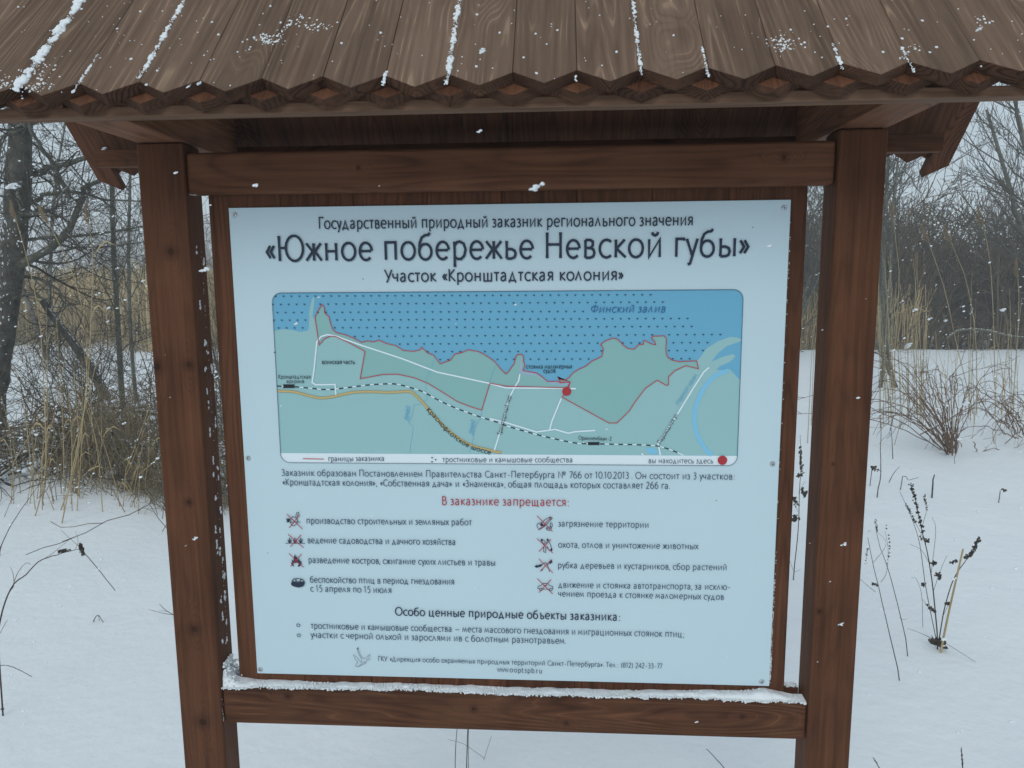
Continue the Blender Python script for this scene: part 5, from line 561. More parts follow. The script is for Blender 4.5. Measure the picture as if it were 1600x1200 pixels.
# stroke alphabet, x-height = 1, capitals 1.45 ---------------------
def E(cx, cy, rx, ry, a0=0, a1=360, n=None):
    n = n or max(5, int(abs(a1 - a0) / 20))
    return [(cx + rx * math.cos(math.radians(a0 + (a1 - a0) * i / n)), cy + ry * math.sin(math.radians(a0 + (a1 - a0) * i / n))) for i in range(n + 1)]
O_ = lambda x=.40, r=.40: E(x, .5, r, .5, 90, 450, 18)
SOFT = [(0, 0), (0, 1)], [(0, .54), (.28, .54), (.47, .45), (.53, .27), (.46, .07), (.28, 0), (0, 0)]
G = {
 'а': (.62, [[(.05, .84), (.2, .98), (.38, 1.0), (.52, .9), (.56, .7), (.56, 0)], [(.56, .58), (.3, .55), (.08, .42), (.03, .22), (.12, .03), (.3, 0), (.46, .1), (.56, .28)]]),
 'б': (.78, [E(.38, .44, .37, .45, 90, 450, 18), [(.01, .48), (.05, .95), (.18, 1.25), (.38, 1.38), (.58, 1.4), (.68, 1.52)]]),
 'в': (.56, [[(0, 0), (0, 1)], [(0, 1), (.28, 1), (.43, .91), (.43, .68), (.3, .55), (0, .55)], [(.3, .55), (.47, .46), (.53, .27), (.46, .07), (.28, 0), (0, 0)]]),
 'г': (.45, [[(0, 0), (0, 1), (.42, 1), (.44, .9)]]),
 'д': (.80, [[(.02, -.24), (.04, .03), (.78, .03), (.80, -.24)], [(.12, .03), (.42, 1.0), (.68, .03)]]),
 'е': (.74, [[(.03, .52), (.71, .52)] , E(.39, .5, .37, .5, 4, 315, 16)]),
 'ж': (.94, [[(.47, 0), (.47, 1)], [(.02, 1), (.4, .53), (0, 0)], [(.92, 1), (.54, .53), (.94, 0)], [(.38, .53), (.56, .53)]]),
 'з': (.52, [[(.02, .88), (.2, 1), (.38, .96), (.44, .78), (.36, .6), (.18, .54)], [(.18, .54), (.4, .48), (.5, .3), (.42, .07), (.22, -.01), (0, .08)]]),
 'и': (.62, [[(0, 1), (0, 0), (.62, 1), (.62, 0)]]),
 'к': (.58, [[(0, 0), (0, 1)], [(.52, 1), (.04, .5), (.58, 0)]]),
 'л': (.68, [[(0, 0), (.36, 1), (.68, 0)]]),
 'м': (.88, [[(0, 0), (.12, 1), (.43, .22), (.75, 1), (.88, 0)]]),
 'н': (.60, [[(0, 0), (0, 1)], [(.6, 0), (.6, 1)], [(0, .53), (.6, .53)]]),
 'о': (.80, [O_()]),
 'п': (.60, [[(0, 0), (0, 1), (.6, 1), (.6, 0)]]),
 'р': (.68, [[(0, -.45), (0, 1)], [(0, .78), (.14, .96), (.32, 1), (.55, .88), (.66, .55), (.58, .2), (.38, .0), (.15, .02), (0, .15)]]),
 'с': (.66, [E(.42, .5, .40, .5, 48, 312, 13)]),
 'т': (.62, [[(0, 1), (.62, 1)], [(.31, 1), (.31, 0)]]),
 'у': (.62, [[(0, 1), (.33, .08)], [(.62, 1), (.22, -.38), (.08, -.44)]]),
 'ф': (1.0, [E(.5, .5, .47, .48, 90, 450, 18), [(.5, -.45), (.5, 1.4)]]),
 'х': (.62, [[(0, 1), (.62, 0)], [(.6, 1), (0, 0)]]),
 'ц': (.72, [[(0, 1), (0, 0), (.72, 0), (.73, -.24)], [(.58, 1), (.58, 0)]]),
 'ч': (.54, [[(0, 1), (0, .62), (.1, .46), (.3, .42), (.54, .5)], [(.54, 1), (.54, 0)]]),
 'ш': (.90, [[(0, 1), (0, 0), (.9, 0), (.9, 1)], [(.45, 0), (.45, 1)]]),
 'щ': (1.0, [[(0, 1), (0, 0), (1.0, 0), (1.01, -.24)], [(.43, 0), (.43, 1)], [(.86, 0), (.86, 1)]]),
 'ъ': (.70, [[(0, 1), (.17, 1)], [(.17, 0), (.17, 1)], [(.17, .54), (.45, .54), (.64, .45), (.69, .27), (.62, .07), (.45, 0), (.17, 0)]]),
 'ы': (.80, [*SOFT, [(.8, 0), (.8, 1)]]),
 'ь': (.54, [*SOFT]),
 'э': (.66, [E(.25, .5, .40, .5, 132, -132, 13), [(.2, .52), (.64, .52)]]),
 'ю': (1.08, [[(0, 0), (0, 1)], [(0, .53), (.3, .53)], O_(.69, .39)]),
 'я': (.56, [[(.56, 0), (.56, 1)], [(.56, 1), (.28, 1), (.1, .92), (.06, .72), (.14, .56), (.34, .5), (.56, .5)], [(.36, .5), (0, 0)]]),
 'Ю': (1.45, [[(0, 0), (0, 1.45)], [(0, .75), (.4, .75)], E(.93, .72, .53, .73, 90, 450, 22)]),
 'У': (.86, [[(0, 1.45), (.46, .42)], [(.86, 1.45), (.30, .0), (.16, -.05)]]),
 'Р': (.66, [[(0, 0), (0, 1.45)], [(0, 1.45), (.35, 1.43), (.58, 1.28), (.62, 1.02), (.5, .78), (.25, .68), (0, .68)]]),
 'Д': (1.05, [[(.0, -.25), (.03, .02), (1.02, .02), (1.05, -.25)], [(.14, .02), (.56, 1.45), (.92, .02)]]),
 'Ф': (1.15, [E(.575, .74, .55, .5, 90, 450, 20), [(.575, 0), (.575, 1.45)]]),
 'М': (1.15, [[(0, 0), (.14, 1.45), (.57, .3), (1.0, 1.45), (1.15, 0)]]),
 '0': (.78, [E(.39, .72, .37, .73, 90, 450, 18)]),
 '1': (.34, [[(.02, 1.2), (.26, 1.45), (.26, 0)]]),
 '2': (.66, [[(.04, 1.2), (.15, 1.4), (.36, 1.46), (.56, 1.3), (.58, 1.05), (.4, .65), (.02, 0), (.66, 0)]]),
 '3': (.60, [[(.05, 1.36), (.28, 1.46), (.48, 1.34), (.52, 1.1), (.42, .87), (.2, .8)], [(.2, .8), (.46, .72), (.58, .45), (.48, .1), (.24, -.02), (.02, .08)]]),
 '4': (.74, [[(.56, 0), (.56, 1.45), (.02, .42), (.74, .42)]]),
 '5': (.60, [[(.55, 1.44), (.16, 1.44), (.1, .85), (.3, .88), (.52, .72), (.58, .42), (.46, .08), (.2, -.06), (.02, -.02)]]),
 '6': (.72, [E(.36, .44, .34, .45, 90, 450, 16), [(.02, .46), (.06, .9), (.25, 1.3), (.55, 1.5)]]),
 '7': (.64, [[(0, 1.44), (.64, 1.44), (.2, 0)]]),
 '8': (.68, [E(.34, 1.1, .27, .34, 90, 450, 14), E(.34, .38, .33, .39, 90, 450, 16)]),
 '№': (1.55, [[(0, 0), (0, 1.45), (.8, 0), (.8, 1.45)], E(1.2, 1.15, .22, .26, 90, 450, 14), [(.98, .72), (1.42, .72)]]),
 '«': (.52, [[(.26, .88), (.04, .52), (.26, .16)], [(.5, .88), (.28, .52), (.5, .16)]]),
 '»': (.52, [[(.02, .88), (.24, .52), (.02, .16)], [(.26, .88), (.48, .52), (.26, .16)]]),
 '.': (.10, [[(.05, -.02), (.05, .12)]]), ',': (.14, [[(.1, .1), (.02, -.25)]]), ':': (.12, [[(.05, -.02), (.05, .12)], [(.05, .7), (.05, .84)]]),
 ';': (.14, [[(.1, .1), (.02, -.25)], [(.08, .7), (.08, .84)]]), '-': (.4, [[(.02, .5), (.38, .5)]]), '—': (.95, [[(.02, .5), (.93, .5)]]),
 '(': (.3, [E(.45, .6, .42, .95, 120, 240, 8)]), ')': (.3, [E(-.15, .6, .42, .95, 60, -60, 8)]),
 'w': (1.0, [[(0, 1), (.26, 0), (.5, .95), (.74, 0), (1.0, 1)]]), 'o': (.80, [O_()]), 'p': None, 't': (.4, [[(.14, 1.35), (.14, .12), (.24, 0), (.38, .02)], [(0, 1), (.36, 1)]]),
 's': (.46, [[(.42, .9), (.25, 1), (.08, .9), (.06, .7), (.25, .54), (.42, .38), (.42, .12), (.24, 0), (.02, .08)]]),
 'b': (.68, [[(0, 0), (0, 1.5)], E(.31, .5, .33, .5, 150, -150, 12)]), 'r': (.4, [[(0, 0), (0, 1)], [(0, .7), (.14, .94), (.38, 1)]]), 'u': (.6, [[(0, 1), (0, .3), (.1, .06), (.3, 0), (.5, .1), (.6, .3)], [(.6, 1), (.6, 0)]]),
}
G['p'] = G['р']
G['й'] = (G['и'][0], G['и'][1] + [[(.16, 1.38), (.22, 1.25), (.34, 1.2), (.46, 1.27), (.5, 1.4)]])
def cap(ch, wx=1.28):
    w, st = G[ch]; return (w * wx, [[(x * wx, y * 1.45) for x, y in s] for s in st])
for up, lo, wx in (('Г', 'г', 1.25), ('Н', 'н', 1.32), ('К', 'к', 1.25), ('З', 'з', 1.3), ('П', 'п', 1.35), ('С', 'с', 1.45), ('О', 'о', 1.5), ('В', 'в', 1.2), ('Т', 'т', 1.3)):
    G[up] = cap(lo, wx)
LEFT_ROUND, LEFT_OPEN = 'абдеосфэяОСФ689023', 'жзлмтухчДЗМТУ147»)wt.,'
RIGHT_ROUND, RIGHT_OPEN = 'бвеорфъьэюОРФЮВ0689253З3з', 'гжкстухГКСТУ47«(wt.,'
def bear(ch, rnd, opn): return .13 if ch in rnd else (.07 if ch in opn else .235)
def layout(text):
    """positions of glyphs along a line in x-height units"""
    x = 0; out = []; first = True
    for ch in text:
        if ch == ' ': x += .50; continue
        w, st = G[ch]
        if not first: x += bear(ch, LEFT_ROUND, LEFT_OPEN)
        first = False
        out.append((ch, x)); x += w; end = x
        x += bear(ch, RIGHT_ROUND, RIGHT_OPEN)
    return out, end
def flare(st, sw):
    """stems swell slightly towards their ends"""
    if len(st) == 2:
        a, b = np.array(st[0]), np.array(st[1])
        t = np.array([0, .18, .5, .82, 1.0])
        P = a[None] * (1 - t)[:, None] + b[None] * t[:, None]
        return P, sw * np.array([1.18, 1.0, .92, 1.0, 1.18])
    return np.array(st, float), sw
def text_line(pr, text, p, q, xh, sw, italic=False):
    p = np.array(p); q = np.array(q)
    L = np.linalg.norm(q - p); ex = (q - p) / L; ey = np.array([-ex[1], ex[0]])
    out, W = layout(text)
    sx = L / W
    for ch, x in out:
        for st in G[ch][1]:
            P, w = flare(st, sw * xh)
            X = (P[:, 0] + x) * sx; Yv = P[:, 1] * xh
            if italic: X = X + Yv * .22
            pr.strip(p[None] + X[:, None] * ex[None] + Yv[:, None] * ey[None], w)

# map -------------------------------------------------------------
mx0, mx1, mz0, mz1, mzl = MAPR
def rrect(x0, x1, z0, z1, r, n=7):
    pts = []
    for cx, cz, a in ((x1 - r, z0 + r, -90), (x1 - r, z1 - r, 0), (x0 + r, z1 - r, 90), (x0 + r, z0 + r, 180)):
        pts += [(cx + r * math.cos(math.radians(a + 90 * i / n)), cz + r * math.sin(math.radians(a + 90 * i / n))) for i in range(n + 1)]
    return pts
RR = .0175
p = Print(); p.poly(rrect(mx0, mx1, mz0, mz1, RR)); p.build('map_sheet', INKS['sea'], 'blue map background for the gulf')
p = Print(); p.poly(LAND); p.build('map_land', INKS['land'])
p = Print(); lg = [q for q in rrect(mx0, mx1, mz0, mz1, RR) if q[1] < mzl]
p.poly([q for q in lg if q[0] > 0] + [(mx1, mzl), (mx0, mzl)] + [q for q in lg if q[0] < 0]); p.build('map_legend_strip', INKS['legend'])
p = Print()
for r in RESERVE: p.poly(r)
p.build('map_reserve', INKS['reserve'])
p = Print(); p.poly(MARINA); p.build('map_marina', INKS['marina'])
p = Print(); p.strip(smooth_line([(a, b) for a, b in CANAL], 24), .0078); p.poly(POND); p.build('map_canal', INKS['canal'])
for s in STREAMS:
    p = Print(); p.strip(s, .0006); p.build('map_stream', INKS['streamblue'])
p = Print(); p.strip(smooth_line(HIGHWAY, 70), .0050); p.build('map_highway_edge', INKS['yedge'])
p = Print(); p.strip(smooth_line(HIGHWAY, 70), .0032); p.build('map_highway', INKS['yellow'])
p = Print()
for s in ROADS: p.strip(s, .0027)
rail = smooth_line(RAIL, 120)
p.strip(rail, .0020); p.build('map_road', INKS['white'])
p = Print()
seg = np.linalg.norm(np.diff(rail, axis=0), axis=1); cum = np.concatenate([[0], np.cumsum(seg)])
def at_len(s): return np.array([np.interp(s, cum, rail[:, 0]), np.interp(s, cum, rail[:, 1])])
s0 = 0.0
while s0 + .0088 < cum[-1]:
    p.strip([at_len(s0), at_len(s0 + .0044), at_len(s0 + .0088)], .0021); s0 += .0168
for s in STATIONS: p.poly(s, y=p.y() - .00006)
p.build('map_railway', INKS['black'])
p = Print()
for r in RESERVE: p.strip(r, .0015, closed=True)
p.strip(LEGLINE, .0015); p.build('map_reserve_border', INKS['bred'])
p = Print()
for (a, b) in TRI + LEGTRI:
    p.poly([(a - .0024, b + .0011), (a + .0024, b + .0011), (a, b - .0018)])
p.build('map_reed_mark', INKS['slate'])['kind'] = 'stuff'
p = Print(); p.strip(rrect(mx0, mx1, mz0, mz1, RR), .0009, closed=True); p.build('map_frame', INKS['slate'])
for c, r in DOTS:
    p = Print(); p.disc(c, r); p.build('map_location_dot', INKS['red'])
# lettering -------------------------------------------------------
tb = next_layer()
for (s, a, b, xh, sw, colname, grp) in TEXTS:
    p = Print(tb); text_line(p, s, a, b, xh, sw, grp == 'italic'); p.build('lettering', INKS[colname], 'line reading ' + s if len(s) < 60 else None)
# street name that follows the road
p = Print(tb)
path = smooth_line(PATHTEXT[1], 60)
seg = np.linalg.norm(np.diff(path, axis=0), axis=1); pc = np.concatenate([[0], np.cumsum(seg)])
out, W = layout(PATHTEXT[0]); sx = pc[-1] / W; xh = .0057
for ch, x in out:
    wch = G[ch][0]
    m = (x + wch / 2) * sx
    c = np.array([np.interp(m, pc, path[:, 0]), np.interp(m, pc, path[:, 1])])
    c2 = np.array([np.interp(m + .004, pc, path[:, 0]), np.interp(m + .004, pc, path[:, 1])]); c1 = np.array([np.interp(m - .004, pc, path[:, 0]), np.interp(m - .004, pc, path[:, 1])])
    ex = (c2 - c1) / np.linalg.norm(c2 - c1); ey = np.array([-ex[1], ex[0]])
    for st in G[ch][1]:
        P = np.array(st, float)
        p.strip(c[None] + ((P[:, 0] - wch / 2) * sx)[:, None] * ex[None] + ((P[:, 1] - .5) * xh)[:, None] * ey[None], .20 * xh)
p.build('lettering', INKS['black'], 'highway name lettered along the yellow road')
for b in BULLETS:
    p = Print(tb); p.strip([(b[0] + .0031 * math.cos(a), b[1] + .0031 * math.sin(a)) for a in np.linspace(0, 2 * math.pi, 17)[:-1]], .0012, closed=True); p.build('bullet_mark', INKS['navy'])
xb = next_layer()
cells = {}
def cell(s):
    c = np.mean(np.array(s), axis=0)
    if c[1] < .90: return 8
    return (0 if c[0] < 0 else 4) + min(range(4), key=lambda k: abs(c[1] - (SYM[k] - (0 if c[0] < 0 else .006))))
SYM = [1.1725, 1.1355, 1.0975, 1.0590]
for kind, lst in (('i', INK), ('f', FILL), ('x', REDX)):
    for s in lst: cells.setdefault(cell(s), []).append((kind, s))
PICT = ['crossed out shovel pictogram', 'crossed out garden plants pictogram', 'crossed out bonfire pictogram', 'dark nest with eggs pictogram', 'crossed out bottle and litter pictogram', 'crossed out hunting pictogram', 'crossed out branches pictogram', 'crossed out car pictogram', 'line drawing of two flying birds']
for c, items in sorted(cells.items()):
    p = Print(tb)
    for kind, s in items:
        if kind == 'i': p.strip(s, .0006 if c == 8 else .0011)
        elif kind == 'f': p.poly(s)
    p.build('pictogram', INKS['navy'], PICT[c])
    x_ = [s for kind, s in items if kind == 'x']
    if x_:
        p = Print(xb)
        for s in x_: p.strip(s, .0014)
        p.build('pictogram_cross', INKS['red'])
# screws ----------------------------------------------------------
def make_screw(x, z):
    bm = bmesh.new()
    bmesh.ops.create_cone(bm, cap_ends=True, segments=20, radius1=.0048, radius2=.0034, depth=.0016, matrix=Matrix.Rotation(math.radians(90), 4, 'X'))
    o = from_bm('screw', bm, METAL, panel, Vector((x, -0.0018, z)) - PO)
    a = random.uniform(0, 3)
    b2 = bmesh.new()
    for k in range(2):
        q = bmesh.ops.create_cube(b2, size=1.0)['verts']
        M = Matrix.Rotation(a + k * math.pi / 2, 4, 'Y') @ Matrix.Diagonal((.0044, .0003, .0011, 1))
        bmesh.ops.transform(b2, matrix=M, verts=q)
    me = bpy.data.meshes.new('recess'); b2.to_mesh(me); b2.free(); me.materials.append(METALD)
    # recess is joined into the screw so that the tree stays three deep
    base = o.data
    nv = len(base.vertices)
    vs = [v.co[:] for v in base.vertices] + [(v.co.x, v.co.y - .0008, v.co.z) for v in me.vertices]
    fs = [tuple(f.vertices) for f in base.polygons] + [tuple(i + nv for i in f.vertices) for f in me.polygons]
    mi = [0] * len(base.polygons) + [1] * len(me.polygons)
    nm = bpy.data.meshes.new('screw'); nm.from_pydata(vs, [], fs); nm.materials.append(METAL); nm.materials.append(METALD)
    nm.polygons.foreach_set('material_index', mi); nm.update()
    o.data = nm
for x, z in ((-.489, 1.7214), (-.4915, 1.2684), (-.493, .8377), (.4887, 1.7202), (.488, 1.2641), (.4853, .8381)):
    make_screw(x, z)

# roof --------------------------------------------------------------
TH = math.radians(46.5); CT, ST_ = math.cos(TH), math.sin(TH)
Y0, Z0 = -0.3065, 1.859
RIDGE_S = (0.0 - Y0) / CT
BT = 0.0176      # board thickness
PW = 0.0870
J0 = -0.0521
def slope(x, s, n=0.0): return np.array([x, Y0 + s * CT - n * ST_, Z0 + s * ST_ + n * CT])
def board_mesh(name, w, length, tip, t, mat_top, mat_end):
    """pointed board, local y up the slope from the tip, z outwards, top face at z=0"""
    h = w / 2
    out = [(-h, length), (-h, tip), (0, 0), (h, tip), (h, length)]
    bm = bmesh.new()
    top = [bm.verts.new((x, y, 0)) for x, y in out]; bot = [bm.verts.new((x, y, -t)) for x, y in out]
    f = bm.faces.new(top[::-1]); bm.faces.new(bot).material_index = 2
    for i in range(5):
        j = (i + 1) % 5
        fc = bm.faces.new((top[i], top[j], bot[j], bot[i]))
        fc.material_index = 1 if i in (1, 2) else 2
    bmesh.ops.recalc_face_normals(bm, faces=bm.faces)
    ed = [e for e in bm.edges if all(v.co.z > -1e-6 for v in e.verts)]
    bmesh.ops.bevel(bm, geom=ed, offset=.0011, segments=2, profile=.5, affect='EDGES')
    me = bpy.data.meshes.new(name); bm.to_mesh(me); bm.free()
    me.materials.append(mat_top); me.materials.append(mat_end); me.materials.append(W_ROOF_LOW)
    return me
TIP = 0.0281
top_me = board_mesh('roof_board', PW - .0006, RIDGE_S, TIP, BT, W_ROOF, W_END)
low_me = board_mesh('lower_roof_board', PW - .0006, RIDGE_S - .02, TIP, BT, W_ROOF_LOW, W_END)
rear_me = board_mesh('roof_board', PW - .0006, RIDGE_S + .044, TIP, BT, W_ROOF, W_END)
rear_low_me = board_mesh('lower_roof_board', PW - .0006, RIDGE_S + .024, TIP, BT, W_ROOF_LOW, W_END)
def on_slope(name, me, x, s, n, rear=False):
    p_ = slope(x, s, n)
    if rear:
        o = link(name, me, stand, (p_[0], -p_[1], p_[2])); o.rotation_euler = (TH, 0, math.pi)
    else:
        o = link(name, me, stand, p_); o.rotation_euler = (TH, 0, 0)
    return o
RZD = 0.0045
for side in (False, True):
    for k in range(-10, 11):
        x = J0 + (k + .5) * PW
        js = random.uniform(-.0012, .0012) - (.004 if side else 0)
        o = on_slope('roof_board', rear_me if side else top_me, -x - .0128 if side else x, js, random.uniform(-.0002, .0004), side)
        if side: o.location.x = x
    for k in range(-9, 11):
        x = J0 + k * PW
        o = on_slope('lower_roof_board', rear_low_me if side else low_me, x, .0035 + random.uniform(-.0012, .0012) - (.004 if side else 0), -BT - .0006, side)
        if side: o.location.x = x
def half_board(x0, x1, s0):
    # half width board of the lower layer at each verge, tip at its inner edge
    bm = bmesh.new(); L = RIDGE_S - s0 - .02
    out = [(x0, L), (x0, TIP), (x1, 0), (x1, L)]
    top = [bm.verts.new((x, y, 0)) for x, y in out]; bot = [bm.verts.new((x, y, -BT)) for x, y in out]
    bm.faces.new(top[::-1]); bm.faces.new(bot)
    for i in range(4): bm.faces.new((top[i], top[(i + 1) % 4], bot[(i + 1) % 4], bot[i]))
    bmesh.ops.recalc_face_normals(bm, faces=bm.faces)
    me = bpy.data.meshes.new('verge_board'); bm.to_mesh(me); bm.free(); me.materials.append(W_ROOF_LOW)
    return me
for side, s0 in ((False, .0035), (True, -.038)):
    for e, inner in ((J0 - 10 * PW, J0 - 9.5 * PW), (J0 + 11 * PW, J0 + 10.5 * PW)):
        sg = -1 if side else 1
        me = half_board(sg * (e - inner), 0.0, s0)
        o = on_slope('verge_board', me, inner, s0, -BT - .0006, side); o.location.x = inner
RX0, RX1 = J0 - 10 * PW, J0 + 11 * PW
# ridge cap boards
for sgn in (-1, 1):
    bm = box_bm(RX0, RX1, -.055, .0, 0.0, .014, .002)
    o = from_bm('ridge_board', bm, W_ROOF, stand)
    o.location = (0, 0.0 , Z0 + RIDGE_S * ST_ + .010)
    if sgn == 1: o.rotation_euler = (-TH, 0, 0); o.scale = (1, -1, 1)
    else: o.rotation_euler = (TH, 0, 0)
    o.location.y += 0.001 * sgn
part_box('eave_batten', stand, W_BATTEN, RX0 + .002, RX1 - .002, -0.2617, -0.234, 1.8380, 1.8525, 0.001, 1)
part_box('rear_purlin', stand, W_BEAM, -0.873, 0.850, 0.2000, 0.222, 1.8425, 1.8765, 0.002)
# tie beams with rafters over the posts
def prism(name, mat, poly, x0, x1, bev=.002):
    c = np.mean(np.array(poly), axis=0); cx = (x0 + x1) / 2
    bm = bmesh.new()
    a = [bm.verts.new((x0 - cx, y - c[0], z - c[1])) for y, z in poly]; b = [bm.verts.new((x1 - cx, y - c[0], z - c[1])) for y, z in poly]
    bm.faces.new(a); bm.faces.new(b[::-1]); n = len(poly)
    for i in range(n): bm.faces.new((a[i], b[i], b[(i + 1) % n], a[(i + 1) % n]))
    bmesh.ops.recalc_face_normals(bm, faces=bm.faces)
    bmesh.ops.bevel(bm, geom=list(bm.edges), offset=bev, segments=2, profile=.5, affect='EDGES')
    return from_bm(name, bm, mat, stand, (cx, c[0], c[1]))
UND = (2 * BT + .0012) / CT
def under(y): # underside of the lower boards
    return Z0 + (-abs(y) - Y0) * math.tan(TH) - UND - .001
def under_y(z): return (Z0 + (-Y0) * math.tan(TH) - UND - .002 - z) / math.tan(TH)
for a, b in ((XL0, XL1), (XR0, XR1)):
    prism('tie_beam', W_TIE, [(-.2225, 1.846), (-.2225, under(-.2225) - .001), (-under_y(1.935), 1.935), (under_y(1.935), 1.935), (.198, under(.198) - .001), (.198, 1.846)], a, b)
    prism('rafter', W_TIE, [(-under_y(1.9365) + .002, 1.9365), (-.0005, under(0) - .002), (-.0005, under(0) - .095), (-.090, 1.9365)], a + .012, b - .012)
    prism('rafter', W_TIE, [(under_y(1.9365) - .002, 1.9365), (.0005, under(0) - .002), (.0005, under(0) - .095), (.090, 1.9365)], a + .012, b - .012)
part_box('ridge_purlin', stand, W_BEAM, XL1 + .001, XR0 - .001, -0.016, .016, under(0) - .075, under(0) - .022, 0.002)

# ================================================================ snow lying on the board
AX_SLOPE = np.array([[1, 0, 0], [0, CT, ST_], [0, -ST_, CT]])
C, R = [], []
seam_snow = [(-.643, .012, .26, .012, 1.7), (-.558, .004, .10, .0045, 1.0), (-.558, .13, .2, .003, .4), (-.4755, .035, .30, .0065, 1.3), (-.1333, .002, .035, .0040, 1.3), (-.1333, .05, .2, .0022, .25), (-.0488, .002, .30, .0068, 1.25),
             (.1195, .001, .014, .0032, 1.0), (.2047, .012, .35, .0046, 1.2), (.2893, .004, .075, .0034, 1.0), (.2893, .1, .25, .002, .3), (.459, .012, .075, .0042, 1.1), (.5445, .002, .06, .0036, 1.0), (.5445, .07, .2, .002, .3), (.6291, .09, .2, .002, .2), (-.304, .02, .2, .0018, .25), (-.2188, .02, .2, .0018, .2), (.0347, .05, .2, .0016, .12), (.3741, .06, .2, .002, .15)]
for x, a, b, w, den in seam_snow:
    x = .094 + (x - .094) * 1.0235
    if den < .5: continue
    for k in range(int((b - a) / .0011 * den)):
        s = random.uniform(a, b)
        th = .75 + .45 * math.sin(s * 90 + x * 50) + .3 * math.sin(s * 230)
        r = max(.0007, w * .40 * th * random.uniform(.4, 1.15))
        C.append(slope(x + random.gauss(-.0005, w * .24), s, .0004)); R.append(r)
for cx, cs, sp, n in ((-.32, .13, .011, 60), (-.25, .155, .012, 26), (-.29, .17, .014, 40), (.40, .075, .011, 50), (.405, .09, .013, 20), (-.66, .05, .02, 70), (-.63, .02, .012, 40), (.57, .06, .006, 12), (-.36, .105, .02, 10), (.68, .12, .01, 14), (.55, .035, .004, 10), (-.69, .03, .012, 20)):
    for k in range(n): C.append(slope(cx + random.gauss(0, sp), cs + random.gauss(0, sp * .8), .0002)); R.append(random.uniform(.0005, .0020))
for k in range(420):
    C.append(slope(random.uniform(-.89, .88), random.uniform(.005, .42), .0002)); R.append(random.choice([.0006, .0008, .001, .0013, .0022]))
o = link('roof_snow', blobs('roof_snow', C, R, SNOWF, (1.0, 1.15, .7), .2, AX_SLOPE)); props(o, 'thin snow caught in the joints of the weathered roof boards', 'snow', kind='stuff')

def ledge_snow(x0, x1, name, label):
    N, M = 420, 12
    xs = np.linspace(x0, x1, N)
    n1 = noise2(xs * 30, xs * 0 + 3, 5) * .5; n2 = noise2(xs * 90, xs * 0 + 9, 6) * .5
    nf_ = noise2(xs * 420, xs * 0 + 2, 7)
    front = -.0165 + .0030 * n1 + .0028 * n2 + .0015 * nf_
    front = np.where(xs < x0 + .05, front - .006, front) - .006 * np.exp(-((xs - .44) / .07) ** 2) - .008 * np.exp(-((xs - x1) / .012) ** 2)
    front = np.maximum(front, -.0262)
    hgt = .0042 + .0018 * n1 + .0014 * n2
    hgt += .026 * np.exp(-((xs - x0) / .014) ** 2) + .005 * np.exp(-((xs - x0) / .07) ** 2) + .009 * np.exp(-((xs - .49) / .035) ** 2) + .003 * np.exp(-((xs - .42) / .06) ** 2)
    hgt = np.maximum(hgt, .0018)
    back = np.full(N, .0030)
    V = []
    for j in range(M):
        t = j / (M - 1)
        y = front + (back - front) * t
        prof = np.sqrt(np.clip(1 - (1 - min(1, t * 2.4)) ** 2, 0, 1)) * (1 - .12 * t)
        z = .8093 + hgt * prof + (.0011 * noise2(xs * 200, y * 260, 8) + .0006 * noise2(xs * 520, y * 520, 9)) * prof
        if j == 0: z = np.full(N, .8090)
        V.append(np.stack([xs, y, z], 1))
    V = np.stack(V, 0).reshape(-1, 3)
    i = np.arange(M - 1)[:, None] * N + np.arange(N - 1)[None, :]
    F = np.stack([i, i + 1, i + N + 1, i + N], -1).reshape(-1, 4)
    # crumbs along the front lip, tumbling over it
    C, R = [], []
    for k in range(2400):
        q = random.uniform(x0 + .002, x1 - .002); f = np.interp(q, xs, front)
        C.append((q, f + random.gauss(0, .0024), .8097 + random.uniform(0, .003))); R.append(random.uniform(.0007, .0021))
    for k in range(900):
        q = random.uniform(x0 + .002, x1 - .002); f = random.uniform(-.015, .002); h = np.interp(q, xs, hgt)
        C.append((q, f, .8093 + h * .93)); R.append(random.uniform(.0008, .0022))
    for q in [random.uniform(x0, x1) for _ in range(70)]:
        f = np.interp(q, xs, front)
        for k in range(9): C.append((q + random.gauss(0, .0035), max(-.0268, f - .002 + random.gauss(0, .0016)), .8100 + random.uniform(0, .0025))); R.append(random.uniform(.0010, .0021))
    # pile and stuck lumps in the left corner
    for k in range(520):
        h = random.random() ** 1.7 * .050
        C.append((x0 + .0015 + random.expovariate(1) * .008 * max(.15, 1 - h / .055), random.uniform(-.024, .026) * (1 - h * 4) , .8097 + h)); R.append(random.uniform(.0015, .0035))
    b = blobs(name, C, R, SNOWF, (1, 1, .8), .2)
    bv = np.empty(len(b.vertices) * 3, np.float32); b.vertices.foreach_get('co', bv); bv = bv.reshape(-1, 3)
    bf = np.empty(len(b.loops), np.int32); b.loops.foreach_get('vertex_index', bf); bf = bf.reshape(-1, 3)
    T = np.concatenate([F[:, [0, 1, 2]], F[:, [0, 2, 3]], bf + len(V)])
    o = link(name, mesh_np(name, np.vstack([V, bv]), T, SNOWF, True)); props(o, label, 'snow', kind='stuff')
ledge_snow(XL1 + .0015, XR0 - .0015, 'ledge_snow', 'strip of crusty snow on the bottom beam under the sign')
C, R = [], []
for k in range(60): C.append((random.uniform(XR0 - .028, XR0 - .003), random.uniform(.0235, .039), .8155)); R.append(random.uniform(.001, .003))
for k in range(80): C.append((random.uniform(XL1 + .003, XL1 + .02), random.uniform(.0235, .039), .8155 + random.random() * .006)); R.append(random.uniform(.002, .004))
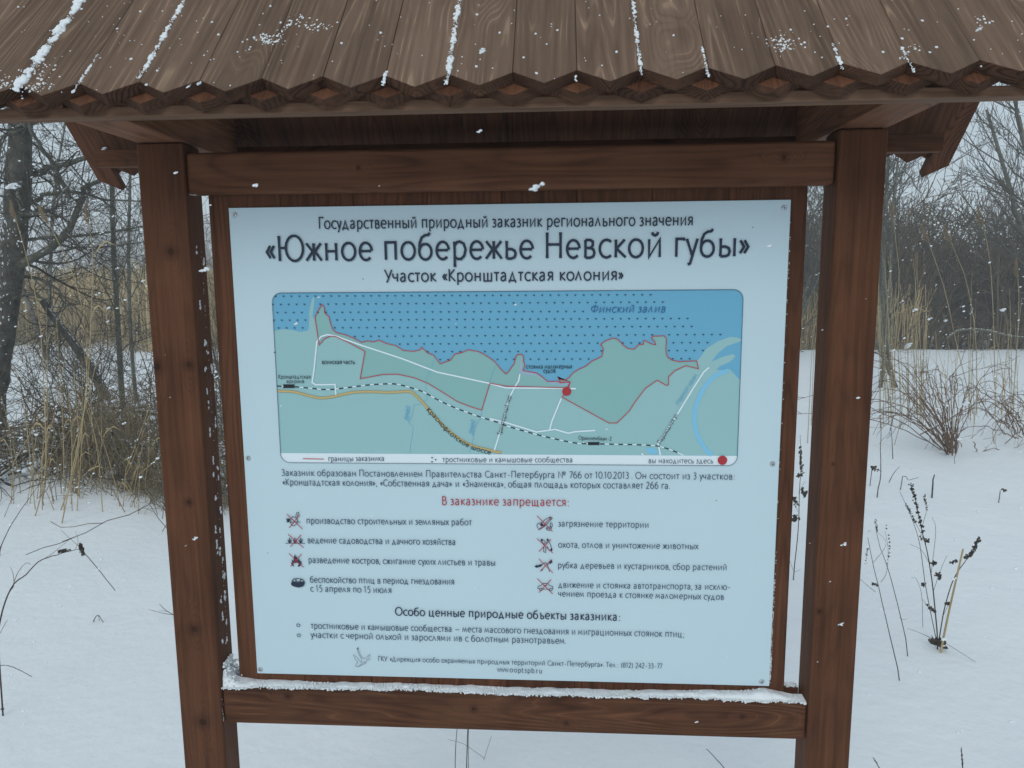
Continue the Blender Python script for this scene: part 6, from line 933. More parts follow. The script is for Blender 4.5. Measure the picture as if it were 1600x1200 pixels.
for k in range(150): C.append((.5006 + random.uniform(0, .002), .0015, random.choice([random.uniform(.835, .90), random.uniform(.9, 1.05), random.uniform(.84, 1.72)]))); R.append(random.uniform(.0006, .0015))
for k in range(25): C.append((-.5, -.0012, .83)); R.append(.0003)
o = link('rail_snow', blobs('rail_snow', C, R, SNOWF, (1, 1, .8), .2)); props(o, 'snow crumbs on the rear rail and along the right edge of the sign panel', 'snow', kind='stuff')
# lumps stuck to the inner face of the left post
C, R = [], []
lump = [(.35, 1.66), (.8, 1.64), (.35, 1.56), (.5, 1.49), (.62, 1.47), (.4, 1.44), (.85, 1.44), (.4, 1.40), (.45, 1.37), (.85, 1.335), (.42, 1.32), (.5, 1.262), (.8, 1.245), (.45, 1.235), (.82, 1.225), (.48, 1.19), (.8, 1.16), (.35, 1.13), (.68, 1.12), (.38, 1.09), (.72, 1.06), (.66, 1.03), (.75, 1.025), (.4, .985), (.42, .95), (.7, .985), (.68, .93), (.3, .90), (.6, .895), (.35, 1.10), (.55, 1.08)]
for t, z in lump:
    y = PF + .006 + t * .056; n = random.randint(4, 12); L = random.uniform(.003, .011)
    for k in range(n): C.append((XL1 + .0003, y + random.gauss(0, .0016), z + random.uniform(-L, L))); R.append(random.uniform(.0012, .0028))
for k in range(55):
    z = random.uniform(.84, 1.7); C.append((XL1 + .0002, PF + .006 + .037 + random.gauss(0, .0006), z)); R.append(random.uniform(.0005, .001))
for k in range(14): C.append((XL1 + random.uniform(-.001, .0025), -.030 + random.uniform(0, .002), random.uniform(.738, .80))); R.append(random.uniform(.0006, .0012))
for k in range(10): C.append((XL1 + .004 + k * .0014, -.024, 1.7555 + random.uniform(-.001, .001))); R.append(random.uniform(.0006, .0012))
o = link('post_snow', blobs('post_snow', C, R, SNOWF, (.35, 1, 1.25), .25)); props(o, 'wet snow patches stuck to the inner side of the left post', 'snow', kind='stuff')

# ================================================================ vegetation
def rv(): return rng.normal(size=3)
def grow(tb, tips, p0, d0, length, r0, level, maxlevel, up=.15, wob=.22, kids=(3, 6), ratio=.55, ang=.75, minr=.0018, k=3, spread0=.25):
    """recursive branch"""
    n = max(3, int(5 + 2 * (maxlevel - level)))
    d = np.array(d0, float); d /= np.linalg.norm(d)
    P = [np.array(p0, float)]; st = length / (n - 1)
    for i in range(n - 1):
        d = d + rv() * wob * .45 + np.array([0, 0, up * .35]); d /= np.linalg.norm(d)
        P.append(P[-1] + d * st)
    P = np.array(P); R = np.linspace(r0, max(minr, r0 * .35), n)
    tb.add(P, R, k if level else 6)
    tips.append((P, R))
    if level >= maxlevel: return
    for c in range(rng.integers(kids[0], kids[1] + 1)):
        t = rng.uniform(spread0, 1.0); x = t * (n - 1); i = min(int(x), n - 2); f = x - i
        q = P[i] * (1 - f) + P[i + 1] * f; tang = P[i + 1] - P[i]; tang /= np.linalg.norm(tang)
        s = rv(); s -= s.dot(tang) * tang; s /= np.linalg.norm(s) + 1e-9
        a = ang * rng.uniform(.6, 1.25)
        dd = tang * math.cos(a) + s * math.sin(a)
        grow(tb, tips, q, dd, length * ratio * rng.uniform(.7, 1.25) * (1.15 - .4 * t), max(minr, (R[i]) * .55), level + 1, maxlevel, up, wob, kids, ratio, ang, minr, k, .2)

def along(P, R, t):
    x = t * (len(P) - 1); i = min(int(x), len(P) - 2); f = x - i
    T = P[i + 1] - P[i]
    return P[i] * (1 - f) + P[i + 1] * f, T / (np.linalg.norm(T) + 1e-9), R[i] * (1 - f) + R[i + 1] * f

def snow_on(name, tips, parent, frac=.25, minr=.003, lift=.75):
    C, R = [], []
    for P, Rr in tips:
        for i in range(len(P) - 1):
            d = P[i + 1] - P[i]; L = np.linalg.norm(d)
            if Rr[i] < minr or abs(d[2]) / (L + 1e-9) > .8: continue
            if rng.random() > frac: continue
            m = max(1, int(L / (Rr[i] * 1.6)))
            for t in rng.uniform(0, 1, m):
                C.append(P[i] + d * t + np.array([0, 0, Rr[i] * lift])); R.append(Rr[i] * rng.uniform(.5, .85))
    if not C: return
    o = link(name, blobs(name, C, R, SNOWF, (1, 1, .6), .2), parent)
    o['kind'] = 'stuff'

# ---- big tree at the left edge
root = empty('bare_tree', (0, 0, 0), 'large dark bare tree with low spreading limbs at the left edge', 'tree')
tb = Tubes(); P = smooth_line(BIG_TRUNK, 26)
P[0] = P[1] + (P[1] - P[2]); P[0][2] = min(P[0][2], -.05)
R = np.linspace(.125, .075, 26) * (1 + .05 * rng.normal(size=26)); tb.add(P, R, 14)
link('trunk', tb.mesh('trunk', BARK), root)
C_, R_ = [], []
for c in range(220):
    t = rng.uniform(.06, .36); x = t * 25; i = int(x); q = P[i] + (P[i + 1] - P[i]) * (x - i); rr_ = R[i]
    a = rng.normal(-1.75, .5); C_.append(q + np.array([math.cos(a) * rr_, math.sin(a) * rr_, 0])); R_.append(rng.uniform(.004, .012))
o = link('trunk_snow', blobs('trunk_snow', C_, R_, SNOWF, (.8, .5, 1.5), .25), root); o['kind'] = 'stuff'
trunk_tips = [(P, R)]
tw = Tubes(); tips = []
for li, L in enumerate(BIG_LIMBS):
    tb = Tubes(); P = smooth_line(L, 14)
    dz = np.cumsum(rng.normal(0, .05, 14)) + np.linspace(0, rng.uniform(-.8, .8), 14); P[:, 1] += dz
    r0 = [.042, .034, .036, .024, .018, .024, .028, .032, .036, .018, .022, .014, .02, .03][li % 14]
    R = np.linspace(r0, r0 * .25, 14); tb.add(P, R, 7)
    link('limb', tb.mesh('limb', BARK2), root); tips.append((P, R))
    for c in range(12):
        t = rng.uniform(.08, 1); q, T, r = along(P, R, t)
        s = rv(); s -= s.dot(T) * T; s /= np.linalg.norm(s)
        grow(tw, tips, q, T * .55 + s * .8, rng.uniform(.35, 1.1), max(.004, r * .42), 2, 4, .02, .42, (2, 5), .6, .8, .0022, 3)
for c in range(14):
    q, T, r = along(*trunk_tips[0], rng.uniform(.25, .95)); s = rv(); s[2] *= .4; s /= np.linalg.norm(s)
    grow(tw, tips, q, s + np.array([.2, 0, .1]), rng.uniform(.5, 1.6), .011, 2, 4, .05, .4, (3, 6), .6, .8, .0016, 3)
o = link('crown', tw.mesh('crown', TWIG), root)
snow_on('branch_snow', tips, root, .10, .006)

# ---- slim trees behind
for k, L in enumerate(SLIM_TRUNKS):
    root = empty('slim_tree', (0, 0, 0), ['slim grey sapling standing between the big tree and the left post', 'thinner and farther sapling just left of the left post'][k], 'tree', 'slim saplings left of the board')
    tb = Tubes(); P = smooth_line(L, 20); P[0][2] = -.05; r0 = [.032, .026][k]; R = np.linspace(r0, r0 * .5, 20); tb.add(P, R, 8)
    link('trunk', tb.mesh('trunk', BARK2), root)
    tw = Tubes(); tips = []
    for c in range(17):
        q, T, r = along(P, R, rng.uniform(.15, 1)); s = rv(); s[2] = abs(s[2]) * .6; s /= np.linalg.norm(s)
        grow(tw, tips, q, T * .5 + s, rng.uniform(.5, 1.3), .008, 2, 4, .12, .3, (2, 5), .6, .7, .0018, 3)
    link('crown', tw.mesh('crown', TWIG), root)

# ---- fallen log
root = empty('fallen_log', (0, 0, 0), 'snow topped dark dead trunk leaning diagonally through the brush at left', 'log')
tb = Tubes(); P = smooth_line(LOG, 14); R = np.linspace(.030, .050, 14); tb.add(P, R, 9)
link('trunk', tb.mesh('trunk', BARK), root)
tw = Tubes(); tips = []
for c in range(12):
    q, T, r = along(P, R, rng.uniform(0, 1)); s = rv(); s /= np.linalg.norm(s)
    grow(tw, tips, q, s, rng.uniform(.3, .8), .009, 2, 4, -.02, .4, (2, 4), .6, .8, .002, 3)
link('branches', tw.mesh('branches', TWIG), root)
C, R2 = [], []
for c in range(420):
    q, T, r = along(P, R, rng.uniform(.15, .98)); C.append(q + np.array([rng.normal(0, .010) + .008, -.012, r * .85])); R2.append(rng.uniform(.005, .012))
o = link('log_snow', blobs('log_snow', C, R2, SNOWF, (1, 1, .6), .2), root)
o['kind'] = 'stuff'

def gp(x, y): return np.array([x, y, float(ground_h(x, y))])
def px_ground(px, py):  # only used to size regions: point on flat ground seen at a pixel of the 1600 px photograph
    d = np.array(_f) + np.array(_r) * (px - 800) / 1136.37 - np.array(_u) * (py - 600) / 1136.37
    t = -CAM.z / d[2]; return np.array(CAM) + d * t

# ---- brush pile
tw = Tubes(); tips = []
tg = Tubes()
for c in range(50):
    x, y = rng.uniform(-5.2, -2.1), rng.uniform(3.7, 5.2)
    a = rng.uniform(0, 6.28); L = rng.uniform(.6, 1.7); z0 = rng.uniform(0, .3)
    pts = [gp(x, y) + np.array([math.cos(a) * L * t + .12 * rng.normal(), math.sin(a) * L * t * .6 + .1 * rng.normal(), z0 + .35 * math.sin(3.1 * t) * rng.random() + .04 * rng.normal()]) for t in (0, .33, .66, 1)]
    P = smooth_line(pts, 12); rr0 = rng.uniform(.007, .018); R = np.linspace(rr0, rr0 * .35, 12)
    tg.add(P, R, 5); tips.append((P, R))
for c in range(150):
    x, y = rng.uniform(-5.2, -1.95), rng.uniform(3.6, 5.4)
    x = x * (.75 + .09 * y)
    p0 = gp(x, y) + np.array([0, 0, rng.uniform(0, .25)])
    d = rv(); d[2] = abs(d[2]) * .25 + rng.uniform(-.1, .25)
    grow(tw if rng.random() < .6 else tg, tips, p0, d, rng.uniform(.4, 1.3), rng.uniform(.004, .014), 2, 4, rng.uniform(-.12, .1), .55, (2, 5), .6, .85, .0023, 3)
V1, F1 = tw.arrays()
o = link('brush_pile', mesh_np('brush_pile', V1, F1, TWIG, True)); props(o, 'tangled heap of dark fallen branches in the snow left of the board', 'brushwood', kind='stuff')
V1, F1 = tg.arrays()
o = link('bramble_tangle', mesh_np('bramble_tangle', V1, F1, TWIGB, True)); props(o, 'greenish grey twigs woven through the brush heap at left', 'brushwood', kind='stuff')
C, R = [], []
for P, Rr in tips:
    for i in range(len(P) - 1):
        d = P[i + 1] - P[i]
        if Rr[i] > .0028 and rng.random() < .35:
            for t in rng.uniform(0, 1, 3): C.append(P[i] + d * t + np.array([0, 0, Rr[i] * .8])); R.append(Rr[i] * rng.uniform(.6, 1.5))
for c in range(26):
    x, y = rng.uniform(-4.8, -2.0), rng.uniform(3.9, 5.2); b = gp(x, y)
    for k in range(10): C.append(b + np.array([rng.normal(0, .08), rng.normal(0, .06), rng.uniform(.0, .10)])); R.append(rng.uniform(.02, .05))
o = link('brush_snow', blobs('brush_snow', C, R, SNOWF, (1, 1, .6), .2)); props(o, 'snow clots resting on the brush heap at left', 'snow', kind='stuff')

# ---- shrubs beside the left post
def shrub(name, label, cat, cx, cy, n, h, rad, mat, r0=.008, lean=(0, 0), group=None, maxl=4, wob=.35, kids=(2, 5), minr=.0018, up=.25):
    root = empty(name, gp(cx, cy), label, cat, group)
    b = Tubes(); f = Tubes(); tips = []
    for k in range(n):
        p0 = np.array([rng.normal(0, rad * .25), rng.normal(0, rad * .25), -.05])
        d = np.array([rng.normal(0, rad) + lean[0], rng.normal(0, rad) + lean[1], h * .9])
        grow(b, tips, p0, d, h * rng.uniform(.6, 1.05), r0 * rng.uniform(.6, 1.1), 3, 3, up, wob * .6, (0, 0), .6, .7, minr, 4)
        P, R = tips[-1]
        for c in range(rng.integers(5, 10)):
            q, T, r = along(P, R, rng.uniform(.15, 1)); s = rv(); s -= s.dot(T) * T; s /= np.linalg.norm(s)
            grow(f, tips, q, T * .7 + s * .7, h * rng.uniform(.15, .45), max(minr, r * .5), 6 - maxl + 1 if maxl < 4 else 3, 4, up, wob, kids, .6, .7, minr, 3)
    link('stems', b.mesh('stems', mat), root)
    link('twigs', f.mesh('twigs', mat), root)
    return root
shrub('bare_shrub', 'bare many stemmed shrub beside the left post behind the saplings', 'shrub', -3.25, 6.0, 26, 1.75, .34, TWIGB, .010)
shrub('bare_shrub', 'low bare shrub under the limbs of the big left tree', 'shrub', -5.3, 6.6, 20, 1.3, .5, TWIGB, .009)
shrub('bare_shrub', 'bare shrub half hidden behind the left post', 'shrub', -2.55, 6.6, 20, 1.6, .35, TWIG, .009)

# ---- dead grass hanging out of the brush heap
tb = Tubes()
cl_ = [(rng.uniform(-4.5, -2.1), rng.uniform(3.5, 4.8)) for k in range(24)]
for c in range(800):
    x, y = cl_[rng.integers(0, 24)]; x += rng.normal(0, .09); y += rng.normal(0, .12); p0 = gp(x, y); L = rng.uniform(.2, .75)
    d = np.array([rng.normal(0, .3), rng.normal(0, .2), 1]); d /= np.linalg.norm(d)
    tb.add([p0, p0 + d * L * .5, p0 + d * L * .8 + rv() * .03, p0 + d * L + rv() * .06], [.0034, .003, .0022, .001], 3)
for c in range(1300):
    t = rng.random()
    x = -1.75 - 1.5 * t + rng.normal(0, .16); y = 3.05 + .55 * t + abs(rng.normal(0, .3)) + .12 * math.sin(t * 17)
    p0 = gp(x * 1.0 - .35, y + .25); L = rng.uniform(.12, .42) * (1.15 - abs(t - .35))
    d = np.array([rng.normal(0, .5), -abs(rng.normal(.2, .3)), rng.uniform(.3, 1)]); d /= np.linalg.norm(d)
    tb.add([p0, p0 + d * L * .5, p0 + d * L * .85 + np.array([0, 0, -.06 * L])], [.0022, .0016, .0008], 3)
o = link('dead_grass', tb.mesh('dead_grass', GRASS)); props(o, 'matted tuft of dead grass at the foot of the brush heap', 'grass', kind='stuff')

# ---- reeds
def reed(pts, r=.0035, plume=False, label='', group='', mat=STRAW, leaves=2, ph=.16):
    P = smooth_line(pts, 12); P[0][2] = min(P[0][2], float(ground_h(P[0][0], P[0][1])) - .02) if P[0][2] < .4 else P[0][2]
    base = P[0].copy()
    root = empty('reed', base, label, 'reed', group)
    tb = Tubes(); tb.add(P - base, np.linspace(r, r * .4, 12), 5)
    link('stem', tb.mesh('stem', mat), root)
    for k in range(leaves):
        q, T, rr_ = along(P, np.ones(12), rng.uniform(.3, .8)); q = q - base
        sd = rng.choice([-1, 1]); L = rng.uniform(.12, .3)
        d = np.array([sd * rng.uniform(.25, .8), rng.normal(0, .3), rng.uniform(.7, 1.6)]); d /= np.linalg.norm(d)
        a, b, c, e = q, q + d * L * .35, q + d * L * .65 + np.array([0, 0, -.03]), q + d * L * .95 + np.array([sd * .02, 0, -.12])
        w = np.array([0, 0, 1.0]) * .0075; w2 = np.array([0, .3, .8]) * .0055
        V = np.array([a, b + w, b - w, c + w2, c - w2, e]); F = np.array([[0, 1, 2], [1, 3, 2], [2, 3, 4], [3, 5, 4]])
        link('leaf', mesh_np('leaf', V, F, mat, True), root)
    if plume:
        tp = Tubes()
        T = P[-1] - P[-3]; T /= np.linalg.norm(T)
        side = np.array([1.0, 0, 0]) if T[0] > 0 else np.array([-1.0, 0, 0])
        for k in range(150):
            t = rng.uniform(0, 1); q = P[-1] - base - T * ph * .15 + T * ph * t * .75
            s = rv(); s /= np.linalg.norm(s); d = T * .9 + s * .35 + side * .18 + np.array([0, 0, -.12])
            L = ph * .33 * (1.1 - t * .7)
            tp.add([q, q + d * L * .6, q + d * L + np.array([0, 0, -.006])], [.0016, .0018, .0006], 3)
        link('plume', tp.mesh('plume', PLUME), root)
    return root
def LEFTSPOT(a): return 'near the left edge' if a < -.72 else ('by the middle of the brush heap' if a < -.64 else 'closest to the left post')
def RIGHTSPOT(a): return 'seen in the gap beside the right post' if a < .41 else 'close beside the right post' if a < .50 else ('midway to the right edge' if a < .56 else 'near the right edge')
_used = {}
def describe(L, allL, spot):
    q = np.array(L); h = np.linalg.norm(q[-1] - q[0]); hs = sorted(np.linalg.norm(np.array(l)[-1] - np.array(l)[0]) for l in allL)
    sz = 'short' if h < hs[len(hs) // 3] else ('tall' if h > hs[2 * len(hs) // 3] else 'medium tall')
    az = lambda p_: (p_[0] - CAM.x) / (p_[1] - CAM.y)
    ln = az(q[-1]) - az(q[0])
    le = 'upright' if abs(ln) < .006 else ('left leaning' if ln < 0 else 'right leaning')
    st_ = 'strongly ' if abs(ln) > .02 and le != 'upright' else ''
    return '%s %s%s plain reed stalk %s' % (sz, st_, le, spot(az(q[0])))
lab = ['tall dry reed with a drooping plume nearest the left edge of the photo', 'tall dry reed whose plume hangs below the roof corner at left', 'straight dry reed with a dark feathery plume nearest the left post']
for k, L in enumerate(REED_L): reed(L, .0042, True, lab[k], 'dry reeds by the brush heap')
labl = ['dry straw coloured reed standing in front of the brush heap at left']
for k, L in enumerate(REED_L2): reed(L, .0030, False, describe(L, REED_L2, LEFTSPOT), 'dry reeds by the brush heap', leaves=(k % 3 == 0) * 1)
labr = ['long dry reed leaning left with a frayed plume right of the right post', 'dry reed with a thin plume between two taller ones at right', 'tallest straight reed near the right edge of the photo', 'dry reed with a plume just right of the right post', 'short plumed reed second from the right post', 'dry reed bending right beside the right edge']
for k, L in enumerate(REED_R): reed(L, .0052, True, labr[k], 'dry reeds right of the board', STRAWD, 0, .28)
for k, L in enumerate(REED_R2): reed(L, rng.uniform(.003, .0055), False, describe(L, REED_R2, RIGHTSPOT), 'dry reeds right of the board', STRAWD, 0)

# ---- weeds
for (label, cat, strokes, seeds, straw) in WEEDS:
    base = np.array(strokes[0][0][0]); gz = float(ground_h(base[0], base[1]))
    root = empty('weed' if 'weed' in cat else cat.replace(' ', '_'), base, label, cat)
    lift = np.array([0, 0, max(0.0, gz - base[2])]) if base[2] > gz - .25 else np.zeros(3)
    tb = Tubes()
    for s, (pts, r0, r1) in enumerate(strokes):
        P = smooth_line(pts, max(6, 3 * len(pts))) + lift
        if s == 0 or abs(P[0][2] - gz) < .03: P[0][2] = min(P[0][2], gz - .02)
        P = P + rng.normal(0, r0 * .35, P.shape) * np.linspace(0, 1, len(P))[:, None]
        tb.add(P - base, np.linspace(r0, r1, len(P)), 5)
    link('stem', tb.mesh('stem', WEED), root)
    if seeds:
        C, R = [], []; tl = Tubes()
        for pts, size, n in seeds:
            P = smooth_line(pts, 12) + lift
            for k in range(int(n * (3.2 if size < .008 else 2.0))):
                q = P[rng.integers(0, 12)] + rng.normal(0, size * .5, 3) - base
                C.append(q); R.append(size * rng.uniform(.25, .62))
                if rng.random() < .5:
                    d = rv() * size * .5; tl.add([q, q + d * .6, q + d + np.array([0, 0, -size * .3])], [size * .09, size * .13, size * .03], 3)
        V1 = blobs('seed_heads', C, R, WEED, (1, 1, 1.3), .35)
        link('seed_heads', V1, root)
        if tl.V: link('withered_leaves', tl.mesh('withered_leaves', WEED), root)
    for pts, r0, r1 in straw:
        tb = Tubes(); P = smooth_line(pts, 8); P[0][2] = min(P[0][2], gz - .01); tb.add(P - base, np.linspace(r0, r1, 8), 6); link('straw_stalk', tb.mesh('straw_stalk', STRAW), root)

# ---- brambles
for nm, data, label in (('bramble_bush', BRAMBLE, 'clump of arching reddish brown bramble canes in the snow right of the right post'), ('bramble_bush', BRAMBLE2, 'low flattened reddish brown bramble canes at the right edge of the photo')):
    base = gp(data[0][0][0], data[0][0][1])
    root = empty(nm, base, label, 'bramble')
    tb = Tubes(); tw = Tubes(); tips = []
    for L in data:
        P = smooth_line(L, 14); P[:, 1] += np.linspace(0, rng.normal(0, .5), 14)
        P = P + rng.normal(0, .008, P.shape)
        R = np.linspace(.0048, .0018, 14); tb.add(P - base, R, 4)
        for c in range(rng.integers(0, 4)):
            q, T, r = along(P - base, R, rng.uniform(.3, 1)); s = rv(); s /= np.linalg.norm(s)
            grow(tw, tips, q, T * .8 + s * .7, rng.uniform(.08, .35), .003, 3, 4, -.05, .3, (1, 3), .5, .8, .0016, 3)
    link('canes', tb.mesh('canes', TWIGR), root); link('side_twigs', tw.mesh('side_twigs', TWIGR), root)
tb = Tubes(); P = smooth_line(BENTBOUGH, 16); R = np.linspace(.017, .010, 16); tb.add(P, R, 6)
root = empty('fallen_bough', (0, 0, 0), 'thin snow dusted bough arching across the thicket at right', 'branch')
link('bough', tb.mesh('bough', BARK2), root)
snow_on('bough_snow', [(P, R)], root, 1.0, .003, .8)

# ---- trees beyond the clearing (right) and behind the board
def tree(label, x, y, h, lean, nstem=1, r0=.07, mat=BARK2, tmat=TWIG, group='bare trees beyond the clearing', n=24, up=.2, low=.12):
    root = empty('bare_tree', gp(x, y), label, 'tree', group)
    tips = []
    tr = Tubes(); cr_ = Tubes()
    for s in range(nstem):
        d = np.array([lean[0] + rng.normal(0, .10) * nstem, lean[1] + rng.normal(0, .1), 1.0])
        st = []
        grow(tr, st, np.array([rng.normal(0, .06 * nstem), rng.normal(0, .06), -.1]), d, h * rng.uniform(.8, 1), r0 * rng.uniform(.75, 1), 0, 0, .12, .13, (0, 0), .6, .7, .012, 6)
        P, R = st[0]
        for c in range(n):
            q, T, r = along(P, R, rng.uniform(low, 1)); v = rv(); v -= v.dot(T) * T; v /= np.linalg.norm(v)
            grow(cr_, tips, q, T * .75 + v * .65, h * rng.uniform(.16, .42), max(.006, r * .45), 2, 4, up, .28, (3, 6), .58, .65, .0042, 3)
    link('trunk', tr.mesh('trunk', mat), root); link('crown', cr_.mesh('crown', tmat), root)
TR = [(4.75, 9.3, 4.1, (.03, 0), 3, .036, 'multi stemmed bare tree rising just right of the right post'),
      (10.2, 13.2, 5.8, (-.28, 0), 1, .10, 'thick bare tree leaning left near the right edge of the photo'),
      (11.0, 14.5, 6.4, (-.12, 0), 2, .08, 'twin stemmed bare tree beyond the right edge of the clearing'),
      (7.2, 14.5, 5.0, (-.25, 0), 2, .07, 'bushy bare tree with a lop sided crown behind the leaning one'),
      (6.4, 16.0, 4.6, (.05, 0), 2, .06, 'slighter bare tree behind the bent bough at right'),
      (11.2, 14.0, 6.6, (-.05, 0), 2, .08, 'tall bare tree standing right at the right edge of the photo')]
for x, y, h, l_, ns, r0, lb in TR: tree(lb, x, y, h, l_, ns, r0, n=26 if ns == 1 else 15)
BT_ = [(-9.9, 15.5, 4.2, 'bare tree beyond the reeds just left of the left post'), (4.3, 12.4, 4.4, 'bare tree seen in the gap beside the right post'), (-10.5, 13.0, 5.5, 'bare tree beyond the big tree at the left edge')]
for x, y, h, lb in BT_: tree(lb, x, y, h, (rng.normal(0, .1), 0), 2, .05, n=11)

# prototypes copied into one mass: the far thicket
def proto(h, n, seed_up, minr):
    tb = Tubes(); tips = []
    for s in range(3):
        st = []
        grow(tb, st, np.array([rng.normal(0, .25), rng.normal(0, .25), -.1]), (rng.normal(0, .25), rng.normal(0, .2), 1), h * rng.uniform(.7, 1), .035, 0, 0, .1, .25, (0, 0), .6, .7, .01, 3)
        P, R = st[0]
        for c in range(n):
            q, T, r = along(P, R, rng.uniform(.02, 1)); v = rv(); v -= v.dot(T) * T; v /= np.linalg.norm(v)
            grow(tb, tips, q, T * .6 + v * .7, h * rng.uniform(.15, .4), .010, 3, 4, seed_up, .3, (3, 6), .6, .65, minr, 3)
    return tb.arrays()
protos = [proto(3.2, 11, .15, .0092) for k in range(6)]
def mass(name, spots, label, mat, cat):
    Vs, Fs, n = [], [], 0
    for x, y, s in spots:
        V, F = protos[rng.integers(0, len(protos))]
        a = rng.uniform(0, 2 * np.pi); c, q = math.cos(a), math.sin(a)
        Rm = np.array([[c, q, 0], [-q, c, 0], [0, 0, 1]]) * s
        Vs.append(V @ Rm + gp(x, y)); Fs.append(F + n); n += len(V)
    V, F = np.concatenate(Vs), np.concatenate(Fs)
    o = link(name, mesh_np(name, V, F, mat, False)); props(o, label, cat, kind='stuff')
    return len(F)
sp = [(rng.uniform(3.0, 19), rng.uniform(15.0, 19), rng.uniform(.6, 1.02)) for k in range(190)] + [(rng.uniform(-2, 3), rng.uniform(15, 18), rng.uniform(.6, .9)) for k in range(16)]
nf = mass('thicket', sp, 'dense dark brown thicket of bare bushes beyond the clearing at right', TWIGF, 'thicket')
sp = [(rng.uniform(6, 45), rng.uniform(24, 34), rng.uniform(1.1, 1.7)) for k in range(60)] 
nf += mass('woodland', sp, 'bare woodland fading into the snowfall behind the thicket at right', TWIGF, 'woodland')
sp = [(rng.uniform(-75, 12), rng.uniform(62, 80), rng.uniform(1.6, 2.7)) for k in range(90)]
nf += mass('tree_line', sp, 'far line of bare trees fading grey in the falling snow at left', TWIGF, 'tree line')
print('far tris', nf * 2)

def reeds_mass(name, x0, x1, y0, y1, n, h, label, w=.007, seedp=.6):
    x = rng.uniform(x0, x1, n); y = y0 + (y1 - y0) * rng.random(n) ** 1.3
    if x1 - x0 > 20:  # ragged edge
        keep = y > y0 + 1.2 + 1.0 * np.sin(x * .9) + .7 * np.sin(x * 2.3 + 1) + rng.normal(0, .4, n); x = x[keep]; y = y[keep]; n = len(x)
    g_ = ground_h(x, y)
    H = h * rng.uniform(.6, 1.08, n); lx = rng.normal(0, .12, n) * H; a = rng.uniform(0, np.pi, n)
    dx, dy = np.cos(a) * w, np.sin(a) * w
    b = np.stack([x, y, g_ - .05], 1); m = np.stack([x + lx * .4, y, g_ + H * .6], 1); t = np.stack([x + lx, y, g_ + H], 1)
    D = np.stack([dx, dy, dx * 0], 1)
    ls = .1 * h
    lf = m + np.stack([rng.normal(0, ls, n), rng.normal(0, ls * .5, n), rng.uniform(.2, 1.8, n) * ls], 1)
    V = np.stack([b - D, b + D, m + D, m - D, t + D * .8, t - D * .8, m + np.array([0, 0, .012 * h]), lf], 1).reshape(-1, 3)
    k = np.arange(n)[:, None] * 8
    F = np.concatenate([k + [0, 1, 2], k + [0, 2, 3], k + [3, 2, 4], k + [3, 4, 5], k + [3, 6, 7]])
    o = link(name, mesh_np(name, V, F, STRAWF)); props(o, label, 'reed bed', kind='stuff')
reeds_mass('reed_bed', -42, 2.0, 14.5, 36, 50000, 1.95, 'wide bed of dry yellowish reeds beyond the trees at left', .011)
reeds_mass('reed_bed', 3.8, 7.6, 13.8, 16.0, 620, 1.3, 'strip of dry reeds at the edge of the thicket right of the board', .005)
reeds_mass('reed_bed', 4.0, 9, 5.5, 9.0, 120, .9, 'sparse short dry grass stems poking through the snow at right', .0022)
# low brush peeping through the snow on the far side
tb = Tubes(); tips = []
for c in range(150):
    x, y = rng.uniform(3, 15), rng.uniform(13.0, 15.5); p0 = gp(x, y)
    grow(tb, tips, p0, (rng.normal(0, 1), rng.normal(0, 1), rng.uniform(.1, .9)), rng.uniform(.4, 1.0), .008, 2, 4, 0, .5, (2, 5), .6, .8, .003, 3)
for c in range(120):
    x, y = rng.uniform(-10, -2.2), rng.uniform(7, 13); p0 = gp(x, y)
    grow(tb, tips, p0, (rng.normal(0, 1), rng.normal(0, 1), rng.uniform(.1, .9)), rng.uniform(.4, 1.1), .008, 2, 4, 0, .5, (2, 5), .6, .8, .003, 3)
o = link('low_brush', tb.mesh('low_brush', TWIGB)); props(o, 'low scrub poking out of the snow along the far side of the clearing', 'brushwood', kind='stuff')

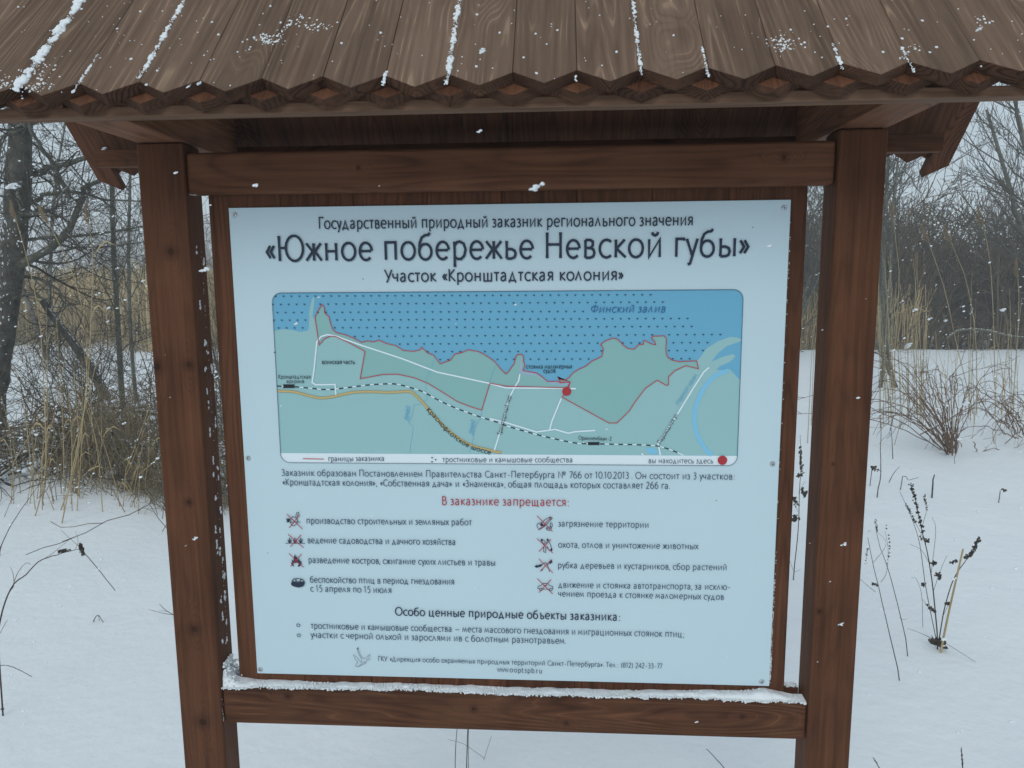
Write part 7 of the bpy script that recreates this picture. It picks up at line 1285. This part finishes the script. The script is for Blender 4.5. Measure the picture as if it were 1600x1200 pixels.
# ================================================================ falling snow
C, R, S = [], [], []
big = [((.08, -.8, 1.664), .0042), ((-.209, -.7, 1.611), .0034), ((-.223, -.55, 1.701), .003), ((.011, -.5, 1.761), .0026), ((-.252, -.6, 1.791), .002), ((-.753, -.2, 1.753), .008), ((-.437, -.3, 1.753), .0028), ((-.361, -.4, 1.841), .002), ((.947, .5, 1.435), .009), ((.422, -.7, 1.79), .0018), ((.025, -.6, 1.814), .003), ((.506, -.3, 1.104), .003), ((.504, -.3, 1.224), .003), ((-.448, -.3, 1.219), .0035), ((-.849, .2, 1.879), .006), ((-.702, .1, 1.876), .0045)]
for c, r in big:
    for k in range(16): C.append(np.array(c) + rng.normal(0, r * .22, 3) + np.array([.9, 0, .45]) * rng.normal(0, r * .55)); R.append(r * rng.uniform(.2, .42)); S.append((1.3, 1, .7))
n = 7000
Yc = -1.319 + 1.0 + 9 * rng.random(n)
for yv in Yc:
    d = yv + 1.319
    x = .094 + d * rng.uniform(-.8, .72) - .06 * d; z = 1.6 + d * rng.uniform(-.68, .4)
    if z < .05: continue
    if -.06 < yv < .4 and abs(x) < .95: continue
    if yv < .0 and rng.random() < .72: continue
    if -.45 < yv < .4 and z > 1.75 and abs(x) < .95: continue
    r = rng.choice([.0010, .0014, .002, .003, .0045]) * (.6 if yv < .2 else 1.25)
    for k in range(2): C.append(np.array([x, yv, z]) + np.array([.8, .1, .4]) * rng.normal(0, r * .8)); R.append(r * rng.uniform(.5, .9)); S.append((1.2, 1, .75))
o = link('falling_snow', blobs('falling_snow', C, R, FLAKE, np.array(S), .2)); props(o, 'snowflakes falling through the air in front of and beyond the board', 'snowfall', kind='stuff')

# ================================================================ haze of the snowfall
bm = box_bm(-110, 110, -3.2, 120, -1.6, 9.0, 0)
hm = bpy.data.materials.new('snowfall_haze'); hm.use_nodes = True
hn, hl = hm.node_tree.nodes, hm.node_tree.links
hn.clear()
pv = hn.new('ShaderNodeVolumePrincipled'); pv.inputs['Color'].default_value = (.97, .985, 1.0, 1); pv.inputs['Density'].default_value = 0.0058; pv.inputs['Anisotropy'].default_value = 0.2
ho = hn.new('ShaderNodeOutputMaterial'); hl.new(pv.outputs[0], ho.inputs['Volume'])
o = from_bm('haze', bm, hm); props(o, 'thin haze of falling snow filling the air', 'haze', kind='stuff')
print('total tris', sum(sum(len(p_.vertices) - 2 for p_ in me.polygons) if len(me.polygons) < 2000 else len(me.loops) - 2 * len(me.polygons) for me in bpy.data.meshes))
